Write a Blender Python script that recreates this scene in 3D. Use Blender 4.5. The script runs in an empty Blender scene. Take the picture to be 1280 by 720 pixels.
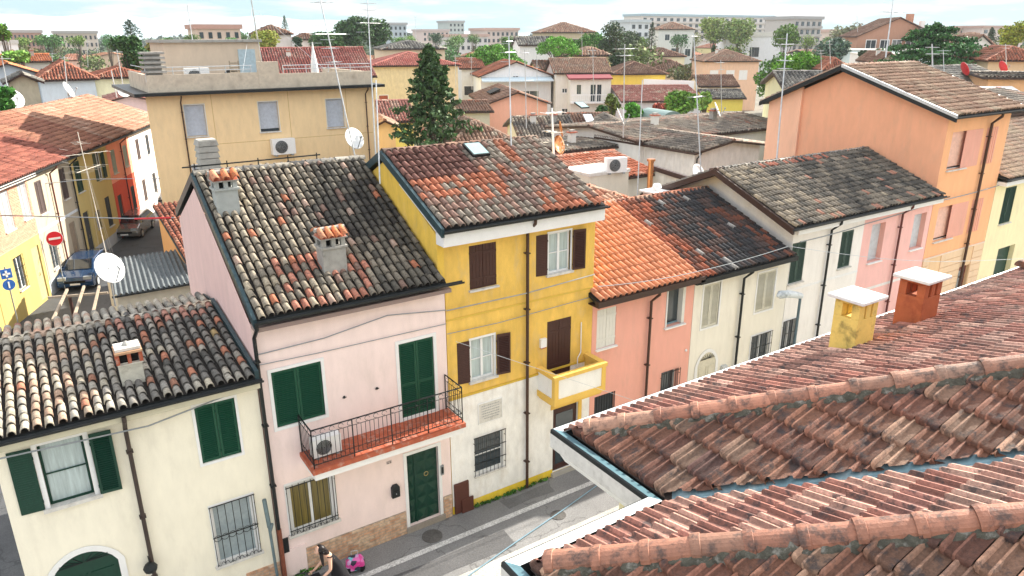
import bpy, bmesh, math, random
import numpy as np
from mathutils import Vector, Matrix
R = math.radians
rng = np.random.default_rng(7); random.seed(7)
SC = bpy.context.scene
COL = SC.collection

# ------------------------------------------------------------------ camera, sky, sun, exposure
F_PX, PITCH, ROLL, YAW, CAM_H = 912.83, .331235, -.00477, .5782, 12.8
def cam_axes():
    cy, sy = math.cos(YAW), math.sin(YAW)
    fw = Vector((sy*math.cos(PITCH), cy*math.cos(PITCH), -math.sin(PITCH)))
    rt = Vector((cy, -sy, 0)); up = rt.cross(fw)
    r = rt*math.cos(ROLL) + up*math.sin(ROLL); u = -rt*math.sin(ROLL) + up*math.cos(ROLL)
    return r, u, fw
CR, CU, CF = cam_axes()
cam_d = bpy.data.cameras.new('camera'); cam = bpy.data.objects.new('camera', cam_d); COL.objects.link(cam)
M = Matrix.Identity(4)
for i in range(3):
    M[i][0] = CR[i]; M[i][1] = CU[i]; M[i][2] = -CF[i]
M[2][3] = CAM_H
cam.matrix_world = M
cam_d.sensor_width = 36; cam_d.lens = 36*F_PX/1280; cam_d.clip_end = 6000; cam_d.clip_start = .1
SC.camera = cam
SUN_AZ, SUN_EL = R(85), R(30)          # azimuth from +Y towards +X
SUND = Vector((math.sin(SUN_AZ)*math.cos(SUN_EL), math.cos(SUN_AZ)*math.cos(SUN_EL), math.sin(SUN_EL)))
W = bpy.data.worlds.new('World'); SC.world = W; W.use_nodes = True
nt = W.node_tree; nt.nodes.clear()
out = nt.nodes.new('ShaderNodeOutputWorld'); bg = nt.nodes.new('ShaderNodeBackground')
sky = nt.nodes.new('ShaderNodeTexSky'); sky.sky_type = 'NISHITA'; sky.sun_disc = False
sky.sun_elevation = SUN_EL; sky.sun_rotation = SUN_AZ; sky.dust_density = 1.6; sky.ozone_density = 1.5; sky.air_density = 1.0
tc = nt.nodes.new('ShaderNodeTexCoord'); mp = nt.nodes.new('ShaderNodeMapping'); mp.inputs['Scale'].default_value = (1.6, 1.6, 7)
nz = nt.nodes.new('ShaderNodeTexNoise'); nz.inputs['Scale'].default_value = 3.2; nz.inputs['Detail'].default_value = 8; nz.inputs['Roughness'].default_value = .6
rp = nt.nodes.new('ShaderNodeValToRGB'); rp.color_ramp.elements[0].position = .34; rp.color_ramp.elements[1].position = .56
mx = nt.nodes.new('ShaderNodeMix'); mx.data_type = 'RGBA'; mx.inputs[7].default_value = (7.9, 7.8, 7.6, 1)
ml = nt.nodes.new('ShaderNodeMath'); ml.operation = 'MULTIPLY'; ml.inputs[1].default_value = .88
nt.links.new(tc.outputs['Generated'], mp.inputs[0]); nt.links.new(mp.outputs[0], nz.inputs['Vector'])
nt.links.new(nz.outputs[0], rp.inputs[0]); nt.links.new(rp.outputs[0], ml.inputs[0]); nt.links.new(ml.outputs[0], mx.inputs[0])
nt.links.new(sky.outputs[0], mx.inputs[6])
# thin bright veil low over the horizon, with soft cloud shapes, dimmer than the cloud overhead
se = nt.nodes.new('ShaderNodeSeparateXYZ'); nt.links.new(tc.outputs['Generated'], se.inputs[0])
el = nt.nodes.new('ShaderNodeMapRange'); el.interpolation_type = 'SMOOTHSTEP'; el.inputs[1].default_value = .06; el.inputs[2].default_value = .30; nt.links.new(se.outputs[2], el.inputs[0])
nz2 = nt.nodes.new('ShaderNodeTexNoise'); nz2.inputs['Scale'].default_value = 5; nz2.inputs['Detail'].default_value = 9; nz2.inputs['Roughness'].default_value = .62
mp2 = nt.nodes.new('ShaderNodeMapping'); mp2.inputs['Scale'].default_value = (1.2, 1.2, 9); nt.links.new(tc.outputs['Generated'], mp2.inputs[0]); nt.links.new(mp2.outputs[0], nz2.inputs['Vector'])
rp2 = nt.nodes.new('ShaderNodeValToRGB'); rp2.color_ramp.elements[0].position = .44; rp2.color_ramp.elements[1].position = .60; rp2.color_ramp.elements[0].color = (.58, .83, .90, 1); rp2.color_ramp.elements[1].color = (1.0, 1.0, 1.0, 1)
nt.links.new(nz2.outputs[0], rp2.inputs[0])
vs = nt.nodes.new('ShaderNodeVectorMath'); vs.operation = 'SCALE'; vs.inputs['Scale'].default_value = 3.35; nt.links.new(rp2.outputs[0], vs.inputs[0])
mh = nt.nodes.new('ShaderNodeMix'); mh.data_type = 'RGBA'; nt.links.new(el.outputs[0], mh.inputs[0]); nt.links.new(vs.outputs[0], mh.inputs[6]); nt.links.new(mx.outputs[2], mh.inputs[7])
nt.links.new(mh.outputs[2], bg.inputs[0]); nt.links.new(bg.outputs[0], out.inputs[0])
bg.inputs[1].default_value = .112
sd = bpy.data.lights.new('sun', 'SUN'); sd.energy = 4.7; sd.angle = R(.6); sd.color = (1, .93, .82)
so = bpy.data.objects.new('sun', sd); COL.objects.link(so); so.rotation_euler = (-SUND).to_track_quat('-Z', 'Y').to_euler()
SC.view_settings.view_transform = 'Standard'; SC.view_settings.look = 'None'; SC.view_settings.gamma = 1
SC.view_settings.use_curve_mapping = False
SC.view_settings.exposure = 1.38
SC.render.resolution_x = 1024; SC.render.resolution_y = 576

def ray(px, py):
    return CF + CR*((px-640)/F_PX) - CU*((py-360)/F_PX)
def at(px, py, x=None, y=None, z=None):
    r = ray(px, py)
    if z is not None: t = (z-CAM_H)/r.z
    elif y is not None: t = y/r.y
    else: t = x/r.x
    return Vector((r.x*t, r.y*t, CAM_H + r.z*t))
def px_of(v):
    d = Vector((v[0], v[1], v[2]-CAM_H)); w = d.dot(CF)
    return 640 + F_PX*d.dot(CR)/w, 360 - F_PX*d.dot(CU)/w

# ------------------------------------------------------------------ materials
MATS = {}
def nodes_of(m):
    m.use_nodes = True; n = m.node_tree; b = n.nodes.get('Principled BSDF'); return n, b
def mat(name, col=None, rough=.8, metal=0, var=.12, scale=6, attr=False, bump=0, bscale=60, stain=None, stain_amt=.5, stain_scale=.8, spec=.3, trans=0, coat=0, stretch=None, slo=.52, shi=.66):
    """principled material: colour (or the face colour attribute) broken up by two noises, optional stains and bump"""
    if name in MATS: return MATS[name]
    m = bpy.data.materials.new(name); n, b = nodes_of(m); N = n.nodes; L = n.links
    b.inputs['Roughness'].default_value = rough; b.inputs['Metallic'].default_value = metal
    b.inputs['Specular IOR Level'].default_value = spec
    if coat: b.inputs['Coat Weight'].default_value = coat
    if trans: b.inputs['Transmission Weight'].default_value = trans
    t = N.new('ShaderNodeTexCoord'); src = t.outputs['Object']
    if stretch:
        mpn = N.new('ShaderNodeMapping'); mpn.inputs['Scale'].default_value = stretch; L.new(src, mpn.inputs[0]); src = mpn.outputs[0]
    if attr:
        a = N.new('ShaderNodeAttribute'); a.attribute_name = 'Col'; c = a.outputs['Color']
    else:
        a = N.new('ShaderNodeRGB'); a.outputs[0].default_value = (*col, 1); c = a.outputs[0]
    if var:
        z = N.new('ShaderNodeTexNoise'); z.inputs['Scale'].default_value = scale; z.inputs['Detail'].default_value = 6; z.inputs['Roughness'].default_value = .65
        L.new(src, z.inputs['Vector'])
        r = N.new('ShaderNodeMapRange'); r.inputs[1].default_value = .3; r.inputs[2].default_value = .7; r.inputs[3].default_value = 1-var; r.inputs[4].default_value = 1+var
        L.new(z.outputs[0], r.inputs[0])
        v = N.new('ShaderNodeVectorMath'); v.operation = 'SCALE'; L.new(c, v.inputs[0]); L.new(r.outputs[0], v.inputs['Scale']); c = v.outputs[0]
    if stain:
        z = N.new('ShaderNodeTexNoise'); z.inputs['Scale'].default_value = stain_scale; z.inputs['Detail'].default_value = 9; z.inputs['Roughness'].default_value = .7
        L.new(src, z.inputs['Vector'])
        r = N.new('ShaderNodeValToRGB'); r.color_ramp.elements[0].position = slo; r.color_ramp.elements[1].position = shi
        r.color_ramp.elements[0].color = (0, 0, 0, 1); r.color_ramp.elements[1].color = (stain_amt,)*3 + (1,)
        L.new(z.outputs[0], r.inputs[0])
        x = N.new('ShaderNodeMix'); x.data_type = 'RGBA'; L.new(r.outputs[0], x.inputs[0]); L.new(c, x.inputs[6]); x.inputs[7].default_value = (*stain, 1); c = x.outputs[2]
    L.new(c, b.inputs['Base Color'])
    if bump:
        z = N.new('ShaderNodeTexNoise'); z.inputs['Scale'].default_value = bscale; z.inputs['Detail'].default_value = 4
        L.new(src, z.inputs['Vector'])
        bp = N.new('ShaderNodeBump'); bp.inputs['Strength'].default_value = bump; bp.inputs['Distance'].default_value = .02
        L.new(z.outputs[0], bp.inputs['Height']); L.new(bp.outputs[0], b.inputs['Normal'])
    MATS[name] = m; return m
def brick_mat(name, c1, c2, mortar, scale=1.0, w=.26, h=.075):
    if name in MATS: return MATS[name]
    m = bpy.data.materials.new(name); n, b = nodes_of(m); N = n.nodes; L = n.links
    t = N.new('ShaderNodeTexCoord'); sp = N.new('ShaderNodeSeparateXYZ'); cb = N.new('ShaderNodeCombineXYZ'); ad = N.new('ShaderNodeMath'); ad.operation = 'ADD'
    L.new(t.outputs['Object'], sp.inputs[0]); L.new(sp.outputs[0], ad.inputs[0]); L.new(sp.outputs[1], ad.inputs[1]); L.new(ad.outputs[0], cb.inputs[0]); L.new(sp.outputs[2], cb.inputs[1])
    k = N.new('ShaderNodeTexBrick'); k.inputs['Scale'].default_value = scale; k.inputs['Brick Width'].default_value = w; k.inputs['Row Height'].default_value = h
    k.inputs['Mortar Size'].default_value = .008; k.inputs['Color1'].default_value = (*c1, 1); k.inputs['Color2'].default_value = (*c2, 1); k.inputs['Mortar'].default_value = (*mortar, 1)
    L.new(cb.outputs[0], k.inputs['Vector'])
    z = N.new('ShaderNodeTexNoise'); z.inputs['Scale'].default_value = 9; z.inputs['Detail'].default_value = 6; L.new(cb.outputs[0], z.inputs['Vector'])
    r = N.new('ShaderNodeMapRange'); r.inputs[1].default_value = .3; r.inputs[2].default_value = .7; r.inputs[3].default_value = .7; r.inputs[4].default_value = 1.3; L.new(z.outputs[0], r.inputs[0])
    v = N.new('ShaderNodeVectorMath'); v.operation = 'SCALE'; L.new(k.outputs[0], v.inputs[0]); L.new(r.outputs[0], v.inputs['Scale']); L.new(v.outputs[0], b.inputs['Base Color'])
    bp = N.new('ShaderNodeBump'); bp.inputs['Strength'].default_value = .5; bp.inputs['Distance'].default_value = .01; bp.invert = True
    L.new(k.outputs['Fac'], bp.inputs['Height']); L.new(bp.outputs[0], b.inputs['Normal']); b.inputs['Roughness'].default_value = .9
    MATS[name] = m; return m
PLASTER = mat('plaster', attr=True, rough=.92, var=.06, scale=2.2, bump=.12, bscale=45, stain=(.38, .33, .25), stain_amt=.13, stain_scale=1.7, stretch=(1.3, 1.3, .42))
OLDPLASTER = mat('weathered_plaster', attr=True, rough=.94, var=.14, scale=3, bump=.25, bscale=30, stain=(.50, .42, .32), stain_amt=.28, stain_scale=1.6, stretch=(1.2, 1.2, .5))
TILE = mat('clay_tile', attr=True, rough=.9, var=.34, scale=26, bump=.5, bscale=70, stain=(.06, .058, .055), stain_amt=.62, stain_scale=14, spec=.2)
TILECLEAN = mat('new_clay_tile', attr=True, rough=.8, var=.14, scale=14, bump=.3, bscale=60, stain=(.2, .08, .05), stain_amt=.35, stain_scale=9, spec=.3)
TILEFAR = mat('clay_tile_far', attr=True, rough=.92, var=.2, scale=5, spec=.15)
MARS = mat('interlocking_clay_tile', attr=True, rough=.78, var=.32, scale=30, bump=.5, bscale=80, stain=(.035, .032, .034), stain_amt=.82, stain_scale=6, spec=.4, slo=.51, shi=.63)
RIDGEM = mat('ridge_clay', attr=True, rough=.6, var=.22, scale=12, bump=.25, bscale=60, stain=(.05, .035, .03), stain_amt=.85, stain_scale=7, spec=.55, slo=.49, shi=.63)
GREEN = mat('green_paint', (.006, .065, .035), rough=.5, var=.12, scale=12)
DGREEN = mat('dark_green_paint', (.005, .042, .026), rough=.45, var=.15, scale=12)
BROWN = mat('brown_paint', (.055, .022, .018), rough=.5, var=.18, scale=14)
WHITE = mat('white_paint', (.78, .78, .77), rough=.6, var=.04)
OFFWHITE = mat('offwhite_paint', (.70, .69, .64), rough=.7, var=.05)
STONEW = mat('pale_stone', (.62, .60, .56), rough=.75, var=.1, scale=9, stain=(.3, .28, .25), stain_amt=.4, stain_scale=4)
DMETAL = mat('dark_metal', (.018, .021, .022), rough=.45, metal=.2, var=.2)
BMETAL = mat('brown_metal', (.05, .028, .022), rough=.5, var=.15)
TMETAL = mat('teal_sheet_metal', (.09, .20, .24), rough=.42, metal=.35, var=.35, scale=5, stain=(.30, .36, .38), stain_amt=.6, stain_scale=3)
LMETAL = mat('light_metal', (.55, .58, .60), rough=.4, metal=.5, var=.15)
GMETAL = mat('grey_metal', (.28, .30, .31), rough=.5, metal=.4, var=.15)
VERGE = mat('dark_verge_metal', (.035, .065, .075), rough=.45, metal=.3, var=.3, scale=6)
GUTBLK = mat('black_gutter_inside', (.012, .014, .015), rough=.8, var=.3)  # near-black channel of the box gutter
LIPM = mat('pale_gutter_metal', (.62, .66, .65), rough=.5, metal=.15, var=.1, scale=9, stain=(.30, .40, .42), stain_amt=.5, stain_scale=6)
LIPT = mat('teal_gutter_metal', (.085, .17, .20), rough=.4, metal=.3, var=.2, scale=7, stain=(.25, .32, .34), stain_amt=.5, stain_scale=4)
GLASS = mat('window_glass', (.035, .05, .06), rough=.08, var=.2, scale=1.5, spec=.8)
CURTAIN = mat('curtain_behind_glass', (.42, .50, .50), rough=.25, var=.22, scale=3, spec=.6, stretch=(7, 1, .5))
YCURTAIN = mat('yellow_curtain', (.17, .13, .03), rough=.3, var=.5, scale=3, spec=.5, stretch=(10, 1, .4))
BLACK = mat('black_void', (.01, .01, .01), rough=.9, var=0)
CONC = mat('concrete', (.36, .35, .32), rough=.95, var=.2, scale=6, bump=.3, stain=(.12, .11, .1), stain_amt=.6, stain_scale=3)
BRICK = brick_mat('brick', (.44, .17, .09), (.52, .25, .15), (.46, .38, .31))
PBRICK = brick_mat('pale_brick', (.50, .27, .16), (.58, .42, .29), (.36, .31, .25), h=.09, w=.3)
REDTERRA = mat('red_terracotta', (.40, .10, .05), rough=.75, var=.15, scale=8, stain=(.5, .42, .36), stain_amt=.5, stain_scale=6)
MORTAR = mat('mossy_mortar', (.085, .08, .062), rough=.98, var=.4, scale=12, bump=.8, bscale=40, stain=(.36, .34, .30), stain_amt=.6, stain_scale=9)
CARD = mat('corrugated_board', (.10, .115, .12), rough=.8, var=.35, scale=7, stain=(.25, .25, .24), stain_amt=.5, stain_scale=5)
WOOD = mat('weathered_wood', (.33, .27, .2), rough=.85, var=.25, scale=9)
CLOTHW = mat('white_cloth', (.8, .8, .78), rough=.9, var=.04)
RUST = mat('rust', (.42, .16, .04), rough=.8, var=.4, scale=9, stain=(.6, .6, .58), stain_amt=.9, stain_scale=4)

# ------------------------------------------------------------------ mesh helpers
class MB:
    def __init__(s): s.v = []; s.f = []; s.m = []; s.c = []; s.mats = []
    def mi(s, m):
        if m is None: return 0
        if m not in s.mats: s.mats.append(m)
        return s.mats.index(m)
    def face(s, pts, m=None, c=(.5, .5, .5)):
        k = len(s.v); s.v += [tuple(p) for p in pts]; s.f.append(tuple(range(k, k+len(pts)))); s.m.append(s.mi(m)); s.c.append(c)
    def box(s, x0, y0, z0, x1, y1, z1, m=None, c=(.5, .5, .5), T=None):
        p = [Vector(q) for q in ((x0, y0, z0), (x1, y0, z0), (x1, y1, z0), (x0, y1, z0), (x0, y0, z1), (x1, y0, z1), (x1, y1, z1), (x0, y1, z1))]
        if T is not None: p = [T @ q for q in p]
        k = len(s.v); s.v += [tuple(q) for q in p]
        for f in ((3, 2, 1, 0), (4, 5, 6, 7), (0, 1, 5, 4), (1, 2, 6, 5), (2, 3, 7, 6), (3, 0, 4, 7)):
            s.f.append(tuple(k+i for i in f)); s.m.append(s.mi(m)); s.c.append(c)
    def prism(s, poly, a, b, m=None, c=(.5, .5, .5), f=None):
        """poly: list of 2D points; f(p, t) gives 3D point for t in (a, b)"""
        f = f or (lambda p, t: (p[0], t, p[1]))
        n = len(poly); k = len(s.v)
        s.v += [tuple(f(p, a)) for p in poly] + [tuple(f(p, b)) for p in poly]
        fs = [tuple(range(k, k+n)), tuple(range(k+2*n-1, k+n-1, -1))] + [(k+i, k+n+i, k+n+(i+1) % n, k+(i+1) % n) for i in range(n)]
        for q in fs: s.f.append(q); s.m.append(s.mi(m)); s.c.append(c)
    def tube(s, pts, r, n=6, m=None, c=(.5, .5, .5), r1=None):
        pts = [Vector(p) for p in pts]; r1 = r if r1 is None else r1
        rings = []; prev = None
        for i, p in enumerate(pts):
            a = pts[max(i-1, 0)]; b = pts[min(i+1, len(pts)-1)]; d = (b-a)
            d = d.normalized() if d.length > 1e-9 else Vector((0, 0, 1))
            if prev is None:
                u = d.orthogonal().normalized()
            else:
                u = (prev - d*prev.dot(d)); u = u.normalized() if u.length > 1e-6 else d.orthogonal().normalized()
            prev = u; w = d.cross(u); rr = r + (r1-r)*i/max(len(pts)-1, 1)
            k = len(s.v); rings.append(k)
            for j in range(n):
                an = 2*math.pi*j/n; s.v.append(tuple(p + u*math.cos(an)*rr + w*math.sin(an)*rr))
        for a, b in zip(rings, rings[1:]):
            for j in range(n):
                s.f.append((a+j, a+(j+1) % n, b+(j+1) % n, b+j)); s.m.append(s.mi(m)); s.c.append(c)
        s.f.append(tuple(rings[0]+j for j in reversed(range(n)))); s.m.append(s.mi(m)); s.c.append(c)
        s.f.append(tuple(rings[-1]+j for j in range(n))); s.m.append(s.mi(m)); s.c.append(c)
    def lathe(s, prof, n=16, m=None, c=(.5, .5, .5), T=None):
        rings = []
        for (r, z) in prof:
            k = len(s.v); rings.append(k)
            for j in range(n):
                a = 2*math.pi*j/n; p = Vector((r*math.cos(a), r*math.sin(a), z)); s.v.append(tuple(T @ p if T is not None else p))
        for a, b in zip(rings, rings[1:]):
            for j in range(n):
                s.f.append((a+j, a+(j+1) % n, b+(j+1) % n, b+j)); s.m.append(s.mi(m)); s.c.append(c)
    def build(s, name, m=None, parent=None, smooth=False, loc=None, rot=None):
        me = bpy.data.meshes.new(name); me.from_pydata(s.v, [], s.f)
        mats = s.mats or [m or PLASTER]
        for q in mats: me.materials.append(q)
        if s.mats: me.polygons.foreach_set('material_index', s.m)
        ca = me.color_attributes.new('Col', 'FLOAT_COLOR', 'CORNER')
        ln = np.array([len(f) for f in s.f]); cc = np.ones((ln.sum(), 4), np.float32); cc[:, :3] = np.repeat(np.array(s.c, np.float32), ln, axis=0)
        ca.data.foreach_set('color', cc.ravel())
        if smooth: me.polygons.foreach_set('use_smooth', [True]*len(s.f))
        me.update(); o = bpy.data.objects.new(name, me); COL.objects.link(o)
        if parent: o.parent = parent
        if loc is not None: o.location = loc
        if rot is not None: o.rotation_euler = rot
        return o
def np_mesh(name, V, Fq, C, m, parent=None, smooth=False):
    """V (n,3), Fq (k,4) quads, C (k,3)"""
    me = bpy.data.meshes.new(name); me.vertices.add(len(V)); me.vertices.foreach_set('co', np.asarray(V, np.float32).ravel())
    k = len(Fq); me.loops.add(4*k); me.loops.foreach_set('vertex_index', np.asarray(Fq, np.int32).ravel())
    me.polygons.add(k); me.polygons.foreach_set('loop_start', np.arange(0, 4*k, 4, dtype=np.int32)); me.polygons.foreach_set('loop_total', np.full(k, 4, np.int32))
    me.update(calc_edges=True); me.materials.append(m)
    ca = me.color_attributes.new('Col', 'FLOAT_COLOR', 'CORNER'); cc = np.ones((4*k, 4), np.float32); cc[:, :3] = np.repeat(np.asarray(C, np.float32), 4, axis=0)
    ca.data.foreach_set('color', cc.ravel())
    if smooth: me.polygons.foreach_set('use_smooth', np.ones(k, bool))
    me.validate(); o = bpy.data.objects.new(name, me); COL.objects.link(o)
    if parent: o.parent = parent
    return o
def thing(name, label, cat, loc=(0, 0, 0), rotz=0, group=None):
    o = bpy.data.objects.new(name, None); o.empty_display_size = .3; COL.objects.link(o); o.location = loc; o.rotation_euler = (0, 0, rotz)
    o['label'] = label; o['category'] = cat
    if group: o['group'] = group
    return o
def tag(o, label, cat, group=None):
    o['label'] = label; o['category'] = cat
    if group: o['group'] = group
    return o
def struct(o): o['kind'] = 'structure'; return o
# ------------------------------------------------------------------ roof tiles
def ramp(base, t):
    """blend along a list of colours, t in 0..1"""
    t = np.clip(t, 0, .9999)*(len(base)-1); k = t.astype(int); f = (t-k)[:, None]; f = np.clip((f-.25)*2, 0, 1); return base[k]*(1-f)+base[np.minimum(k+1, len(base)-1)]*f
def vnoise(u, v, s, seed=0):
    """cheap smooth value noise, arrays in, 0..1 out"""
    g = np.random.default_rng(seed).random((64, 64)); x = u/s; y = v/s
    xi = np.floor(x).astype(int); yi = np.floor(y).astype(int); fx = x-xi; fy = y-yi; fx = fx*fx*(3-2*fx); fy = fy*fy*(3-2*fy)
    G = lambda a, b: g[a % 64, b % 64]
    return (G(xi, yi)*(1-fx)+G(xi+1, yi)*fx)*(1-fy) + (G(xi, yi+1)*(1-fx)+G(xi+1, yi+1)*fx)*fy
def pick(pal, k):
    return np.array(pal)[k]
def palette(weights):
    """weights: list of (colour, weight); gives fn(u, v) -> colours, random per tile and clumped by a noise"""
    cols = np.array([c for c, w in weights]); w = np.array([w for c, w in weights], float); w /= w.sum(); cw = np.cumsum(w)
    def fn(u, v, seed=1):
        r = np.random.default_rng(seed); x = .55*r.random(len(u)) + .45*np.clip((vnoise(u, v, 1.6, seed)-.5)*1.5+.5, 0, .999)
        k = np.searchsorted(cw, np.clip(x, 0, .9999)); k2 = np.searchsorted(cw, np.clip(vnoise(u, v, 1.2, seed+3), 0, .9999)); c = (.62*cols[k]+.38*cols[k2])*(0.8+.4*r.random((len(u), 1))); return np.clip(c, .01, .9)
    return fn
TERRA = (.40, .13, .07); TERRA2 = (.50, .20, .11); PEACH = (.50, .30, .21); BEIGE = (.50, .44, .34); LGREY = (.41, .38, .32); GREY = (.21, .20, .18); DARK = (.075, .073, .072); BRWN = (.17, .09, .065)
PAL_OLD = palette([(DARK, .28), ((.17, .145, .12), .3), ((.30, .26, .21), .18), (BEIGE, .07), ((.30, .18, .13), .07), (BRWN, .07), (TERRA, .03)])
PAL_LIGHT = palette([((.13, .115, .10), .28), ((.21, .18, .15), .26), ((.33, .28, .22), .16), ((.32, .2, .15), .12), (BRWN, .11), (TERRA, .07)])
PAL_RED = palette([(BRWN, .24), ((.33, .12, .075), .42), ((.42, .18, .11), .22), ((.42, .27, .19), .12)])
PAL_ORANGE = palette([((.52, .17, .07), .5), ((.60, .24, .12), .4), (PEACH, .1)])
PAL_BROWN = palette([(BRWN, .36), ((.23, .14, .10), .32), ((.34, .22, .16), .13), ((.15, .13, .11), .12), (TERRA, .07)])
PAL_PALE = palette([((.38, .25, .18), .4), ((.30, .18, .13), .3), ((.38, .33, .26), .2), ((.36, .15, .09), .1)])
PAL_GREY = palette([(DARK, .3), (GREY, .4), (LGREY, .2), (BRWN, .1)])
PAL_PINK = palette([((.38, .19, .155), .5), ((.30, .12, .10), .3), (BEIGE, .2)])

def coppi(name, O, U, V, wid, length, pal, parent, pitch=.2, expo=.3, seg=5, mask=None, mat_=None, seed=1, gap=True, jit=1.0, colfn=None, base=(.07, .06, .055)):
    """barrel tiles on the plane O + u*U + v*V (v up the slope)"""
    O, U, V = Vector(O), Vector(U).normalized(), Vector(V).normalized(); Nn = U.cross(V)
    nu = max(1, int(round(wid/pitch))); pitch = wid/nu; nv = max(1, int(math.ceil(length/expo)))
    iu, iv = np.meshgrid(np.arange(nu), np.arange(nv)); iu = iu.ravel(); iv = iv.ravel()
    u = (iu+.5)*pitch; v = iv*expo
    if mask is not None:
        k = mask(u, v+expo*.5); u, v, iu, iv = u[k], v[k], iu[k], iv[k]
    n = len(u); r = np.random.default_rng(seed)
    C = (colfn or pal)(u, v, seed) if colfn is None else colfn(u, v)
    r0, r1, L = pitch*(.385 if seg > 3 else .40), pitch*(.325 if seg > 3 else .35), expo*1.28
    ang = np.linspace(-.08, math.pi+.08, seg+1)
    # template rings: (along, radius, lift)
    L_ = np.minimum(L, np.maximum(length - v + .02, .05))
    rings = []
    du = r.normal(0, pitch*.035*jit, n); dsk = r.normal(0, pitch*.05*jit, n); dl = r.normal(0, .012*jit, n); dv = r.normal(0, expo*.05*jit, n)
    for (a, rr, lift) in ((0, r0, .034), (1, r1, .006)):
        uu = (u+du+dsk*a)[:, None] + rr*np.cos(ang)[None]; nn = (lift+np.abs(dl)*(1-a))[:, None] + rr*np.sin(ang)[None]*1.15
        vv = np.repeat((v+dv + a*L_)[:, None], seg+1, 1); rings.append((uu, vv, nn))
    # inner rim so that the lower end shows thickness
    uu = (u+du)[:, None] + r0*.78*np.cos(ang)[None]; nn = (.034+np.abs(dl))[:, None] + r0*.95*np.sin(ang)[None]; vv = np.repeat((v+dv+.004)[:, None], seg+1, 1)
    rings.append((uu, vv, nn))
    uu = np.stack([q[0] for q in rings], 1); vv = np.stack([q[1] for q in rings], 1); nn = np.stack([q[2] for q in rings], 1)   # n,3,seg+1
    P = uu[..., None]*np.array(U) + vv[..., None]*np.array(V) + nn[..., None]*np.array(Nn) + np.array(O)
    k = (seg+1)*3; Vv = P.reshape(-1, 3)
    j = np.arange(seg)
    f1 = np.stack([j+1, j, j+seg+1, j+seg+2], 1); f2 = np.stack([j, j+1, j+2*(seg+1)+1, j+2*(seg+1)], 1)
    F1 = np.concatenate([f1, f2]); Fq = (F1[None] + (np.arange(n)*k)[:, None, None]).reshape(-1, 4)
    Cc = np.repeat(C, len(F1), 0)
    # rim a little darker clay
    w = np.tile(np.r_[np.ones(seg), np.full(seg, .7)], n)[:, None]; Cc = Cc*w
    return np_mesh(name, Vv, Fq, Cc, mat_ or TILE, parent, smooth=False)

def marseille(name, O, U, V, wid, length, pal, parent, pitch=.245, expo=.37, clip=(), seed=1, mat_=None):
    """flat interlocking tiles with ribs, alternate courses shifted half a tile; clip = list of (point, normal) keeping the side of the normal"""
    O, U, V = Vector(O), Vector(U).normalized(), Vector(V).normalized(); Nn = U.cross(V)
    nu = int(math.ceil(wid/pitch))+1; nv = int(math.ceil(length/expo))
    iu, iv = np.meshgrid(np.arange(nu), np.arange(nv)); iu = iu.ravel(); iv = iv.ravel()
    u = (iu-.5*(iv % 2))*pitch; v = iv*expo
    P0 = np.array(O)[None] + (u+pitch/2)[:, None]*np.array(U) + (v+expo/2)[:, None]*np.array(V)
    for (pt, nr) in clip:
        k = ((P0-np.array(pt))@np.array(nr)) > -.35
        u, v, P0 = u[k], v[k], P0[k]
    n = len(u); r = np.random.default_rng(seed); C = pal(u, v, seed)*(.72+.5*r.random((n, 1)))
    prof = np.array([[0, .012], [.03, .042], [.13, .044], [.18, .008], [.40, .002], [.455, .036], [.54, .038], [.595, .004], [.83, .006], [.93, .012], [1.0, .012]])
    pu, pn = .006+prof[:, 0]*(pitch-.013), prof[:, 1]; m = len(pu)
    L = expo+.05
    tilt = r.normal(0, .0035, n)
    front = [(0, .8), (.0, 1.0), (.03, 1.04), (1, 1.0)]
    A = []
    for (a, lift, sc) in ((-.004, -.012, 0.0), (0, .050, 1.0), (.03, .060, 1.0), (L, .006, .85)):
        bow = (.018*(1-((pu/pitch-.5)*2)**2) if a < .04 else 0*pu)
        uu = u[:, None] + pu[None]; vv = (v+a + r.normal(0, .003, n) if a >= L else v+a)[:, None] + 0*pu[None] - bow[None]
        nn = (lift + (tilt if a < L else 0))*np.ones(n)[:, None] if not np.isscalar(tilt) and False else (lift+tilt*(1 if a < L else -1))[:, None] + pn[None]*sc
        A.append(np.stack([uu, vv, nn], -1))
    A = np.stack(A, 1)
    P = A[..., 0:1]*np.array(U) + A[..., 1:2]*np.array(V) + A[..., 2:3]*np.array(Nn) + np.array(O)
    Vv = P.reshape(-1, 3); k = 4*m; fs = []; tint = []
    for row in range(3):
        for j in range(m-1):
            a = row*m+j; fs.append((a, a+1, a+m+1, a+m)); tint.append(1.15 if row < 2 else 1)
    F1 = np.array(fs); Fq = (F1[None] + (np.arange(n)*k)[:, None, None]).reshape(-1, 4)
    rib = np.array([1.0 if (pn[j]+pn[j+1]) > .05 else .55 for j in range(m-1)]*3)  # pans darkened against ribs: dirt plus channel shade put into the colour
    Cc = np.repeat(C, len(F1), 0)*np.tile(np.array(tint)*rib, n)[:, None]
    o = np_mesh(name, Vv, Fq, Cc, mat_ or MARS, parent)
    bm = bmesh.new(); bm.from_mesh(o.data)
    for (pt, nr) in clip:
        bmesh.ops.bisect_plane(bm, geom=bm.verts[:]+bm.edges[:]+bm.faces[:], plane_co=pt, plane_no=nr, clear_inner=True)
    bm.to_mesh(o.data); bm.free()
    return o
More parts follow.
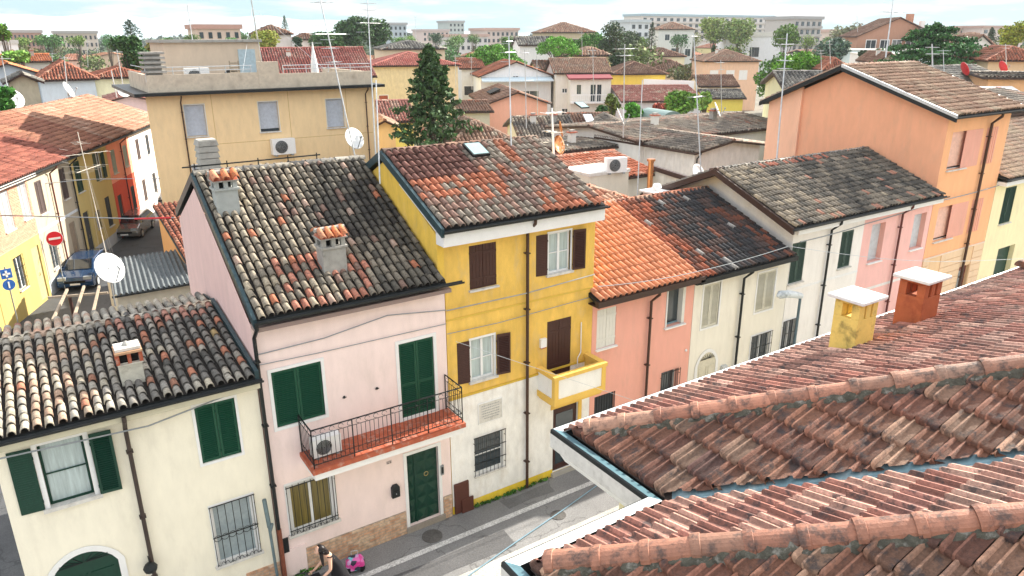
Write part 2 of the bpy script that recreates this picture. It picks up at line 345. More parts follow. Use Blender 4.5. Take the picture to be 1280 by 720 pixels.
def ridge_run(name, A, B, parent, pal=PAL_RED, r=.13, step=.38, each=False, seed=3, mat_=None, seg=8, drop=.05, collar=True):
    """half-round ridge tiles from A to B (each=True: one object per tile)"""
    A, B = Vector(A), Vector(B); d = (B-A); n = max(1, int(round(d.length/step))); d.normalize(); s = (B-A).length/n
    side = d.cross(Vector((0, 0, 1))).normalized(); up = side.cross(d).normalized()
    cols = pal(np.arange(n)*.4, np.zeros(n), seed); outs = []; mb = MB()
    for i in range(n):
        if each: mb = MB()
        base = A + d*(s*i) - up*drop; c = tuple(cols[i]); mb.mi(mat_ or TILE)
        stations = ((-.035, 1.10), (.0, 1.16), (.045, 1.16), (.05, 1.04), (s*.97, .94)) if collar else ((0, 1.08), (s*1.12, .92))
        k = len(mb.v); js = random.uniform(-.010, .010); jw = random.uniform(.94, 1.06); jy = random.uniform(-.014, .014)
        for (a, q) in stations:
            for j in range(seg+1):
                an = math.pi*j/seg; p = base + d*a + side*(math.cos(an)*r*q*jw + jy*(1-a/s)) + up*(math.sin(an)*r*q*.92+js); mb.v.append(tuple(p))
        for t in range(len(stations)-1):
            for j in range(seg):
                a = k+t*(seg+1)+j; mb.f.append((a+1, a, a+seg+1, a+seg+2)); mb.m.append(0); mb.c.append(c)
        # end disc
        kk = len(mb.v); mb.v.append(tuple(base + d*stations[0][0]))
        for j in range(seg): mb.f.append((kk, k+j, k+j+1)); mb.m.append(0); mb.c.append(tuple(q*.6 for q in c))
        if each: outs.append(mb.build(name, None, parent))
    return outs if each else mb.build(name, None, parent)
# ------------------------------------------------------------------ building helpers (local frame: X along the front, Y into the house, Z up)
def panel(mb, W, z0, z1, holes, bands, depth=.14, X0=0, T=None, reveal=None, back=True):
    """front wall in plane y=0 from X0 to W with rectangular holes [(x, z, w, h)]; bands [(z_top, colour)]"""
    T = T or Matrix.Identity(4)
    xs = sorted({X0, W, *[q for h in holes for q in (h[0], h[0]+h[2])]}); zs = sorted({z0, z1, *[q for h in holes for q in (h[1], h[1]+h[3])], *[b[0] for b in bands if z0 < b[0] < z1]})
    xs = [x for x in xs if X0 <= x <= W]; zs = [z for z in zs if z0 <= z <= z1]
    def bc(z):
        for t, c in bands:
            if z < t: return c
        return bands[-1][1]
    for a, b in zip(xs, xs[1:]):
        for c, d in zip(zs, zs[1:]):
            cx, cz = (a+b)/2, (c+d)/2
            if any(h[0] < cx < h[0]+h[2] and h[1] < cz < h[1]+h[3] for h in holes): continue
            mb.face([T @ Vector(p) for p in ((a, 0, c), (b, 0, c), (b, 0, d), (a, 0, d))], None, bc(cz))
    for (x, z, w, h) in holes:
        c = reveal or bc(z+h/2)
        for q in (((x, 0, z), (x, depth, z), (x, depth, z+h), (x, 0, z+h)), ((x+w, 0, z), (x+w, 0, z+h), (x+w, depth, z+h), (x+w, depth, z)),
                  ((x, 0, z), (x+w, 0, z), (x+w, depth, z), (x, depth, z)), ((x, 0, z+h), (x, depth, z+h), (x+w, depth, z+h), (x+w, 0, z+h)),
                  ((x, depth, z), (x+w, depth, z), (x+w, depth, z+h), (x, depth, z+h)))[:5 if back else 4]:
            mb.face([T @ Vector(p) for p in q], None, c)
def walls(parent, W, D, he, holes, bands, side=None, ridge=None, hb=None, gable=False, mat_=None, depth=.14, name='wall', rholes=(), lholes=()):
    """ridge=(y, z): side gables; gable=True: gable in front and back, ridge=(x, z)"""
    mb = MB(); side = side or bands[-1][1]; hb = hb if hb is not None else he
    panel(mb, W, 0, he, holes, bands, depth)
    TL = Matrix(((0, 1, 0, 0), (-1, 0, 0, D), (0, 0, 1, 0), (0, 0, 0, 1)))       # left side seen from the left: x runs from back to front
    TR = Matrix(((0, -1, 0, W), (1, 0, 0, 0), (0, 0, 1, 0), (0, 0, 0, 1)))
    h0 = min(he, hb)
    sb = [(b[0], b[1] if side == bands[-1][1] else side) for b in bands]
    panel(mb, D, 0, h0, lholes, sb, depth, T=TL); panel(mb, D, 0, h0, rholes, sb, depth, T=TR)
    mb.face([(W, D, 0), (0, D, 0), (0, D, hb), (W, D, hb)], None, side)
    if gable and ridge:
        for y in (0, D): mb.face([(0, y, he), (W, y, he), (ridge[0], y, ridge[1])], None, bands[-1][1])
    elif ridge:
        for x in (0, W): mb.face([(x, 0, h0), (x, D, h0), (x, D, hb), (x, ridge[0], ridge[1]), (x, 0, he)], None, side)
    else: mb.face([(0, 0, he), (W, 0, he), (W, D, hb), (0, D, hb)], None, side)
    return mb.build(name, mat_ or PLASTER, parent)
def slab(mb, P, th=.1, m=None, c=(.2, .15, .12)):
    """roof board: polygon P with thickness downwards"""
    P = [Vector(p) for p in P]; n = len(P); k = len(mb.v)
    mb.v += [tuple(p) for p in P] + [tuple(p-Vector((0, 0, th))) for p in P]; mi = mb.mi(m)
    for f in [tuple(range(k, k+n)), tuple(range(k+2*n-1, k+n-1, -1))] + [(k+i, k+n+i, k+n+(i+1) % n, k+(i+1) % n) for i in range(n)]:
        mb.f.append(f); mb.m.append(mi); mb.c.append(c)
def gable_roof(parent, x0, x1, eave, ridge, back, pal, pitch=.2, expo=.3, seg=5, seed=1, colfn=None, backtiles=True, fascia=DMETAL, mat_=None, jit=1.0, rpal=None, ridge_r=.12):
    """ridge along X; eave, ridge, back = (y, z)"""
    (ey, ez), (ry, rz), (by, bz) = eave, ridge, back
    mb = MB(); slab(mb, [(x0, ey, ez), (x1, ey, ez), (x1, ry, rz), (x0, ry, rz)], .12, fascia); slab(mb, [(x0, ry, rz), (x1, ry, rz), (x1, by, bz), (x0, by, bz)], .12, fascia)
    ro = mb.build('roof', None, parent)
    mb = MB(); cb = (.028, .024, .022)
    for q in ([(x0+.02, ey+.01, ez+.012), (x1-.02, ey+.01, ez+.012), (x1-.02, ry, rz+.012), (x0+.02, ry, rz+.012)], [(x0+.02, ry, rz+.012), (x1-.02, ry, rz+.012), (x1-.02, by-.01, bz+.012), (x0+.02, by-.01, bz+.012)]): mb.face(q, None, cb)
    mb.build('roof_underlay', TILE, ro)
    L1 = math.hypot(ry-ey, rz-ez); L2 = math.hypot(by-ry, bz-rz)
    coppi('roof_tiles', (x0+.03, ey-.03, ez+.015), (1, 0, 0), (0, ry-ey, rz-ez), x1-x0-.06, L1, pal, ro, pitch, expo, seg, seed=seed, colfn=colfn, mat_=mat_, jit=jit)
    if backtiles: coppi('roof_tiles', (x1-.03, by+.03, bz+.015), (-1, 0, 0), (0, ry-by, rz-bz), x1-x0-.06, L2, pal, ro, pitch, expo, max(3, seg-2), seed=seed+5, mat_=mat_, jit=jit)
    ridge_run('ridge_tiles', (x0, ry, rz+.05), (x1, ry, rz+.05), ro, rpal or pal, r=ridge_r, step=.4, collar=False, seg=6, seed=seed, mat_=mat_)
    return ro
def gutter(parent, x0, x1, y, z, m=None, r=.07):
    mb = MB(); pr = [(-r, 0), (-r*.8, -r*.75), (0, -r), (r*.8, -r*.75), (r, 0), (r*.85, 0), (r*.6, -r*.6), (0, -r*.85), (-r*.6, -r*.6), (-r*.85, 0)]
    pr = [(y+a, z+b) for a, b in pr]
    mb.prism(pr, x0, x1, None, f=lambda p, t: (t, p[0], p[1]))
    return mb.build('gutter', m or DMETAL, parent)
def downpipe(parent, x, ytop, ztop, zb, m=None, r=.045, off=.06, foot=None):
    mb = MB(); mb.tube([(x, ytop, ztop), (x, ytop, ztop-.1), (x, -off-r, ztop-.42), (x, -off-r, zb)], r, 7)
    z = ztop-1
    while z > zb+.3: mb.box(x-r-.02, -off-2*r-.01, z, x+r+.02, -.002, z+.03); z -= 1.6
    o = mb.build('downpipe', m or DMETAL, parent)
    if foot:
        b = MB(); b.tube([(x, -off-r, zb), (x, -off-r, zb-foot)], r*1.25, 8); b.build('downpipe_foot', mat('rusty_pipe', (.22, .07, .04), rough=.8, var=.3), o)
    return o
def louvre(mb, x, z, w, h, y, n=None, th=.03, m=None, plain=False):
    """one shutter leaf in plane y.. y-th"""
    s = .055
    if plain:
        k = max(3, int(w/.1)); 
        for i in range(k): mb.box(x+w*i/k+.003, y-th, z, x+w*(i+1)/k-.003, y, z+h, m)
        mb.box(x, y-th-.012, z+h*.18, x+w, y-th, z+h*.18+.07, m); mb.box(x, y-th-.012, z+h*.78, x+w, y-th, z+h*.78+.07, m); return
    mb.box(x, y-th, z, x+s, y, z+h, m); mb.box(x+w-s, y-th, z, x+w, y, z+h, m)
    mb.box(x+s*.5, y-.006, z+.03, x+w-s*.5, y-.001, z+h-.03, m)
    for zz in ((z, z+h*.42, z+h-.07) if h > 1.9 else (z, z+h-.07)): mb.box(x+s, y-th, zz, x+w-s, y, zz+.07, m)
    n = n or max(8, int(h/.055))
    for i in range(n):
        zc = z+.07+(h-.14)*(i+.5)/n
        T = Matrix.Translation((x+w/2, y-th*.5, zc)) @ Matrix.Rotation(R(-50), 4, 'X')
        mb.box(-(w/2-s), -.022, -.004, w/2-s, .022, .004, m, T=T)
def shutter(parent, x, z, w, h, y, m, plain=False, rotz=0, hinge=0):
    mb = MB(); louvre(mb, -hinge*w if hinge else 0, 0, w, h, 0, plain=plain)
    xx = 0 if not hinge else (hinge*w*(.98) - (0 if hinge > 0 else 0))
    mb.box(xx-.012, -.045, h*.12, xx+.012, .0, h*.12+.05); mb.box(xx-.012, -.045, h*.82, xx+.012, .0, h*.82+.05)
    return mb.build('shutter', m, parent, loc=(x + (hinge*w if hinge else 0), y, z), rot=(0, 0, rotz))
def grille(parent, x, z, w, h, y=-.07, nx=6, m=None, deco='scroll', nz=2):
    mb = MB(); r = .009
    for i in range(nx+1): mb.tube([(x+w*i/nx, y, z), (x+w*i/nx, y, z+h)], r, 5)
    for i in range(nz+1):
        zz = z+h*i/nz if deco != 'scroll' else [z, z+.16, z+h*.96][i % 3]
        mb.box(x-.02, y-.006, zz-.012, x+w+.02, y+.006, zz+.012)
    if deco in ('scroll', 'ring'):
        for i in range(nx):
            cx = x+w*(i+.5)/nx; q = w/nx*.42
            if deco == 'ring': mb.tube([(cx+q*1.15*math.cos(a*math.pi/6), y, z+h*.48+q*1.15*math.sin(a*math.pi/6)) for a in range(13)], .007, 4)
            mb.tube([(cx-q+2*q*t/10, y, z+.08+.05*math.sin(t/10*2*math.pi)*(1 if i % 2 else -1)) for t in range(11)], .007, 4)
    for i in (0, nx):
        for zz in (z+.15*h, z+.85*h): mb.tube([(x+w*i/nx, y, zz), (x+w*i/nx, .0, zz)], r, 4)
    return mb.build('grille', m or DMETAL, parent)
def window(parent, x, z, w, h, glass=None, frame=None, sur=.07, surm=None, sill=True, shut=None, sm=None, plain=False, leaves=2, grl=None, roller=None, depth=.12, y=0, rotz=0, sillm=None, splay=6, mull=0, deco='scroll', gx=6, name='window', fr=.05, label=None, sw=None):
    """window in an opening at (x, z) sized w by h on the wall plane y; sub-parts pane, sill, shutter, grille, roller_blind"""
    mb = MB(); frame = frame or WHITE; surm = surm or WHITE; glass = glass or GLASS; e = .022
    if sur:
        mb.box(-sur, -e, -.001, 0, .05, h+sur, surm); mb.box(w, -e, -.001, w+sur, .05, h+sur, surm); mb.box(0, -e, h, w, .05, h+sur, surm); mb.box(-sur, -e, -sur, w+sur, .05, -.001, surm)
    fy = depth-.06
    if shut != 'closed' and not roller:
        mb.box(0.004, fy, .004, fr, depth-.004, h-.004, frame); mb.box(w-fr, fy, .004, w-.004, depth-.004, h-.004, frame); mb.box(fr, fy, .004, w-fr, depth-.004, fr, frame); mb.box(fr, fy, h-fr, w-fr, depth-.004, h-.004, frame)
        for i in range(1, leaves): mb.box(w*i/leaves-.035, fy-.01, fr, w*i/leaves+.035, depth-.004, h-fr, frame)
        for i in range(mull): mb.box(fr, fy-.004, h*(i+1)/(mull+1)-.012, w-fr, fy+.02, h*(i+1)/(mull+1)+.012, frame)
    if not mb.f: mb.box(0.004, fy+.02, .004, w-.004, depth-.004, .03, frame)
    o = mb.build(name, None, parent, loc=(x, y, z), rot=(0, 0, rotz))
    if label: o['label'] = label
    if shut != 'closed' and not roller:
        p = MB(); p.box(.01, fy+.03, .01, w-.01, fy+.036, h-.01); p.build('pane', glass, o)
    if roller:
        p = MB(); k = max(6, int(h/.055)); rh = h*roller[1]
        for i in range(k):
            a = h-rh + rh*i/k; p.prism([(depth-.05, a), (depth-.062, a+rh/k*.5), (depth-.05, a+rh/k*.95), (depth-.03, a+rh/k*.95), (depth-.03, a)], .005, w-.005, f=lambda q, t: (t, q[0], q[1]))
        p.build('roller_blind', roller[0], o)
        if rh < h*.97: p = MB(); p.box(.01, depth-.03, .01, w-.01, depth-.02, h-.01); p.build('pane', GLASS, o)
    if sill:
        p = MB(); p.box(-sur-.04, -.09, -.05-sur*.3, w+sur+.04, depth-.06, .0-.002 if not sur else .004); p.build('sill', sillm or STONEW, o)
    if shut == 'closed':
        for i in range(2): shutter(o, w*i/2+.004, .004, w/2-.008, h-.008, .045, sm or GREEN, plain)
    elif shut == 'open':
        sw = sw or w/2
        s1 = shutter(o, -sur-.0, 0, sw, h, -.045, sm or GREEN, plain, rotz=R(splay), hinge=0)
        s1.location = (-sur-.01, -.05, 0); s1.rotation_euler = (0, 0, math.pi-R(splay)); 
        s2 = shutter(o, w+sur, 0, sw, h, -.045, sm or GREEN, plain, rotz=-R(splay)); s2.location = (w+sur+.01, -.05, 0)
    if grl: grille(o, -.03, -.03, w+.06, h+.06, nx=gx, deco=deco, nz=(2 if deco != 'plain' else 3))
    return o
def simple_window(parent, x, z, w, h, kind='glass', m=None, y=0, rotz=0, fm=None):
    """small far window: frame with one sub-part"""
    mb = MB(); f = .07
    mb.box(-f, -.03, -f, 0, .03, h+f); mb.box(w, -.03, -f, w+f, .03, h+f); mb.box(0, -.03, h, w, .03, h+f); mb.box(-f, -.07, -f-.03, w+f, .03, 0)
    o = mb.build('window', fm or WHITE, parent, loc=(x, y, z), rot=(0, 0, rotz))
    p = MB(); p.box(0, -.012, 0, w/2-.02, .02, h); p.box(w/2+.02, -.012, 0, w, .02, h)
    p.build('pane' if kind == 'glass' else 'shutter', m or GLASS, o)
    return o
def door(parent, x, z, w, h, m, style='panel', sur=.1, surm=None, depth=.18, y=0, name='door', label=None, step=None):
    mb = MB(); e = .02
    if sur:
        mb.box(-sur, -e, 0, 0, .05, h+sur, surm or WHITE); mb.box(w, -e, 0, w+sur, .05, h+sur, surm or WHITE); mb.box(0, -e, h, w, .05, h+sur, surm or WHITE)
    d0 = depth-.07
    mb.box(.004, d0, .004, w-.004, depth-.004, h-.004, m)
    if style == 'diamond':
        mb.box(w*.28-.02, d0-.02, 0.004, w*.28+.02, d0, h-.004, m)
        for i in range(6):
            for j in range(3):
                if j == 0: cx, hw = w*.14, w*.09
                else: cx, hw = w*(.46+(j-1)*.35), w*.155
                cz = h*(i+.5)/6; hh = h/12*.9; k = len(mb.v); mi = mb.mi(m)
                mb.v += [(cx-hw, d0, cz-hh), (cx+hw, d0, cz-hh), (cx+hw, d0, cz+hh), (cx-hw, d0, cz+hh), (cx, d0-.055, cz)]
                for f in ((0, 1, 4), (1, 2, 4), (2, 3, 4), (3, 0, 4)): mb.f.append(tuple(k+q for q in f)); mb.m.append(mi); mb.c.append((.5,)*3)
    elif style == 'panel':
        for i in range(2):
            for (a, b) in ((.08, .45), (.52, .93)): mb.box(w*i/2+.07, d0-.02, h*a, w*(i+1)/2-.07, d0, h*b, m)
    elif style == 'board':
        k = max(4, int(w/.12))
        for i in range(k): mb.box(w*i/k+.006, d0-.015, .01, w*(i+1)/k-.006, d0, h-.01, m)
    elif style == 'glass':
        mb.box(w*.15, d0-.01, h*.1, w*.85, d0+.001, h*.9, GLASS)
    o = mb.build(name, None, parent, loc=(x, y, z))
    if label: o['label'] = label
    p = MB(); 
    if style == 'diamond': p.tube([(w*.6+.06*math.cos(a*math.pi/6), d0-.075, h*.66+.06*math.sin(a*math.pi/6)) for a in range(13)], .009, 5)
    else: p.tube([(w*.52, d0-.03, h*.45), (w*.52, d0-.06, h*.47), (w*.52, d0-.06, h*.52)], .012, 6)
    p.build('handle', mat('brass', (.5, .38, .16), rough=.35, metal=.9), o)
    return o
def tile_cap(parent, w, d, z, n=4, pal=PAL_ORANGE, two=False):
    """little roof of barrel tiles over a chimney, centred on 0, 0"""
    mb = MB()
    mb.box(-w/2-.05, -d/2-.05, z-.03, w/2+.05, d/2+.05, z, CONC); mb.tube([(-w/2-.08, 0, z+.17), (w/2+.08, 0, z+.17)], .06, 7, CONC)
    mb.prism([(-d/2-.03, z), (0, z+.15), (d/2+.03, z)], -w/2-.03, w/2+.03, REDTERRA, f=lambda p, t: (t, p[0], p[1]))
    c = mb.build('chimney_cap', None, parent)
    ln = math.hypot(d/2+.12, .17)
    coppi('cap_tiles', (-w/2-.08, -d/2-.14, z+.0), (1, 0, 0), (0, d/2+.12, .17), w+.16, ln, pal, c, pitch=(w+.16)/n, expo=ln, seg=6)
    coppi('cap_tiles', (w/2+.08, d/2+.14, z+.0), (-1, 0, 0), (0, -d/2-.12, .17), w+.16, ln, pal, c, pitch=(w+.16)/n, expo=ln, seg=6, seed=4)
    return c
# ------------------------------------------------------------------ ground
YF = 15.56
def ground_mat(name, c1, rough=.9, crack=True, sc=1.0, speck=.25, light=None):
    m = bpy.data.materials.new(name); n, b = nodes_of(m); N = n.nodes; L = n.links
    t = N.new('ShaderNodeTexCoord')
    z1 = N.new('ShaderNodeTexNoise'); z1.inputs['Scale'].default_value = .35*sc; z1.inputs['Detail'].default_value = 8; z1.inputs['Roughness'].default_value = .7; L.new(t.outputs['Object'], z1.inputs['Vector'])
    z2 = N.new('ShaderNodeTexNoise'); z2.inputs['Scale'].default_value = 28; z2.inputs['Detail'].default_value = 3; L.new(t.outputs['Object'], z2.inputs['Vector'])
    r1 = N.new('ShaderNodeMapRange'); r1.inputs[1].default_value = .3; r1.inputs[2].default_value = .7; r1.inputs[3].default_value = .72; r1.inputs[4].default_value = 1.28; L.new(z1.outputs[0], r1.inputs[0])
    r2 = N.new('ShaderNodeMapRange'); r2.inputs[1].default_value = .25; r2.inputs[2].default_value = .75; r2.inputs[3].default_value = 1-speck; r2.inputs[4].default_value = 1+speck; L.new(z2.outputs[0], r2.inputs[0])
    mm = N.new('ShaderNodeMath'); mm.operation = 'MULTIPLY'; L.new(r1.outputs[0], mm.inputs[0]); L.new(r2.outputs[0], mm.inputs[1])
    v = N.new('ShaderNodeVectorMath'); v.operation = 'SCALE'; v.inputs[0].default_value = c1; L.new(mm.outputs[0], v.inputs['Scale']); c = v.outputs[0]
    if crack:
        vo = N.new('ShaderNodeTexVoronoi'); vo.feature = 'DISTANCE_TO_EDGE'; vo.inputs['Scale'].default_value = .45
        ad = N.new('ShaderNodeVectorMath'); ad.operation = 'ADD'; z3 = N.new('ShaderNodeTexNoise'); z3.inputs['Scale'].default_value = 1.5; z3.inputs['Detail'].default_value = 6
        L.new(t.outputs['Object'], z3.inputs['Vector']); L.new(t.outputs['Object'], ad.inputs[0]); L.new(z3.outputs['Color'], ad.inputs[1]); L.new(ad.outputs[0], vo.inputs['Vector'])
        rr = N.new('ShaderNodeMapRange'); rr.inputs[1].default_value = 0; rr.inputs[2].default_value = .012; rr.inputs[3].default_value = .55; rr.inputs[4].default_value = 1; L.new(vo.outputs['Distance'], rr.inputs[0])
        v2 = N.new('ShaderNodeVectorMath'); v2.operation = 'SCALE'; L.new(c, v2.inputs[0]); L.new(rr.outputs[0], v2.inputs['Scale']); c = v2.outputs[0]
    L.new(c, b.inputs['Base Color']); b.inputs['Roughness'].default_value = rough
    bp = N.new('ShaderNodeBump'); bp.inputs['Strength'].default_value = .35; bp.inputs['Distance'].default_value = .01; L.new(z2.outputs[0], bp.inputs['Height']); L.new(bp.outputs[0], b.inputs['Normal'])
    return m
def sheet(name, pts, z, m):
    mb = MB(); mb.face([(x, y, z) for x, y in pts]); o = mb.build(name, m); return struct(o)
sheet('ground', [(-3500, -3500), (3500, -3500), (3500, 3500), (-3500, 3500)], 0, ground_mat('earth', (.15, .14, .11), crack=False, speck=.2))
ASPH = ground_mat('asphalt', (.19, .19, .19)); ASPH2 = ground_mat('dark_asphalt', (.075, .078, .082))
sheet('road', [(-60, 6.3), (140, 6.3), (140, YF+.3), (-60, YF+.3)], .004, ASPH)
sheet('side_road', [(-17, 13), (-2.2, 13), (11.3, 48), (24.5, 80), (13, 80), (-1.6, 43.2)], .008, ASPH2)
sheet('pavement', [(-60, 6.3), (140, 6.3), (140, 13.3), (-60, 13.3)], .012, ground_mat('gravel_asphalt', (.40, .385, .355), crack=False, speck=.45))
sheet('road_marking', [(-60, 14.52), (140, 14.52), (140, 14.70), (-60, 14.70)], .016, ground_mat('worn_line', (.5, .5, .49), crack=False, speck=.5))
sheet('road_marking', [(2.9, 28), (3.1, 28), (8.6, 44), (8.4, 44)], .016, ground_mat('worn_line_b', (.3, .3, .29), crack=False, speck=.5))

# repairs and covers in the carriageway
PATCH = ground_mat('fresh_asphalt_patch', (.085, .085, .088), crack=False); IRON = ground_mat('cast_iron', (.10, .095, .09), crack=False, sc=4)
for (x0, y0, x1, y1) in ((5.3, 13.5, 8.9, 14.2), (9.6, 14.9, 11.2, 15.35), (3.0, 14.9, 4.4, 15.3)):
    q = [(x0, y0), ((x0+x1)/2, y0+.05), (x1, y0-.03), (x1+.06, y1), ((x0+x1)/2-.3, y1-.04), (x0-.05, y1+.03)]; sheet('road_patch', q, .010, PATCH if x0 != 9.6 else ground_mat('grey_patch', (.13, .13, .13), crack=False))
def cover(x, y, r, label):
    mb = MB(); mb.lathe([(0, .018), (r*.9, .018), (r*.9, .02), (r, .02), (r, .004)], 20); 
    for i in range(-3, 4): mb.box(-r*.7, i*r*.22-.01, .018, r*.7, i*r*.22+.01, .024)
    tag(mb.build('manhole_cover', IRON, None, loc=(x, y, 0)), label, 'manhole cover')
cover(7.2, 15.05, .28, 'round iron manhole cover in the asphalt near the green front door'); cover(10.6, 13.9, .22, 'smaller iron cover in the shaded lane below the masonry balcony')

# ------------------------------------------------------------------ cream house (front left)
def L2(x): return x
H1 = thing('terraced_house', 'pale cream house with green shutters and arched green door, at the lower left', 'house', (-1.67, YF, 0), group=None)
cw = (.84, .79, .65)
o1 = dict(win=(.70, 3.88, .79, 1.40), sh2=(3.60, 3.86, .84, 1.41), gr=(3.60, 1.13, .92, 1.58), arch=(.50, 0.1, 1.05, 2.42))
walls(H1, 4.96, 4.9, 5.62, list(o1.values()), [(5.62, cw)], ridge=(3.64, 6.12), hb=5.95)
PAL_CREAMROOF = palette([(DARK, .12), (GREY, .22), (LGREY, .2), (BEIGE, .2), (PEACH, .14), (BRWN, .06), (TERRA, .06)])
def col_cream(u, v):
    r = np.random.default_rng(3); t = .5*r.random(len(u)) + .35*vnoise(u+.3*v, v, .9, 5) + .30*np.clip((u-1.9)/1.0, 0, 1) - .06
    base = np.array([(.52, .46, .37), (.46, .31, .22), (.43, .385, .30), (.36, .33, .28), (.24, .225, .20), (.14, .132, .12), (.085, .08, .075)])
    c = ramp(base, t)*(.85+.3*r.random((len(u), 1)))
    s = r.random(len(u)); m = s < .05; c[m] = np.array((.44, .19, .12)); m = (s > .992); c[m] = (.38, .28, .14); m = (s > .9) & (s < .97) & (u > 2); c[m] = (.30, .15, .10)
    m = (v > 3.3) & (r.random(len(u)) < .5) & (u > 3); c[m] = (.42, .22, .17)
    return np.clip(c, 0, 1)
ro = gable_roof(H1, -.35, 4.90, (-.41, 5.78), (3.64, 6.27), (5.0, 6.08), PAL_CREAMROOF, seed=3, colfn=col_cream, expo=.31, pitch=.205, seg=7)
gutter(H1, -.4, 5.0, -.50, 5.76)
mb = MB(); mb.box(0, -.36, 5.50, 4.95, 0, 5.64, None, (.62, .58, .44)); mb.box(0, -.08, 5.36, 4.95, 0.0, 5.50, None, (.62, .58, .44)); mb.build('cornice', PLASTER, H1)
mb = MB(); mb.prism([(3.3, 5.9), (5.0, 5.9), (5.0, 6.15), (3.64, 6.36)], 4.90, 4.95, VERGE, f=lambda p, t: (t, p[0], p[1])); mb.box(4.86, -.42, 5.8, 4.945, 3.6, 6.0, VERGE, T=Matrix(((1, 0, 0, 0), (0, 1, 0, 0), (0, .121, 1, -.0), (0, 0, 0, 1)))); mb.build('flashing', None, H1)
window(H1, *o1['win'], glass=CURTAIN, sur=.09, shut='open', sm=DGREEN, sw=.40, leaves=1, mull=1, depth=.14, splay=4, frame=DGREEN)
window(H1, *o1['sh2'], sur=.06, sill=False, shut='closed', sm=GREEN)
window(H1, *o1['gr'], glass=mat('pale_curtain_glass', (.30, .36, .38), rough=.2, var=.15, spec=.5), sur=.05, leaves=1, grl=True, deco='ring', gx=6)
downpipe(H1, 2.25, -.46, 5.66, 1.0, m=mat('brown_pipe', (.05, .035, .03), rough=.5))
# arched doorway
def arch_door(parent, x, z, w, h, rise, m, y=-.012, surm=None, sw=.13):
    """door under a low arch with a raised pale surround"""
    def arc(x0, x1, zs, rs, n=14):
        return [(x0+(x1-x0)*i/n, zs+rs*(1-((2*i/n)-1)**2)**.75 if abs((2*i/n)-1) < 1 else zs) for i in range(n+1)]
    inn = arc(x, x+w, z+h-rise, rise); outr = arc(x-sw, x+w+sw, z+h-rise, rise+sw)
    mb = MB(); 
    for (a, b, c, d) in zip(inn, inn[1:], outr, outr[1:]):
        mb.prism([a, b, d, c], y-.02, y+.0, surm or WHITE)
    mb.box(x-sw, y-.02, z, x, y, z+h-rise, surm or WHITE); mb.box(x+w, y-.02, z, x+w+sw, y, z+h-rise, surm or WHITE)
    o = mb.build('door', None, parent)
    mb = MB(); mb.prism([(x, z)]+inn+[(x+w, z)], y-.004, y+.006, m)
    for i in range(2):
        for (a, b) in ((.05, .40), (.46, .80)): mb.box(x+w*i/2+.09, y-.02, z+h*a, x+w*(i+1)/2-.09, y-.004, z+h*b, m)
    mb.box(x+w/2-.02, y-.02, z, x+w/2+.02, y-.004, z+h*.8, m); mb.build('door_leaf', None, o)
    mb = MB(); cx = x+w/2; zz = z+h-rise
    for i in range(9):
        a = math.pi*i/8; mb.tube([(cx+w*.06*math.cos(a), y-.02, zz+rise*.45), (cx+w*.40*math.cos(a), y-.02, zz+rise*.45+rise*.42*math.sin(a))], .008, 4)
    mb.build('fanlight_grille', DMETAL, o)
    return o
mb = MB(); mb.box(.505, -.003, .105, 1.545, .13, 2.515, PLASTER, cw); mb.build('doorway_infill', None, H1)
arch_door(H1, .42, .0, 1.22, 2.62, .42, DGREEN)
mb = MB(); mb.box(.08, -.02, 2.12, .24, -.0, 2.22, WHITE); mb.box(.11, -.026, 2.14, .13, -.02, 2.2, BLACK); mb.box(.15, -.026, 2.14, .19, -.02, 2.15, BLACK); mb.box(.15, -.026, 2.17, .17, -.02, 2.2, BLACK); mb.build('house_number', None, H1)
mb = MB(); mb.box(4.15, -.03, .0, 4.95, .0, .62, PBRICK); mb.build('plinth', None, H1)
mb = MB(); mb.lathe([(.0, 0), (.13, .02), (.15, .1), (.10, .18), (.03, .22)], 10, DMETAL, T=Matrix.Translation((2.2, -.16, 1.72))); mb.tube([(2.2, 0, 2.0), (2.2, -.16, 2.02), (2.2, -.16, 1.9)], .015, 5, DMETAL)
mb.build('wall_lamp', None, H1)
# its chimney
ch = MB(); hh = .50; x, y = 2.60, .68
CHM = mat('pale_chimney_render', (.52, .50, .42), rough=.95, var=.15, stain=(.25, .23, .18), stain_amt=.5, stain_scale=5)
ch.box(-.22, -.2, 0, .22, .2, hh, CHM); ch.box(-.24, -.22, hh, .24, .22, hh+.03, CHM)
for sx in (-.22, 0, .22): ch.box(sx-.035, -.2, hh+.03, sx+.035, -.13, hh+.26, REDTERRA); ch.box(sx-.035, .13, hh+.03, sx+.035, .2, hh+.26, REDTERRA)
ch.box(-.18, -.1, hh+.03, .18, .1, hh+.2, BLACK)
c = ch.build('chimney', None, H1, loc=(x, y, 5.85)); 
k = MB(); k.box(-.26, -.24, hh+.26, .26, .24, hh+.31, mat('orange_brick_course', (.50, .30, .18), var=.25)); k.box(-.24, -.2, hh+.32, .24, .2, hh+.38, STONEW); k.lathe([(.09, 0), (.07, .05), (.0, .1)], 8, CONC, T=Matrix.Translation((0, 0, hh+.38))); k.build('chimney_cap', None, c)

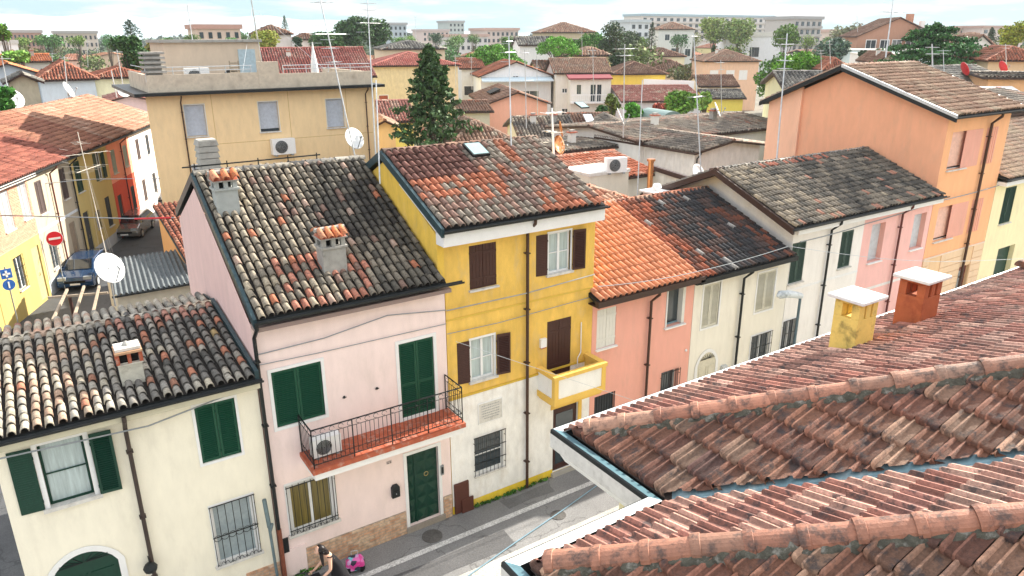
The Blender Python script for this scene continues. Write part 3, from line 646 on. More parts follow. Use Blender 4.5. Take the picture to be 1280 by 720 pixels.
# ------------------------------------------------------------------ pink house
PX0 = 3.32
H2 = thing('terraced_house', 'pale pink house with dark green shutters, iron balcony and brick plinth', 'house', (PX0, YF, 0))
pk = (.86, .70, .66); W2 = 4.79
o2 = dict(sh=(.30, 4.22, 1.16, 1.42), bd=(3.44, 3.50, .97, 2.08), gr=(.34, 1.25, 1.13, 1.38), dr=(3.48, .18, .93, 2.2))
walls(H2, W2, 7.6, 6.86, list(o2.values()), [(6.9, pk)], ridge=(4.45, 9.16), hb=7.75, depth=.16, side=(.74, .52, .48))
def col_pink(u, v):
    r = np.random.default_rng(11); n = len(u)
    d = np.exp(-(((u-2.9)/1.5)**2 + ((v-3.0)/1.9)**2)); d2 = np.clip((u-2.3)/2, 0, 1)*.30
    t = .42*r.random(n) + .30*vnoise(u, v, .8, 9) + .42*d + d2 + .06
    base = np.array([(.52, .43, .31), (.42, .355, .26), (.32, .275, .21), (.225, .195, .155), (.15, .135, .11), (.095, .087, .075), (.06, .055, .05)])
    c = ramp(base, t*.95)*(.85+.3*r.random((n, 1)))
    s = r.random(n); m = s < .03; c[m] = (.44, .17, .10); m = (s > .95); c[m] = (.42, .30, .24); m = (s > .88) & (s < .93); c[m] = (.23, .15, .12)
    m = (v < 1.7) & (u < 3.0) & (r.random(n) < .38) & (u > .7); c[m] = np.array((.46, .20, .14))*(.8+.4*r.random((m.sum(), 1)))
    return np.clip(c, 0, 1)
ro = gable_roof(H2, .03, W2-.16, (-.41, 7.10), (4.45, 9.50), (7.9, 7.9), PAL_OLD, seed=11, colfn=col_pink, expo=.29, pitch=.2, seg=7, rpal=PAL_GREY)
gutter(H2, -.02, W2+.28, -.50, 7.08)
def slope_box(mb, x0, x1, y0, z0, y1, z1, up, dn, m, c=(.5,)*3):
    mb.prism([(y0, z0-dn), (y0, z0+up), (y1, z1+up), (y1, z1-dn)], x0, x1, m, c, f=lambda p, t: (t, p[0], p[1]))
mb = MB(); slope_box(mb, -.035, .045, -.45, 7.08, 4.45, 9.5, .05, .16, VERGE); slope_box(mb, -.035, .045, 4.45, 9.5, 7.9, 7.9, .05, .16, VERGE); mb.build('flashing', None, H2)
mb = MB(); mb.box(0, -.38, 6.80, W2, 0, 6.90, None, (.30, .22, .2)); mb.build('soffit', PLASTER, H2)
window(H2, *o2['sh'], sur=.075, sill=False, shut='closed', sm=GREEN)
window(H2, *o2['bd'], sur=.085, sill=False, shut='closed', sm=GREEN)
window(H2, *o2['gr'], glass=YCURTAIN, sur=.06, leaves=2, grl=True, deco='scroll', gx=8, fr=.09)
door(H2, *o2['dr'], DGREEN, 'diamond', sur=.09, depth=.16)
mb = MB(); mb.box(3.30, -.03, 0, 3.39, 1.2, .1, STONEW); mb.box(3.36, -.06, 0, 4.55, .15, .17, mat('stone_step', (.3, .26, .22), rough=.9, var=.15)); mb.build('doorstep', None, H2)
mb = MB(); mb.box(0.03, -.035, 0, 3.36, -.001, .72); mb.box(4.52, -.035, 0, W2-.02, -.001, .72); mb.build('plinth', PBRICK, H2)
mb = MB(); mb.box(0.02, -.037, .0, .62, -.002, .86, None, pk); mb.build('wall_patch', PLASTER, H2)
mb = MB(); mb.prism([(-.11, 0), (.11, 0), (.11, .30), (.06, .37), (-.06, .37), (-.11, .30)], -.09, -.002, DMETAL); mb.box(-.06, -.097, .2, .06, -.09, .22, BLACK); mb.tube([(0, -.1, .12), (0, -.11, .12)], .014, 6, LMETAL); mb.build('mailbox', None, H2, loc=(3.10, 0, 1.29))
mb = MB(); mb.box(-.07, -.015, -.04, .07, 0, .04, mat('number_plate', (.5, .42, .4), var=.05)); mb.tube([(-.03, -.018, .02), (-.045, -.018, -.02), (-.01, -.018, -.02)], .006, 4, BLACK); mb.tube([(.02, -.018, .025), (.045, -.018, .0), (.02, -.018, -.02), (.045, -.018, -.02)], .006, 4, BLACK); mb.build('house_number', None, H2, loc=(2.99, 0, 2.36))
mb = MB(); mb.box(4.46, -.05, 1.45, 4.55, .0, 1.75, GMETAL); mb.box(4.475, -.056, 1.5, 4.535, -.05, 1.7, DMETAL); mb.build('intercom', None, H2)
mb = MB(); mb.box(.06, -.05, .82, .22, -.0, 1.22, DMETAL); mb.build('meter_box', None, H2)
downpipe(H2, .02, -.46, 7.0, 1.6, foot=None)
mb = MB(); mb.tube([(.02, -.11, 1.6), (.02, -.11, .0)], .055, 8); mb.build('downpipe_foot', mat('rusty_pipe', (.22, .07, .04), rough=.8, var=.3), H2)
for xx in (1.95, 2.8):
    mb = MB(); mb.box(-.02, -.03, -.03, .02, 0, .03); mb.box(-.05, -.035, -.012, .05, -.025, .012); mb.build('shutter_catch', DMETAL, H2, loc=(xx, 0, 4.55))
# balcony
bx0, bx1, by = .74, 4.76, -.98
B = MB(); B.box(bx0, by, 3.30, bx1, -.001, 3.42, REDTERRA); B.box(bx0+.05, by+.05, 3.12, bx1-.05, -.001, 3.30, WHITE); bal = B.build('balcony', None, H2)
T_ = MB()
for i in range(int((bx1-bx0)/.3)):
    for j in range(3): T_.box(bx0+.02+i*.3, by+.02+j*.31, 3.421, bx0+.3+i*.3, by+.31+j*.31, 3.428)
T_.build('floor_tiles', REDTERRA, bal)
rail = MB(); zt, zb = 4.42, 3.52
def rail_run(p, q, n):
    p, q = Vector(p), Vector(q)
    for zz, rr in ((zt, .018), (zt-.16, .008), (zb, .012), (zb+.16, .008)): rail.tube([p+Vector((0, 0, zz)), q+Vector((0, 0, zz))], rr, 5)
    for i in range(n+1):
        c = p.lerp(q, i/n); post = i % 9 == 0 or i == n
        rail.tube([c+Vector((0, 0, 3.42 if post else zb)), c+Vector((0, 0, zt if post else zt-.16))], .016 if post else .0075, 5)
        if i < n and i % 2 == 0:
            for zc in (zt-.08, zb+.08):
                cc = p.lerp(q, (i+.5)/n); dd = (q-p).normalized()
                rail.tube([cc+dd*(.06*math.cos(a*math.pi/5))+Vector((0, 0, zc+.06*math.sin(a*math.pi/5))) for a in range(9)], .006, 4)
rail_run((bx0+.06, by+.07, 0), (bx1-.06, by+.07, 0), 36); rail_run((bx0+.06, by+.07, 0), (bx0+.06, -.02, 0), 8); rail_run((bx1-.06, by+.07, 0), (bx1-.06, -.02, 0), 8)
rail.build('railing', DMETAL, bal)
# air conditioner standing on the balcony
AC = []
def ac_unit(loc, rotz, label, parent=None, s=1.0):
    t = thing('air_conditioner', label, 'air conditioner', loc, rotz)
    mb = MB(); mb.box(-.42*s, -.15*s, .06*s, .42*s, .15*s, .62*s, WHITE)
    for sx in (-.3, .3): mb.box((sx-.04)*s, -.16*s, 0, (sx+.04)*s, .16*s, .06*s, GMETAL)
    mb.build('casing', None, t)
    mb = MB(); mb.lathe([(0, 0), (.22*s, 0), (.23*s, .015*s), (.2*s, .02*s)], 18, DMETAL, T=Matrix.Translation((-.1*s, -.151*s, .34*s)) @ Matrix.Rotation(R(90), 4, 'X'))
    for i in range(5): mb.tube([(-.1*s+.04*s*(i+1)*math.cos(a*math.pi/8), -.176*s, .34*s+.04*s*(i+1)*math.sin(a*math.pi/8)) for a in range(17)], .005*s, 4, LMETAL)
    mb.build('fan_grille', None, t)
    return t
ac_unit((PX0+1.25, YF-.45, 3.43), R(0), 'white air conditioner unit standing on the pink house balcony', s=.82)
# chimneys of the pink house
def chimney(parent, x, y, z, w, d, h, pm, legs=.2, n=4, pal=PAL_ORANGE):
    ch = MB(); ch.box(-w/2, -d/2, 0, w/2, d/2, h, pm); ch.box(-w/2-.04, -d/2-.04, h-.02, w/2+.04, d/2+.04, h+.03, pm)
    for sx in (-w/2+.05, 0, w/2-.05):
        for sy in (-d/2+.05, d/2-.05): ch.box(sx-.05, sy-.05, h+.03, sx+.05, sy+.05, h+legs, pm)
    ch.box(-w/2+.12, -d/2+.12, h+.03, w/2-.12, d/2-.12, h+legs-.03, BLACK)
    o = ch.build('chimney', None, parent, loc=(x, y, z)); tile_cap(o, w, d, h+legs, n, pal); return o
slz = lambda yl: 7.10 + (yl+.41)*.4938
p = at(431, 350, z=7.75); chimney(H2, 2.16, .62, slz(.62)-.22, .56, .45, .80, CONC, .24, 4)
chimney(H2, .45, 3.0, slz(3.0)-.25, .52, .42, .82, mat('grey_render', (.38, .40, .38), rough=.9, var=.1), .22, 3)
# louvred concrete flue behind the ridge
fl = MB(); fl.box(-.2, -.2, 0, .2, .2, .95, CONC)
for i in range(5): fl.prism([(-.26, 0), (.26, 0), (.22, .13), (-.22, .13)], -.26, .26, CONC, f=lambda p, t, i=i: (p[0], t, .95+i*.155+p[1]))
fl.box(-.22, -.22, .95, .22, .22, 1.72, CONC)
fl.build('flue', None, H2, loc=(.50, 4.75, 8.62))
mb = MB(); mb.tube([(-.2, 4.5, 9.70), (3.4, 4.5, 9.72)], .02, 6)
for q in range(5): mb.tube([(.1+q*.8, 4.5, 9.5), (.1+q*.8, 4.5, 9.78)], .015, 5)
mb.build('ridge_rail', DMETAL, H2)

# ------------------------------------------------------------------ yellow house
YX0 = 8.13
H3 = thing('terraced_house', 'mustard yellow three storey house with white lower floor, brown shutters and masonry balcony', 'house', (YX0, YF, 0))
yl = (.76, .49, .11); yw = (.84, .83, .80); W3 = 4.85
def r3(x0, z0, x1, z1): return (x0-YX0, z0, x1-x0, z1-z0)
o3 = dict(a=r3(8.85, 6.60, 9.67, 7.78), b=r3(11.35, 6.58, 12.10, 7.74), c=r3(8.83, 4.0, 9.56, 5.2), bd=r3(11.34, 3.40, 12.20, 5.16), g=r3(8.87, 1.03, 9.83, 2.22), d=r3(11.60, .14, 12.52, 2.30))
walls(H3, W3, 6.0, 8.20, list(o3.values()), [(.26, (.78, .56, .05)), (3.66, yw), (8.3, yl)], side=(.80, .53, .09), ridge=(2.95, 9.62), hb=8.2, depth=.13, mat_=OLDPLASTER)
mb = MB(); mb.prism([(-.002, 6.95), (-.002, 8.2), (2.95, 9.62), (5.99, 8.2), (5.99, 6.95)], -.19, .001, None, (.80, .53, .09), f=lambda p, t: (t, p[0], p[1])); mb.build('upper_wall', OLDPLASTER, H3)
def col_yel(u, v):
    r = np.random.default_rng(21); n = len(u); nn = vnoise(u, v, 1.0, 33); s = r.random(n)
    t = .5*r.random(n)+.4*nn + .02
    base = np.array([(.42, .36, .28), (.33, .285, .23), (.26, .225, .185), (.30, .19, .15), (.20, .13, .11), (.14, .09, .075)])
    c = ramp(base, t)*(.85+.3*r.random((n, 1)))
    red = ((np.abs(v-(1.55-.12*u)) < .55) & (u < 2.5) & (r.random(n) < .8)) | ((u > 2.0) & (v < 2.4) & (vnoise(u*4.5, v, .9, 77) > .66)) | (np.abs(u-3.6) < .15) & (v > 2.1)
    c[red] = .7*np.array((.50, .155, .075))+.3*c[red]; c[red] *= (.8+.4*r.random((red.sum(), 1)))
    top = (v > 2.1-.12*u) & (u < 2.1); c[top] = np.array((.17, .085, .07))*(.7+.7*r.random((top.sum(), 1)))
    return np.clip(c, 0, 1)
ro = gable_roof(H3, -.22, W3-.02, (-.42, 8.42), (2.95, 9.86), (6.2, 8.35), PAL_OLD, seed=21, colfn=col_yel, expo=.3, pitch=.2, seg=7, rpal=PAL_BROWN)
gutter(H3, -.25, W3+.05, -.50, 8.40)
mb = MB(); slope_box(mb, -.29, -.21, -.48, 8.42, 2.95, 9.87, .05, .17, VERGE); slope_box(mb, -.29, -.21, 2.95, 9.87, 6.2, 8.36, .05, .17, VERGE); mb.build('flashing', None, H3)
mb = MB(); mb.box(-.2, -.40, 7.98, W3-.0, -.0005, 8.30, WHITE); mb.prism([(-.4, 8.29), (0, 8.29), (2.0, 9.14), (2.0, 9.2)], -.2, 0, WHITE, f=lambda p, t: (t, p[0], p[1])); mb.build('cornice', None, H3)
window(H3, *o3['a'], sur=0, sill=True, shut='closed', sm=BROWN, plain=True)
window(H3, *o3['b'], sur=.05, shut='open', sm=BROWN, sw=.40, glass=CURTAIN, mull=1, plain=False, splay=8)
window(H3, *o3['c'], sur=.05, shut='open', sm=BROWN, sw=.40, glass=CURTAIN, mull=1, splay=8)
window(H3, *o3['bd'], sur=0, sill=False, shut='closed', sm=BROWN, plain=True)
window(H3, *o3['g'], sur=.0, sill=True, grl=True, deco='plain', gx=8, leaves=1, mull=1)
door(H3, *o3['d'], BROWN, 'glass', sur=0, depth=.13)
mb = MB(); mb.box(o3['d'][0]-.1, -.03, 2.32, o3['d'][0]+1.04, -.0, 2.44, None, yl); mb.box(o3['d'][0]+.93, -.03, .0, o3['d'][0]+1.06, -.0, 2.32, None, yl); mb.box(o3['d'][0]-.05, -.1, 0, o3['d'][0]+1.0, .1, .13, None, (.4, .38, .35)); mb.build('door_surround', PLASTER, H3)
mb = MB(); mb.box(0, -.03, 3.60, W3-.02, -.0, 3.66, None, (.60, .40, .05)); mb.box(0, -.02, 5.88, W3-.02, -.0, 5.92, None, (.64, .44, .08)); mb.build('string_course', PLASTER, H3)
downpipe(H3, 10.59-YX0, -.46, 8.32, .05, m=mat('brown_pipe2', (.06, .03, .02), rough=.5))
mb = MB(); mb.box(.05, -.06, .03, .50, -.0, .98); mb.box(.25, -.10, .0, .62, -.06, .45); mb.build('meter_cabinet', mat('brown_cabinet', (.10, .035, .025), rough=.6), H3)
mb = MB(); mb.box(0, -.02, 0, .75, -.001, .60, STONEW)
for (x0, x1, z0, z1) in ((-.02, .77, -.02, 0), (-.02, .77, .6, .62), (-.02, 0, 0, .6), (.75, .77, 0, .6)): mb.box(x0, -.03, z0, x1, -.001, z1, WHITE)
rr = random.Random(2)
for j in range(6):
    x = .09+(.08 if j == 5 else 0)
    while x < .64: w = rr.uniform(.015, .05); mb.box(x, -.024, .50-j*.078, x+w, -.02, .522-j*.078, GMETAL); x += w+.018
mb.build('inscribed_plaque', None, H3, loc=(9.03-YX0, 0, 2.63))
mb = MB(); mb.box(0, -.1, 0, .2, -.001, .26, LMETAL); mb.build('junction_box', None, H3, loc=(.1, 0, 3.0))
mb = MB(); mb.box(0, -.09, 0, .2, -.001, .26, WHITE); mb.box(.02, -.095, -.03, .18, -.02, 0, REDTERRA); mb.build('alarm_box', None, H3, loc=(11.07-YX0, 0, 4.45))
# masonry balcony
B = MB(); b0, b1, byy = 11.0-YX0, 12.85-YX0, -.86
B.box(b0, byy, 2.95, b1, -.001, 3.13, None, yl); B.box(b0+.08, byy+.08, 2.85, b1-.08, -.001, 2.95, None, yl)
B.box(b0, byy, 3.13, b0+.14, byy+.14, 3.75, None, yl); B.box(b1-.14, byy, 3.13, b1, byy+.14, 3.75, None, yl)
B.box(b0-.03, byy-.03, 3.75, b1+.03, byy+.15, 3.86, None, yl); B.box(b0-.03, byy+.15, 3.75, b0+.15, -.001, 3.86, None, yl); B.box(b1-.15, byy+.15, 3.75, b1+.03, -.001, 3.86, None, yl)
B.box(b0+.14, byy+.03, 3.13, b1-.14, byy+.11, 3.75, None, yw); B.box(b0+.03, byy+.14, 3.13, b0+.11, -.001, 3.75, None, yw); B.box(b1-.11, byy+.14, 3.13, b1-.03, -.001, 3.75, None, yl)
B.box(b0+.12, byy+.111, 3.131, b1-.12, byy+.12, 3.74, None, yl)
B.build('balcony', PLASTER, H3)
mb = MB(); mb.tube([(b1-.3, -.03, 4.9), (b1-.3, -.04, 3.95), (b1-.42, -.05, 3.8), (b1-.42, -.05, 3.2)], .018, 6); mb.build('drain_tube', WHITE, H3)
mb = MB(); mb.box(-.28, -.33, 0, .28, .33, .07, DMETAL); mb.box(-.24, -.29, .07, .24, .29, .08, mat('skylight_glass', (.25, .38, .38), rough=.12, spec=.9, var=.1))
pp = at(600, 192, z=9.62); sy = 2.35; mb.build('skylight', None, H3, loc=(10.5-YX0, sy, 8.42+(sy+.42)*.4273+.17), rot=(math.atan(.4273), 0, 0))

# ------------------------------------------------------------------ coral house + narrow cream house, one roof with two kinds of tile
H4 = thing('terraced_house', 'coral pink house with bright orange tiled roof, white shuttered window and barred ground floor', 'house', (12.99, YF, 0))
co = (.80, .40, .32); W4 = 4.26
def rr4(X, x0, z0, x1, z1): return (x0-X, z0, x1-x0, z1-z0)
o4 = dict(a=rr4(12.99, 13.17, 3.86, 13.92, 5.12), b=rr4(12.99, 16.0, 3.93, 16.85, 5.24), g=rr4(12.99, 16.0, 1.0, 16.78, 2.33), d=rr4(12.99, 13.18, .3, 14.02, 2.25))
walls(H4, W4-.01, 6.4, 5.40, list(o4.values()), [(5.5, co)], ridge=(3.9, 6.95), hb=6.0, depth=.22)
def col_or(u, v):
    r = np.random.default_rng(4); return np.array((.56, .235, .13))*(.82+.36*r.random((len(u), 1)))*np.array((1, 1, 1))
gable_roof(H4, -.18, W4-.2, (-.45, 5.58), (3.9, 7.22), (6.6, 6.2), PAL_ORANGE, seed=31, colfn=col_or, mat_=TILECLEAN, expo=.36, pitch=.215, seg=6, jit=.3, rpal=PAL_PALE)
mb = MB(); mb.box(-.22, -.52, 5.42, W4-.1, -.36, 5.60, BMETAL); mb.box(-.18, -.36, 5.40, W4-.2, -.001, 5.44, BMETAL); mb.build('gutter', None, H4)
window(H4, *o4['a'], sur=0, shut='closed', sm=OFFWHITE, plain=True, depth=.22, sillm=WHITE)
window(H4, *o4['b'], sur=0, leaves=1, depth=.22, sillm=WHITE, frame=mat('blue_frame', (.2, .35, .42)))
mb = MB(); mb.box(.02, -.012, 0, .07, .2, 1.3, WHITE); mb.build('window_reveal', None, H4, loc=(16.0-12.99, 0, 3.94)); mb = MB(); mb.box(.73, -.012, 0, .85, .21, 1.3, OFFWHITE); mb.build('window_reveal', None, H4, loc=(16.0-12.99, 0, 3.94))
window(H4, *o4['g'], sur=0, leaves=1, grl=True, deco='scroll', gx=8, depth=.22)
mb = MB(); w, h = o4['d'][2], o4['d'][3]
for i in range(9): mb.tube([(w*i/8, .02, 0), (w*i/8, .02, h)], .014, 5, DMETAL)
mb.box(0, .1, 0, w, .14, h, mat('slate_door', (.05, .06, .07), rough=.4)); mb.box(0, 0.0, h*.62, w, .03, h*.64, LMETAL); mb.box(0, 0, .02, w, .03, .06, DMETAL); dd = mb.build('door', None, H4, loc=(o4['d'][0], 0, .3))
mb = MB(); mb.tube([(w*.8, -.0, h*.35), (w*.8, -.03, h*.36), (w*.8, -.03, h*.52)], .015, 6); mb.build('handle', LMETAL, dd)
downpipe(H4, 15.25-12.99, -.44, 5.44, .05, m=mat('brown_pipe2', (.06, .03, .02)))
mb = MB(); mb.lathe([(0, 0), (.05, .01), (.04, .04), (0, .05)], 8, WHITE, T=Matrix.Translation((17.05-12.99, -.01, 2.9)) @ Matrix.Rotation(R(90), 4, 'X')); mb.build('socket_cap', None, H4)

H5 = thing('terraced_house', 'narrow ivory house with pale louvred shutters and small arched door under dark patched roof', 'house', (17.26, YF, 0))
iv = (.80, .76, .66); W5 = 4.83
q5 = lambda *a: rr4(17.26, *a)
o5 = dict(a=q5(17.70, 3.5, 18.50, 5.05), b=q5(20.40, 3.5, 21.36, 4.97), g=q5(20.40, 1.2, 21.45, 2.58))
walls(H5, W5-.02, 6.4, 5.28, list(o5.values()), [(5.5, iv)], ridge=(3.9, 6.85), hb=6.0)
def col_dk(u, v):
    r = np.random.default_rng(6); n = len(u); t = vnoise(u, v, .9, 15)*.55 + .45*r.random(n) + np.clip((u-.3)/4, 0, .36) + .02
    base = np.array([(.50, .25, .17), (.40, .15, .09), (.34, .11, .065), (.20, .08, .055), (.085, .06, .055), (.045, .045, .05)]); c = ramp(base, t)*(.8+.4*r.random((n, 1)))
    m = r.random(n) < .02; c[m] = (.35, .34, .33); return np.clip(c, 0, 1)
gable_roof(H5, -.42, W5-.3, (-.43, 5.50), (3.9, 7.18), (6.6, 6.2), PAL_RED, seed=41, colfn=col_dk, expo=.33, pitch=.21, seg=6, jit=.4, rpal=palette([(TERRA, .4), ((.5, .3, .2), .4), (DARK, .2)]))
mb = MB(); mb.box(-.3, -.52, 5.34, W5-.28, -.36, 5.50, DMETAL); mb.box(-.3, -.36, 5.28, W5-.2, -.001, 5.32, None, iv); mb.build('gutter', DMETAL, H5)
for k_ in ('a', 'b'): window(H5, *o5[k_], sur=.06, sill=False, shut='closed', sm=mat('ivory_shutter', (.58, .56, .47), rough=.6))
window(H5, *o5['g'], sur=.06, leaves=2, grl=True, deco='plain', gx=9)
downpipe(H5, 19.54-17.26, -.44, 5.4, .05)
arch_door(H5, 17.68-17.26, 0, .9, 2.55, .42, mat('ivory_door', (.62, .58, .46), rough=.6), sw=.12)
mb = MB(); mb.box(-.12, -.12, 0, .12, -.001, .30, LMETAL); mb.box(-.06, -.13, .04, .06, -.12, .2, DMETAL); mb.build('mailbox', None, H5, loc=(19.0-17.26, 0, 1.55))
mb = MB(); mb.tube([(.3, -.45, 5.9), (3.0, .4, 6.2), (5.2, .6, 6.2)], .02, 5); 

# ------------------------------------------------------------------ white house and pink house under one grey roof
H6 = thing('terraced_house', 'white and rose house pair under one dark grey tiled roof, before the tall orange house', 'house', (22.1, YF, 0))
wh = (.82, .79, .75); ro_ = (.82, .48, .44); W6 = 9.22
q6 = lambda *a: rr4(22.1, *a)
o6 = dict(a=q6(22.12, 4.25, 22.92, 5.78), b=q6(25.05, 4.32, 25.82, 5.78), g=q6(22.1+.01, 1.3, 22.92, 2.78), c=q6(27.02, 4.2, 27.95, 5.78), d=q6(30.02, 4.26, 30.95, 5.78))
def pair_walls():
    mb = MB(); hs = list(o6.values()); x1 = 26.45-22.1
    panel(mb, x1, 0, 6.32, [h for h in hs if h[0] < x1], [(6.4, wh)], .2); panel(mb, W6-.02, 0, 6.32, [h for h in hs if h[0] > x1], [(3.0, ro_), (3.12, (.75, .7, .68)), (6.4, ro_)], .26, X0=x1, reveal=(.76, .42, .36))
    for x in (0, W6-.02): mb.face([(x, 0, 0), (x, 7, 0), (x, 7, 6.4), (x, 3.25, 7.85), (x, 0, 6.32)], None, wh)
    mb.face([(W6, 7, 0), (0, 7, 0), (0, 7, 6.4), (W6, 7, 6.4)], None, wh)
    return mb.build('wall', PLASTER, H6)
pair_walls()
def col_gr(u, v):
    r = np.random.default_rng(8); n = len(u); d = np.clip((u-1.6+.25*v)/2.5, 0, 1)
    t = .55*r.random(n)+.35*vnoise(u, v, .8, 44)+.22*d
    base = np.array([(.46, .385, .28), (.35, .295, .22), (.25, .215, .17), (.17, .15, .125), (.11, .102, .09), (.065, .062, .058)]); c = ramp(base, t)*(.8+.4*r.random((n, 1)))
    m = r.random(n) < .05; c[m] = (.42, .22, .16); m = (v > 3.5) & (u > 2) & (u < 6.5) & (r.random(n) < .6); c[m] = (.42, .17, .12); return np.clip(c, 0, 1)
gable_roof(H6, -.62, W6-.1, (-.42, 6.52), (3.25, 8.0), (7.2, 6.4), PAL_GREY, seed=51, colfn=col_gr, expo=.3, pitch=.2, seg=5)
gutter(H6, -.7, W6+.1, -.50, 6.50)
mb = MB(); mb.box(-.3, -.40, 6.22, W6-.02, -.001, 6.38, WHITE); mb.build('cornice', None, H6)
mb = MB(); slope_box(mb, -.70, -.61, -.45, 6.5, 3.25, 8.02, .03, .2, BMETAL); slope_box(mb, -.70, -.61, 3.25, 8.02, 7.2, 6.42, .03, .2, BMETAL); mb.build('bargeboard', None, H6)
for k_ in ('a', 'b'): window(H6, *o6[k_], sur=0, sill=True, shut='closed', sm=mat('grey_green_shutter', (.04, .075, .06), rough=.6), label=None)
window(H6, *o6['g'], sur=.05, grl=True, deco='plain', gx=7, leaves=2)
for k_ in ('c', 'd'): window(H6, *o6[k_], sur=0, roller=(mat('grey_blind', (.55, .57, .6), rough=.6), 1.0), depth=.26, sillm=WHITE)
downpipe(H6, 24.2-22.1, -.46, 6.42, .05); downpipe(H6, 28.9-22.1, -.46, 6.42, .05, m=mat('oxide_pipe', (.11, .03, .025), rough=.5))
mb = MB(); mb.box(0, -.02, 3.95, 4.33, 0, 4.03, WHITE); mb.build('string_course', None, H6)

# ------------------------------------------------------------------ tall orange house
H7 = thing('terraced_house', 'tall bright orange house with stone clad ground floor and recessed roller blind windows', 'house', (31.33, YF, 0))
og = (.84, .44, .23); W7 = 5.25
q7 = lambda *a: rr4(31.33, *a)
o7 = [q7(31.85, 7.42, 33.35, 9.0), q7(31.85, 4.32, 33.35, 5.84), q7(31.9, .1, 32.8, 2.5), q7(34.7, .1, 35.6, 2.7)]
walls(H7, W7, 8.75, 9.55, o7, [(3.6, (.72, .50, .30)), (9.6, og)], side=(.83, .41, .25), ridge=(4.85, 11.3), hb=9.55, depth=.24)
gable_roof(H7, -.35, W7+.35, (-.42, 9.72), (4.85, 11.5), (9.1, 9.65), PAL_PALE, seed=61, expo=.33, pitch=.22, seg=5, colfn=lambda u, v: palette([((.40, .27, .19), .5), ((.33, .20, .14), .25), ((.46, .36, .26), .25)])(u, v, 5)*(1-.25*(np.abs(((v/.66) % 1)-.5) < .2))[:, None])
gutter(H7, -.4, W7+.4, -.50, 9.70)
mb = MB(); slope_box(mb, -.43, -.34, -.48, 9.72, 4.85, 11.52, .07, .06, LMETAL); slope_box(mb, -.43, -.34, -.48, 9.66, 4.85, 11.46, .0, .16, DMETAL); slope_box(mb, -.43, -.34, 4.85, 11.52, 9.1, 9.67, .02, .18, DMETAL)
mb.build('flashing', None, H7); mb = MB(); slope_box(mb, W7+.34, W7+.43, -.48, 9.72, 4.85, 11.52, .07, .1, LMETAL); mb.build('flashing', None, H7)
PINKP = (.72, .36, .28)
for (z0, z1) in ((7.42, 9.0), (4.32, 5.84)):
    mb = MB(); mb.box(2.05, -.012, z0, 3.0, 0, z1, None, PINKP)
    for i in range(6): mb.box(3.35+i*.17, -.02, z0, 3.45+i*.17, 0, z1, None, PINKP)
    mb.box(1.6, -.012, z0, 2.05, .0, z1, None, PINKP); mb.build('wall_panel', PLASTER, H7)
for o_ in o7[:2]: window(H7, *o_, sur=0, roller=(mat('salmon_blind', (.78, .50, .40), rough=.7), .93), depth=.2, sillm=STONEW)
door(H7, *o7[2], mat('dark_red_door', (.13, .02, .015), rough=.5), 'panel', sur=0, depth=.2); door(H7, *o7[3], mat('dark_red_door', (.13, .02, .015), rough=.5), 'glass', sur=0, depth=.2)
mb = MB()
for i in range(11):
    for (a, b) in ((.02, .5), (1.5, 3.3), (4.3, 5.2)): mb.box(a, -.03, .1+i*.32, b, -.001, .39+i*.32, None, (.74, .54, .36))
mb.box(.02, -.05, 3.6, W7-.02, -.001, 3.66, None, (.74, .6, .48)); mb.build('stone_cladding', PLASTER, H7)
downpipe(H7, 34.75-31.33, -.46, 9.62, .05, m=mat('brown_pipe2', (.06, .03, .02)), r=.06)
mb = MB(); mb.prism([(6.9, 0), (8.72, 0), (8.72, 9.68), (6.9, 10.48)], -.12, -.001, None, (.86, .50, .34), f=lambda p, t: (t, p[0], p[1])); mb.build('rear_wall_bay', PLASTER, H7)  # bay colour lightened to stand for the brighter light on its plane
# ------------------------------------------------------------------ pale yellow house at the right edge
H8 = thing('terraced_house', 'butter yellow house with dark green shutters at the right edge, beyond the orange house', 'house', (36.62, YF, 0))
by_ = (.82, .74, .46)
o8 = [(1.0, 4.3, 1.1, 1.75), (1.6, .1, 1.7, 2.9), (6.2, 4.6, 1.0, 1.5), (6.0, .1, 1.5, 2.6)]
walls(H8, 11, 8.5, 6.4, o8, [(6.5, by_)], ridge=(4.2, 8.1), hb=6.5, depth=.3)
gable_roof(H8, -.02, 11.3, (-.42, 6.6), (4.2, 8.35), (8.8, 6.6), PAL_PALE, seed=71, expo=.33, pitch=.22, seg=5, colfn=lambda u, v: palette([((.42, .33, .24), .5), ((.30, .22, .17), .25), ((.45, .27, .19), .25)])(u, v, 5))
gutter(H8, 0, 11.4, -.5, 6.58); mb = MB(); mb.box(0.02, -.4, 6.28, 11, -.001, 6.46, WHITE); mb.build('cornice', None, H8)
window(H8, *o8[0], sur=0, shut='closed', sm=DGREEN, depth=.3); window(H8, *o8[2], sur=0, shut='closed', sm=DGREEN, depth=.3)
door(H8, *o8[1], DGREEN, 'board', sur=0, depth=.3, name='garage_door'); door(H8, *o8[3], DGREEN, 'board', sur=0, depth=.3)
mb = MB(); mb.box(5.6, -.9, 2.95, 9, -.001, 3.05); mb.build('canopy', DMETAL, H8)
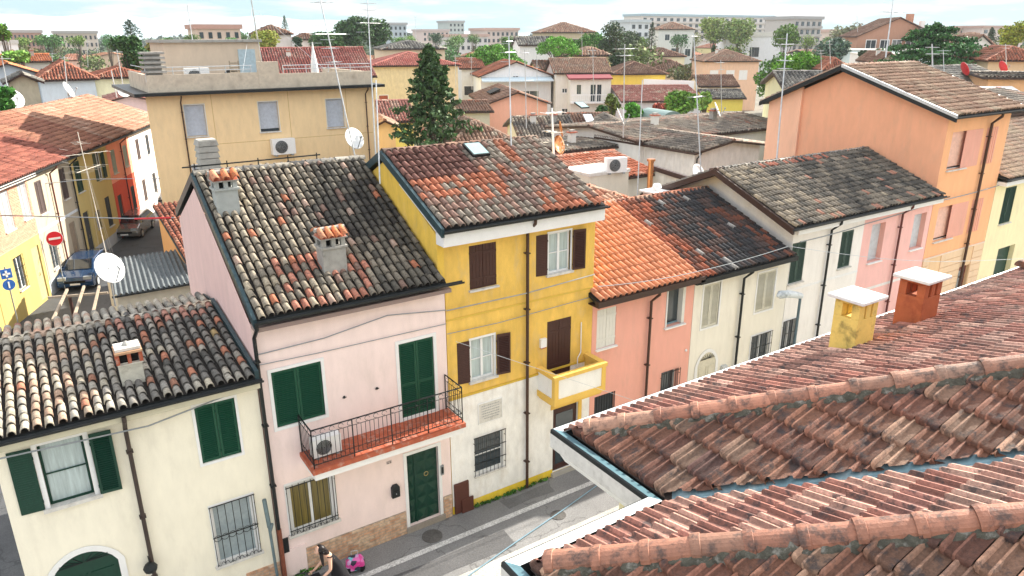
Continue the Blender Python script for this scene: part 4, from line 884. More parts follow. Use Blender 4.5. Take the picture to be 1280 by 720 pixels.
# cream/ivory gable wall piece hides nothing: street lamp in front of the ivory house
def pole(mb, p, q, r, m=None, n=6): mb.tube([p, q], r, n, m)
lamp = thing('street_lamp', 'grey street lamp with curved white head in front of the white house', 'street lamp', (22.0, 14.9, 0))
mb = MB(); mb.tube([(0, 0, 0), (0, 0, 3.9), (-.15, 0, 4.1)], .05, 8); mb.build('post', mat('teal_post', (.10, .15, .18), rough=.5, metal=.3), lamp)
mb = MB(); k = 12
for (a, b, c, d) in ((-.1, .09, 4.02, 4.14), ): pass
mb.tube([(0.02, 0, 4.02), (-.35, 0, 4.14), (-.8, 0, 4.25), (-1.15, 0, 4.3)], .11, 8, r1=.15); mb.tube([(-1.15, 0, 4.3), (-1.32, 0, 4.28)], .14, 8, r1=.05)
mb.build('lamp_head', mat('lamp_shell', (.62, .67, .70), rough=.5, var=.1, stain=(.25, .28, .3), stain_amt=.8, stain_scale=2.5), lamp, smooth=True)
# ------------------------------------------------------------------ foreground hipped roof (L-shaped plan)
ZE, TP = 8.3, .4
FG = thing('tiled_roof_building', 'nearest building seen from above, weathered red hipped roof with ridge tiles and two rendered chimneys', 'building', (0, 0, 0))
XA, YA, YC, XD = 4.80, 6.05, 4.40, 3.05        # eave corners: (XA, YA) outer, (XA, YC) inner, (XD, YC) outer
s1, sv, s2 = XA+YA, XA+YC, XD+YC
PAL_F = palette([((.26, .105, .065), .27), ((.31, .145, .09), .25), ((.18, .08, .055), .18), ((.33, .22, .15), .17), ((.09, .055, .05), .13)])  # left-facing slopes: their grazing-sun shade is put into these darker colours
PAL_FA = palette([((.44, .21, .155), .3), ((.36, .15, .11), .27), ((.50, .30, .23), .2), ((.26, .125, .10), .17), ((.13, .08, .07), .06)])  # lighter copy of the same tiles for the sunlit street slopes
n1 = Vector((1, 1, 0))/math.sqrt(2)
P1, PV, P2 = (XA, YA, 0), (XA, YC, 0), (XD, YC, 0)
FAR = 27.0
c_ = math.sqrt(1+TP*TP)
fr = MB(); dk = (.05, .04, .035)
def zA(y): return ZE+TP*(YA-y)
def zB(x): return ZE+TP*(x-XA)
def zC(y): return ZE+TP*(YC-y)
def zD(x): return ZE+TP*(x-XD)
# boards under the tiles
T7 = 8.0
fr.face([(XA, YA, ZE), (XA+T7, YA-T7, zA(YA-T7)), (FAR, YA-T7, zA(YA-T7)), (FAR, YA, ZE)], None, dk)
fr.face([(XA, YA, ZE), (XA, YC, ZE), (XA+T7, YC-T7, zB(XA+T7)), (XA+T7, YA-T7, zB(XA+T7))], None, dk)
fr.face([(XA, YC, ZE), (XD, YC, ZE), (XD+T7, YC-T7, zC(YC-T7)), (XA+T7, YC-T7, zC(YC-T7))], None, dk)
fr.face([(XD, YC, ZE), (XD, YC-T7, ZE), (XD+T7, YC-T7, zD(XD+T7))], None, dk)
roof = fr.build('roof', TILE, FG)
# slopes: A faces the street, B and D face left, C faces the street
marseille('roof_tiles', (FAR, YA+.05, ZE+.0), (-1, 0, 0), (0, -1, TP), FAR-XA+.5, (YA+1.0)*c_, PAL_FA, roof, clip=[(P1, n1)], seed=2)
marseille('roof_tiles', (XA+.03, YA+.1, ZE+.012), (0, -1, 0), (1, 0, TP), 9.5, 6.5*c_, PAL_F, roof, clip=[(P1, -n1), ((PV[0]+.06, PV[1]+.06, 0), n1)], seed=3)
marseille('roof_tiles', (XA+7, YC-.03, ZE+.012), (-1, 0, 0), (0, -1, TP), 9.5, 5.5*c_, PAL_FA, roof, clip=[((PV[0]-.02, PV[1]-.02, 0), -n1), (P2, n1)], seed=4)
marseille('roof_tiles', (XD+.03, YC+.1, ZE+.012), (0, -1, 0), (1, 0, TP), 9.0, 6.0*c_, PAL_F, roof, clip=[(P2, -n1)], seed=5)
PAL_R = palette([((.38, .17, .105), .4), ((.33, .135, .08), .3), ((.33, .20, .135), .2), ((.22, .12, .085), .1)])
ridge_run('ridge_tile', (XA+.12, YA-.12, ZE+.14), (XA+7, YA-7, ZE+.14+TP*6.9), FG, PAL_R, r=.115, step=.425, each=True, mat_=RIDGEM, seg=10, seed=5)
ridge_run('ridge_tile', (XD+.12, YC-.12, ZE+.14), (XD+6.2, YC-6.2, ZE+.14+TP*6.1), FG, PAL_R, r=.115, step=.425, each=True, mat_=RIDGEM, seg=10, seed=8)
# mortar bedding under the hips, lumpy
def mortar(A, B, w, parent, seed=1):
    A, B = Vector(A), Vector(B); d = B-A; n = int(d.length/.06); r = random.Random(seed); d.normalize(); s = d.cross(Vector((0, 0, 1))).normalized()
    V = []; F = []
    for i in range(n+1):
        p = A+d*(i*.06)
        for (a, z) in ((-w, -.10), (-w*.85, .0), (-w*.4, .05), (w*.4, .05), (w*.85, .0), (w, -.10)):
            V.append(tuple(p+s*(a+r.uniform(-.025, .025))+Vector((0, 0, z+r.uniform(-.015, .02)))))
    for i in range(n):
        for j in range(5): F.append((i*6+j, i*6+j+1, i*6+j+7, i*6+j+6))
    return np_mesh('mortar_bed', V, F, np.full((len(F), 3), .3), MORTAR, parent)
mortar((XA+.15, YA-.15, ZE+.09), (XA+7, YA-7, ZE+.09+TP*6.85), .175, roof); mortar((XD+.15, YC-.15, ZE+.09), (XD+6.2, YC-6.2, ZE+.09+TP*6.05), .17, roof, 4)
# valley sheet
mb = MB(); dn = Vector((1, -1, 0)); sd_ = Vector((1, 1, 0))/math.sqrt(2)
A = Vector((XA, YC, ZE)); Bv = A+Vector((7, -7, TP*7))
for (p0, p1, q0, q1) in (((-.28, .10), (-.05, .02), 0, 0), ((-.05, .02), (.05, .02), 0, 0), ((.05, .02), (.28, .10), 0, 0)):
    mb.face([A+sd_*p0[0]+Vector((0, 0, p0[1])), A+sd_*p1[0]+Vector((0, 0, p1[1])), Bv+sd_*p1[0]+Vector((0, 0, p1[1])), Bv+sd_*p0[0]+Vector((0, 0, p0[1]))])
mb.tube([A+Vector((0, 0, .03)), Bv+Vector((0, 0, .03))], .012, 5)
mb.build('valley_flashing', mat('valley_metal', (.16, .26, .30), rough=.4, metal=.3, var=.3, scale=5, stain=(.45, .52, .54), stain_amt=.7, stain_scale=3, stretch=(1, 1, 1)), FG)
# box gutter swept round the eaves, mitred at the corners
path = [Vector((FAR, YA)), Vector((XA, YA)), Vector((XA, YC)), Vector((XD, YC)), Vector((XD, -4.5))]
nrm = [Vector((0, 1)), Vector((-1, 0)), Vector((0, 1)), Vector((-1, 0))]
def off(i, d):
    if i == 0: return path[0]+nrm[0]*d
    if i == len(path)-1: return path[-1]+nrm[-1]*d
    return path[i]+nrm[i-1]*d+nrm[i]*d
prof = [(-.16, -.03, GUTBLK), (-.05, -.05, GUTBLK), (-.03, -.14, GUTBLK), (.055, -.14, GUTBLK), (.065, .025, None), (.165, .05, DMETAL), (.185, .04, DMETAL), (.19, -.01, STONEW), (.19, -.20, WHITE), (.14, -.21, WHITE), (.06, -.38, WHITE), (-.06, -.40, WHITE), (-.50, -.40, WHITE)]
gm = MB()
for i in range(len(path)-1):
    for (a, b) in zip(prof, prof[1:]):
        p, q, r_, t_ = off(i, a[0]), off(i, b[0]), off(i+1, b[0]), off(i+1, a[0])
        gm.face([(p.x, p.y, ZE+a[1]), (q.x, q.y, ZE+b[1]), (r_.x, r_.y, ZE+b[1]), (t_.x, t_.y, ZE+a[1])], a[2] or (LIPM if i % 2 == 0 else LIPT))
gm.build('gutter', None, FG)
# walls below
wm = MB(); cwf = (.74, .66, .40)
wp = [(FAR, YA-.42), (XA+.42, YA-.42), (XA+.42, YC-.42), (XD+.42, YC-.42), (XD+.42, -8), (FAR, -8)]
for a, b in zip(wp, wp[1:]+wp[:1]): wm.face([(a[0], a[1], 0), (b[0], b[1], 0), (b[0], b[1], ZE-.4), (a[0], a[1], ZE-.4)], None, cwf)
wm.build('wall', PLASTER, FG)
# far end of slope A: verge ridge and neighbouring slope
ridge_run('ridge_tile', (15.95, 6.0, zA(6.0)+.18), (17.9, 6.0-.6, zA(5.4)+.3), FG, PAL_R, r=.13, step=.40, each=True, mat_=RIDGEM, seg=10, seed=12)
ridge_run('ridge_tile', (15.95, 6.0, zA(6.0)+.16), (15.95+2.6, 2.6, zA(2.6)+.16), FG, PAL_R, r=.12, step=.40, each=True, mat_=RIDGEM, seg=8, seed=13) if False else None
# chimneys
def slot_chimney(x, y, w, d, zt, body, capm, label, slots=(1, 2)):
    """rendered chimney with openings under an overhanging slab"""
    zb = zA(y)-.25; h = zt-zb-.07; lo = h-.25; hi = h-.05; mb = MB()
    mb.box(-w/2, -d/2, 0, w/2, d/2, lo)
    mb.box(-w/2, -d/2, hi, w/2, d/2, h)
    t = .12
    for sx in (-1, 1):
        for sy in (-1, 1): mb.box(min(sx*w/2, sx*(w/2-t)), min(sy*d/2, sy*(d/2-t)), lo, max(sx*w/2, sx*(w/2-t)), max(sy*d/2, sy*(d/2-t)), hi)
    for k in range(1, slots[1]):
        xx = -w/2+w*k/slots[1]
        for sy in (-1, 1): mb.box(xx-t*.45, min(sy*d/2, sy*(d/2-t)), lo, xx+t*.45, max(sy*d/2, sy*(d/2-t)), hi)
    for k in range(1, slots[0]):
        yy = -d/2+d*k/slots[0]
        for sx in (-1, 1): mb.box(min(sx*w/2, sx*(w/2-t)), yy-t*.45, lo, max(sx*w/2, sx*(w/2-t)), yy+t*.45, hi)
    c = mb.build('chimney', body, FG, loc=(x, y, zb)); c['label'] = label
    bv = c.modifiers.new('b', 'BEVEL'); bv.width = .008; bv.segments = 2
    k = MB(); k.box(-w/2-.08, -d/2-.08, h, w/2+.08, d/2+.08, h+.05); kc = k.build('chimney_cap', capm, c); bv = kc.modifiers.new('b', 'BEVEL'); bv.width = .012; bv.segments = 2
    f = MB(); f.box(-w/2-.05, -d/2-.05, .02, w/2+.05, d/2+.05, .20+.0); f.box(-w/2-.06, -.0, .1, w/2+.06, -.0+.01, .2); f.build('flashing', MORTAR, c) if False else None
    return c
YCH = mat('yellow_render', (.78, .58, .16), rough=.9, var=.1, scale=5, bump=.3, bscale=30, stain=(.16, .13, .05), stain_amt=.75, stain_scale=3.2)
RCH = mat('oxide_red_render', (.42, .12, .05), rough=.9, var=.12, scale=5, bump=.3, bscale=30, stain=(.25, .06, .03), stain_amt=.6, stain_scale=3)
CAPM = mat('pale_cap', (.74, .73, .70), rough=.85, var=.12, scale=20, bump=.3, bscale=90, stain=(.4, .38, .35), stain_amt=.35, stain_scale=7)
slot_chimney(9.17, 5.33, .43, .38, 9.45, YCH, CAPM, 'yellow rendered chimney with a white slab cap')
slot_chimney(10.90, 5.38, .47, .40, 9.41, RCH, CAPM, 'oxide red rendered chimney with a white slab cap', slots=(1, 2))
# dark sooty growth behind the chimneys is part of the tiles' stains
# cable hanging across the street edge, person, bag, sign post
def cable(name, label, pts, r=.012, m=None, sag=0, group=None, n=12):
    mb = MB(); P = []
    for a, b in zip(pts, pts[1:]):
        a, b = Vector(a), Vector(b)
        for i in range(n): t = i/n; P.append(a.lerp(b, t)-Vector((0, 0, sag*4*t*(1-t))))
    P.append(Vector(pts[-1])); mb.tube(P, r, 5); o = mb.build(name, m or GMETAL); return tag(o, label, 'cable', group)
cable('cable', 'thin blue hose lying diagonally on the sunlit pavement', [at(585, 720, z=.04), at(640, 681, z=.04), at(700, 640, z=.04), at(760, 597, z=.04)], .016, mat('blue_hose', (.20, .32, .40), rough=.5))
cable('cable', 'grey bundle of wires stapled along the upper pink facade', [(PX0+.06, YF-.03, 6.15), (PX0+1.6, YF-.04, 6.2), (PX0+3.2, YF-.04, 6.42), (PX0+W2, YF-.04, 6.22)], .014, GMETAL)
cable('cable', 'lower thin wire above the shutters of the pink house', [(PX0+.06, YF-.03, 5.90), (PX0+1.4, YF-.03, 5.86), (PX0+W2, YF-.03, 5.84)], .011, GMETAL)
cable('cable', 'grey wire bundle across the yellow facade between its two upper floors', [(YX0, YF-.05, 6.2), (YX0+2.4, YF-.12, 6.22), (YX0+W3, YF-.05, 6.3)], .018, mat('lead_wire', (.33, .33, .31), rough=.7))
cable('cable', 'wire running above the brown shuttered middle windows of the yellow house', [(YX0, YF-.03, 5.55), (YX0+1.6, YF-.04, 5.52), (YX0+W3, YF-.03, 5.62)], .011, GMETAL)
cable('cable', 'grey wires under the gutter of the cream house', [(-1.67, YF-.42, 5.42), (1.0, YF-.20, 5.20), (3.25, YF-.10, 5.50)], .018, GMETAL)
cable('cable', 'light cable sagging over the orange roof toward the white house', [at(748, 358, y=14.9), at(860, 342, y=14.9), at(985, 308, y=14.9)], .013, GMETAL, sag=.05)
cable('cable', 'cable strung along the white and rose facades to the orange house', [(22.1, YF-.3, 5.92), (26.4, YF-.12, 5.95), (31.3, YF-.1, 6.2), (36.6, YF-.1, 6.3)], .022, GMETAL, sag=.04)
cable('cable', 'thin cable spanning the street before the rose house and orange house', [at(988, 308, y=15.1), at(1100, 323, y=14.4), at(1180, 327, y=13.6), at(1300, 322, y=12.6)], .009, LMETAL, sag=.02)
cable('cable', 'thin white line dropping from the brown shutters past the masonry balcony', [at(570, 427, y=15.3), at(700, 470, y=14.2), at(815, 508, y=13.2)], .006, LMETAL)
# sign post, bent, at the corner of cream and pink houses
sp = MB(); sp.tube([(3.14, 15.30, 0), (3.10, 15.32, 1.9)], .035, 8); sp.tube([(3.10, 15.30, 1.85), (3.06, 15.28, 2.65)], .05, 6); sp.tube([(3.10, 15.28, 1.75), (3.16, 15.26, 1.95)], .04, 6)
tag(sp.build('sign_post', mat('galvanised', (.16, .22, .24), rough=.5, metal=.4, var=.2)), 'slim galvanised sign post at the corner between cream and pink house', 'sign post')
# ground plants along the yellow plinth
LEAF = mat('leaf', attr=True, rough=.7, var=.25, scale=3, spec=.25)
def leaves_mesh(name, pts, size, cols, parent=None, flat=.5, seed=0, m=None):
    """small leaf quads at pts (n,3)"""
    r = np.random.default_rng(seed); n = len(pts); a = r.normal(size=(n, 3)); a /= np.linalg.norm(a, axis=1)[:, None]; b = r.normal(size=(n, 3)); b -= (b*a).sum(1)[:, None]*a; b /= np.linalg.norm(b, axis=1)[:, None]
    s = (size*(.6+.8*r.random(n)))[:, None]; q = np.stack([pts-a*s-b*s*flat, pts+a*s*.2-b*s*flat*1.3, pts+a*s, pts-a*s*.1+b*s*flat*1.3], 1)
    V = q.reshape(-1, 3); F = np.arange(4*n).reshape(-1, 4)
    return np_mesh(name, V, F, cols, m or LEAF, parent)
def weed(x, y, s, label, seed):
    r = np.random.default_rng(seed); n = 34; an = r.random(n)*6.283; rad = s*np.sqrt(r.random(n)); p = np.stack([x+rad*np.cos(an)*1.6, y-np.abs(rad*np.sin(an))*.5, .03+s*.7*r.random(n)*(1-rad/s*.5)], 1)
    c = np.array((.05, .14, .02))*(.5+1.1*r.random((n, 1))); o = leaves_mesh('weed', p, .045, c, seed=seed); tag(o, label, 'weed', 'weeds along the foot of the house walls')
for i, (x, s) in enumerate(((8.95, .14), (9.25, .10), (9.55, .09), (10.0, .14), (10.25, .2), (10.75, .14), (11.2, .12))):
    weed(x, YF-.05, s, 'small green weeds growing at the foot of the yellow plinth', i)
for i, (x, s) in enumerate(((3.55, .2), (3.85, .22), (4.05, .14))): weed(x, YF-.06, s, 'green weeds against the brick plinth behind the woman', 20+i)

# ------------------------------------------------------------------ woman with wheeled bag and bicycle
SKIN = mat('skin', (.62, .38, .28), rough=.55, var=.05); HAIR = mat('black_hair', (.012, .009, .010), rough=.4, var=.3, scale=30, stretch=(1, 1, .2)); DRESS = mat('black_fabric', (.010, .010, .013), rough=.9, var=.2)
def skinned(name, verts, edges, rad, m, parent, sub=2, root=0):
    me = bpy.data.meshes.new(name); me.from_pydata([Vector(v) for v in verts], edges, []); me.materials.append(m); o = bpy.data.objects.new(name, me); COL.objects.link(o); o.parent = parent
    sk = o.modifiers.new('skin', 'SKIN'); sk.use_smooth_shade = True
    lay = me.skin_vertices[0].data if me.skin_vertices else None
    if lay is None:
        bm = bmesh.new(); bm.from_mesh(me); bm.verts.layers.skin.verify(); bm.to_mesh(me); bm.free(); lay = me.skin_vertices[0].data
    for i, r in enumerate(rad):
        rr = r if isinstance(r, tuple) else (r, r); lay[i].radius = rr; lay[i].use_root = (i == root)
    s = o.modifiers.new('sub', 'SUBSURF'); s.levels = sub; s.render_levels = sub
    return o
PPX, PPY = 4.12, 14.22
WO = thing('person', 'woman with long black hair in a black sleeveless dress, leaning forward over handlebars', 'person', (PPX, PPY, 0))
# local frame: she faces -x (left along the street), leaning; y across
V = [(.18, 0, .86), (.16, 0, 1.0), (.06, 0, 1.2), (-.04, 0, 1.34), (-.13, 0, 1.43), (-.19, 0, 1.50),      # pelvis, waist, chest, upper chest, neck, head base
     (-.22, 0, 1.56), (-.25, 0, 1.64),
     (-.03, .15, 1.34), (-.10, .20, 1.10), (-.30, .17, .96), (-.38, .15, .94),                            # far arm
     (-.03, -.15, 1.34), (-.06, -.21, 1.08), (-.26, -.18, .93), (-.34, -.17, .91),
     (.18, .09, .80), (.10, .10, .45), (.20, .10, .08), (.08, .10, .04), (.18, -.09, .80), (.22, -.10, .45), (.32, -.10, .08), (.20, -.10, .04)]
E_ = [(0, 1), (1, 2), (2, 3), (3, 4), (4, 5), (5, 6), (6, 7), (3, 8), (8, 9), (9, 10), (10, 11), (3, 12), (12, 13), (13, 14), (14, 15), (0, 16), (16, 17), (17, 18), (18, 19), (0, 20), (20, 21), (21, 22), (22, 23)]
Rr = [(.13, .11), (.11, .09), (.125, .10), (.11, .08), .05, .055, .085, .075, .052, .040, .030, .026, .052, .040, .030, .026, .085, .058, .036, .03, .085, .058, .036, .03]
skinned('body', V, E_, Rr, SKIN, WO)
dr = MB(); seg = 18
prof = [((.24, 0), (.23, .26), .52), ((.21, 0), (.185, .22), .74), ((.18, 0), (.16, .185), .88), ((.15, 0), (.13, .15), 1.02), ((.07, 0), (.125, .155), 1.18), ((.0, 0), (.115, .145), 1.30), ((-.02, 0), (.09, .12), 1.36)]
rings = []
for ((cx, cy), (ra, rb), z) in prof:
    k = len(dr.v); rings.append(k)
    for j in range(seg):
        a = 2*math.pi*j/seg; f = 1+.05*math.sin(5*a)*(1 if z < .8 else 0); dr.v.append((cx+ra*math.cos(a)*f, cy+rb*math.sin(a)*f, z+(-.05 if z < .6 else 0)*math.sin(3*a)*.4))
for a, b in zip(rings, rings[1:]):
    for j in range(seg): dr.f.append((a+j, a+(j+1) % seg, b+(j+1) % seg, b+j)); dr.m.append(0); dr.c.append((.5,)*3)
o = dr.build('dress', DRESS, WO, smooth=True)
hv = [(-.22, 0, 1.70), (-.19, 0, 1.63), (-.13, 0, 1.54), (-.05, -.01, 1.42), (.0, -.03, 1.28), (-.20, -.09, 1.52), (-.20, -.12, 1.34), (-.19, -.12, 1.18), (-.17, .09, 1.5), (-.14, .12, 1.3)]
skinned('hair', hv, [(0, 1), (1, 2), (2, 3), (3, 4), (1, 5), (5, 6), (6, 7), (1, 8), (8, 9)], [.075, .108, .095, .075, .03, .05, .04, .02, .05, .03], HAIR, WO)
for sy in (1, -1):   # hands: palm, four fingers closed round the grip, thumb
    hx, hy, hz = (-.385, .15, .935) if sy > 0 else (-.345, -.17, .905)
    hvv = [(0.02, 0, 0.005), (-.045, 0, 0)]; he = [(0, 1)]; hr = [.024, .026]
    for fi in range(4):
        oy = (-.03+.02*fi); b = len(hvv); L = (.9, 1, .96, .8)[fi]
        hvv += [(-.06, oy, .0), (-.095*L, oy, -.012), (-.10*L, oy, -.038), (-.078*L, oy, -.05)]; he += [(1, b), (b, b+1), (b+1, b+2), (b+2, b+3)]; hr += [.010, .009, .008, .007]
    b = len(hvv); hvv += [(-.02, -.035*sy, -.012), (-.05, -.045*sy, -.03), (-.07, -.035*sy, -.045)]; he += [(1, b), (b, b+1), (b+1, b+2)]; hr += [.011, .010, .008]
    skinned('hand', [(hx+a, hy+b_, hz+c_) for a, b_, c_ in hvv], he, hr, SKIN, WO, sub=1)
fc = MB(); fc.lathe([(0, -.1), (.045, -.085), (.068, -.02), (.07, .04), (.05, .09), (0, .1)], 12, SKIN, T=Matrix.Translation((-.245, 0, 1.58)) @ Matrix.Rotation(R(25), 4, 'Y'))
fc.tube([(-.30, 0, 1.59), (-.335, 0, 1.555), (-.31, 0, 1.55)], .012, 5, SKIN)
for sy in (-.028, .028): fc.lathe([(0, -.008), (.009, 0), (0, .008)], 6, BLACK, T=Matrix.Translation((-.305, sy, 1.60)))
fc.box(-.312, -.022, 1.518, -.30, .022, 1.526, mat('lips', (.4, .12, .1)))
fc.build('face', None, WO, smooth=True)
# bicycle she is holding (front part only in frame)
BK = thing('bicycle', 'dark city bicycle held by the woman in black, mostly below the frame edge', 'bicycle', (PPX-.62, PPY-.02, 0))
for nm, cx in (('wheel', -.45), ('wheel', .58)):
    w = MB(); w.tube([(cx+.33*math.cos(a*math.pi/12), 0, .34+.33*math.sin(a*math.pi/12)) for a in range(25)], .02, 6, mat('rubber', (.02, .02, .02), rough=.8, var=0))
    for a in range(10): w.tube([(cx, 0, .34), (cx+.32*math.cos(a*.628), 0, .34+.32*math.sin(a*.628))], .003, 3, LMETAL)
    w.build(nm, None, BK)
f = MB(); f.tube([(-.45, 0, .34), (-.30, 0, .8), (-.27, 0, .9)], .018, 6); f.tube([(-.31, 0, .75), (.05, 0, .36), (.58, 0, .34)], .02, 6); f.tube([(.05, 0, .36), (.20, 0, .85)], .018, 6); f.build('frame', mat('bike_frame', (.03, .03, .035), rough=.3, metal=.3), BK)
f = MB(); f.tube([(.25, -.17, .90), (-.10, -.24, .95), (-.26, -.1, .93), (-.27, 0, .92), (-.26, .1, .93), (-.10, .24, .97), (.22, .15, .93)], .014, 6); f.build('handlebar', DMETAL, BK)
f = MB(); f.box(-.70, -.16, .72, -.42, .16, .92); f.build('basket', DMETAL, BK)
f = MB(); f.box(.10, -.09, .86, .36, .09, .92); f.build('saddle', DRESS, BK)
BG = thing('wheeled_bag', 'small pink, turquoise and black patterned wheeled backpack behind the woman', 'bag', (4.98, 14.98, 0), R(-20))
bm_ = bpy.data.materials.new('patterned_fabric'); n_, b_ = nodes_of(bm_); tcn = n_.nodes.new('ShaderNodeTexCoord'); vo = n_.nodes.new('ShaderNodeTexVoronoi'); vo.inputs['Scale'].default_value = 9
rpn = n_.nodes.new('ShaderNodeValToRGB'); rpn.color_ramp.interpolation = 'CONSTANT'; els = rpn.color_ramp.elements; els[0].color = (.65, .05, .30, 1); els[1].position = .35; els[1].color = (.15, .5, .58, 1)
for p_, c__ in ((.5, (.6, .35, .6, 1)), (.65, (.03, .03, .06, 1)), (.82, (.7, .15, .45, 1))): e = els.new(p_); e.color = c__
n_.links.new(tcn.outputs['Object'], vo.inputs['Vector']); sepn = n_.nodes.new('ShaderNodeSeparateColor'); n_.links.new(vo.outputs['Color'], sepn.inputs[0]); n_.links.new(sepn.outputs[0], rpn.inputs[0]); n_.links.new(rpn.outputs[0], b_.inputs['Base Color'])
mb = MB(); mb.prism([(-.22, .06), (.22, .06), (.24, .22), (.16, .36), (-.16, .36), (-.24, .22)], -.14, .14, bm_); o = mb.build('bag_body', None, BG); bv = o.modifiers.new('b', 'BEVEL'); bv.width = .05; bv.segments = 3
mb = MB(); mb.box(-.24, -.16, .05, .24, .16, .16); o = mb.build('base', DRESS, BG); bv = o.modifiers.new('b', 'BEVEL'); bv.width = .03; bv.segments = 2
mb = MB(); mb.prism([(-.12, .10), (.12, .10), (.12, .26), (-.12, .26)], -.19, -.14, bm_); mb.build('front_pocket', None, BG)
for sx in (-.16, .16): mb = MB(); mb.lathe([(0, -.015), (.045, -.015), (.045, .015), (0, .015)], 10, DMETAL, T=Matrix.Translation((sx, -.13, .045)) @ Matrix.Rotation(R(90), 4, 'X')); mb.build('wheel', None, BG)
mb = MB(); mb.tube([(-.08, .12, .34), (-.08, .13, .46), (.08, .13, .46), (.08, .12, .34)], .012, 6); mb.build('handle', LMETAL, BG)
# ------------------------------------------------------------------ left side street: row of houses at 22.5 degrees
SA = R(22.5); SP0 = Vector((-.5, 43.5, 0)); SD = Vector((math.sin(SA), math.cos(SA), 0)); SROT = math.pi/2-SA
def street_house(s0, s1, label, bands, wins, pal, he=6.5, D=9.5, zr=8.5, seed=1, doors=(), side=None, eo=.45, mat_=None, roofx=None):
    h = thing('street_house', label, 'house', SP0+SD*s0, SROT); Wd = s1-s0-.02
    hs = [w[:4] for w in wins]+[d[:4] for d in doors]
    walls(h, Wd, D, he, hs, bands, ridge=(D*.55, zr-.1), hb=he, depth=.15, mat_=mat_, side=side)
    ro = gable_roof(h, 0, Wd, (-eo, he+.02), (D*.55, zr), (D+.3, he), pal, pitch=.26, expo=.42, seg=4, seed=seed, rpal=pal, colfn=roofx)
    gutter(h, 0, Wd, -eo-.06, he+.0)
    for w in wins:
        x, z, ww, hh, kind, m = w[:6]
        if kind == 'shut': window(h, x, z, ww, hh, sur=0, shut='closed', sm=m, sillm=STONEW)
        elif kind == 'open': window(h, x, z, ww, hh, sur=0, shut='open', sm=m, sw=.42, sillm=STONEW)
        elif kind == 'bar': window(h, x, z, ww, hh, sur=0, grl=True, deco='plain', sillm=STONEW)
        else: window(h, x, z, ww, hh, sur=.06, glass=GLASS)
    for d in doors: door(h, *d[:4], d[4], 'board', sur=.0, depth=.15)
    return h
BWN2 = mat('grey_brown_shutter', (.09, .065, .06), rough=.7); GRY2 = mat('dark_grey_shutter', (.05, .055, .06), rough=.7)
PAL_SUN = palette([((.40, .22, .15), .5), ((.34, .18, .12), .3), ((.46, .33, .26), .2)])  # far roofs of the row: sunlight put into lighter tile colours
PAL_SHADE = palette([((.22, .075, .055), .5), ((.27, .10, .07), .3), ((.17, .06, .05), .2)])  # near roofs of the row: shade put into darker tile colours
def stripes(pal):
    def f(u, v):
        c = pal(u, v, 7); m = (np.floor(v/.42) % 2 == 0); c = c.copy(); c[m] *= 1.12; return c
    return f
SHW = mat('shaded_white_shutter', (.42, .42, .42), rough=.7)  # white shutters greyed so that they read as shaded
S1 = street_house(-9.0, .08, 'brick and yellow house with white shutters at the left end of the side street', [(3.4, (.45, .35, .12)), (7, (.5, .5, .5))], [(5.9, 4.25, .95, 1.8, 'shut', SHW), (7.95, 4.35, .85, 1.8, 'shut', SHW), (5.95, 1.35, .85, 1.6, 'bar', None)], PAL_SHADE, doors=[(7.95, .1, .85, 2.8, mat('dull_yellow_door', (.45, .38, .2)))], he=6.5, seed=2)  # yellow wall and shutter colours lowered to stand for shade
mb = MB()
panel(mb, 9.07, 3.42, 6.5, [(5.86, 4.2, 1.03, 1.9), (7.91, 4.3, .93, 1.9)], [(9, (.5, .3, .2))], .02, back=False); o = mb.build('brick_facing', BRICK, S1); o.location = (0, -.02, 0)
mb = MB(); mb.box(0, -.5, 6.36, 9.07, -.38, 6.5, STONEW); mb.build('cornice', None, S1)
S2 = street_house(.10, 5.68, 'cream house in shade darkened colour with brown shutters and white string course behind the no entry sign', [(.8, (.42, .46, .48)), (7, (.42, .37, .28))], [(.7, 4.2, .85, 1.7, 'shut', BWN2), (3.95, 4.3, .8, 1.7, 'shut', BWN2), (.9, 1.15, .85, 1.45, 'bar', None)], PAL_SHADE, doors=[(3.85, .1, .85, 2.85, mat('brown_grey_door', (.28, .22, .16)))], seed=3)  # cream wall colour lowered to stand for shade
mb = MB(); mb.box(0, -.03, 3.36, 5.5, -.001, 3.5, mat('pale_blue_band', (.6, .64, .68))); mb.build('string_course', None, S2)
downpipe(S2, 2.55, -.5, 6.45, .05, m=mat('oxide_pipe', (.11, .03, .025))); downpipe(S2, 5.4, -.5, 6.45, .05)
S3 = street_house(5.70, 12.0, 'ochre yellow house with open green shutters halfway along the side street', [(.7, (.45, .5, .55)), (7, (.56, .44, .17))], [(.5, 4.25, .95, 1.8, 'shut', DGREEN), (4.1, 4.35, .85, 1.7, 'open', DGREEN), (4.4, 1.25, .85, 1.9, 'shut', GRY2), (2.4, 1.6, .5, 1.1, 'bar', None)], palette([((.30, .14, .09), .6), ((.24, .10, .07), .4)]), doors=[(.5, .1, .9, 2.95, GRY2)], seed=4)  # roof and front darkened too, shade put into the colour
S4 = street_house(12.02, 16.85, 'red house, upper wall coloured lighter as sunlit, beside the white one at the far bend of the street', [(3.7, (.62, .09, .05)), (7, (.80, .32, .22))], [(.65, 4.25, .85, 1.55, 'shut', mat('grey_mint', (.35, .42, .38))), (3.2, 4.3, .85, 1.45, 'shut', mat('grey_mint', (.35, .42, .38))), (3.45, 1.2, .8, 1.65, 'shut', GRY2)], PAL_SUN, doors=[(.5, .1, .85, 2.7, GRY2)], seed=5)  # lighter upper band stands for sunlight, red lower band for shade
downpipe(S4, 2.6, -.5, 6.45, .05, m=mat('oxide_pipe', (.11, .03, .025)))
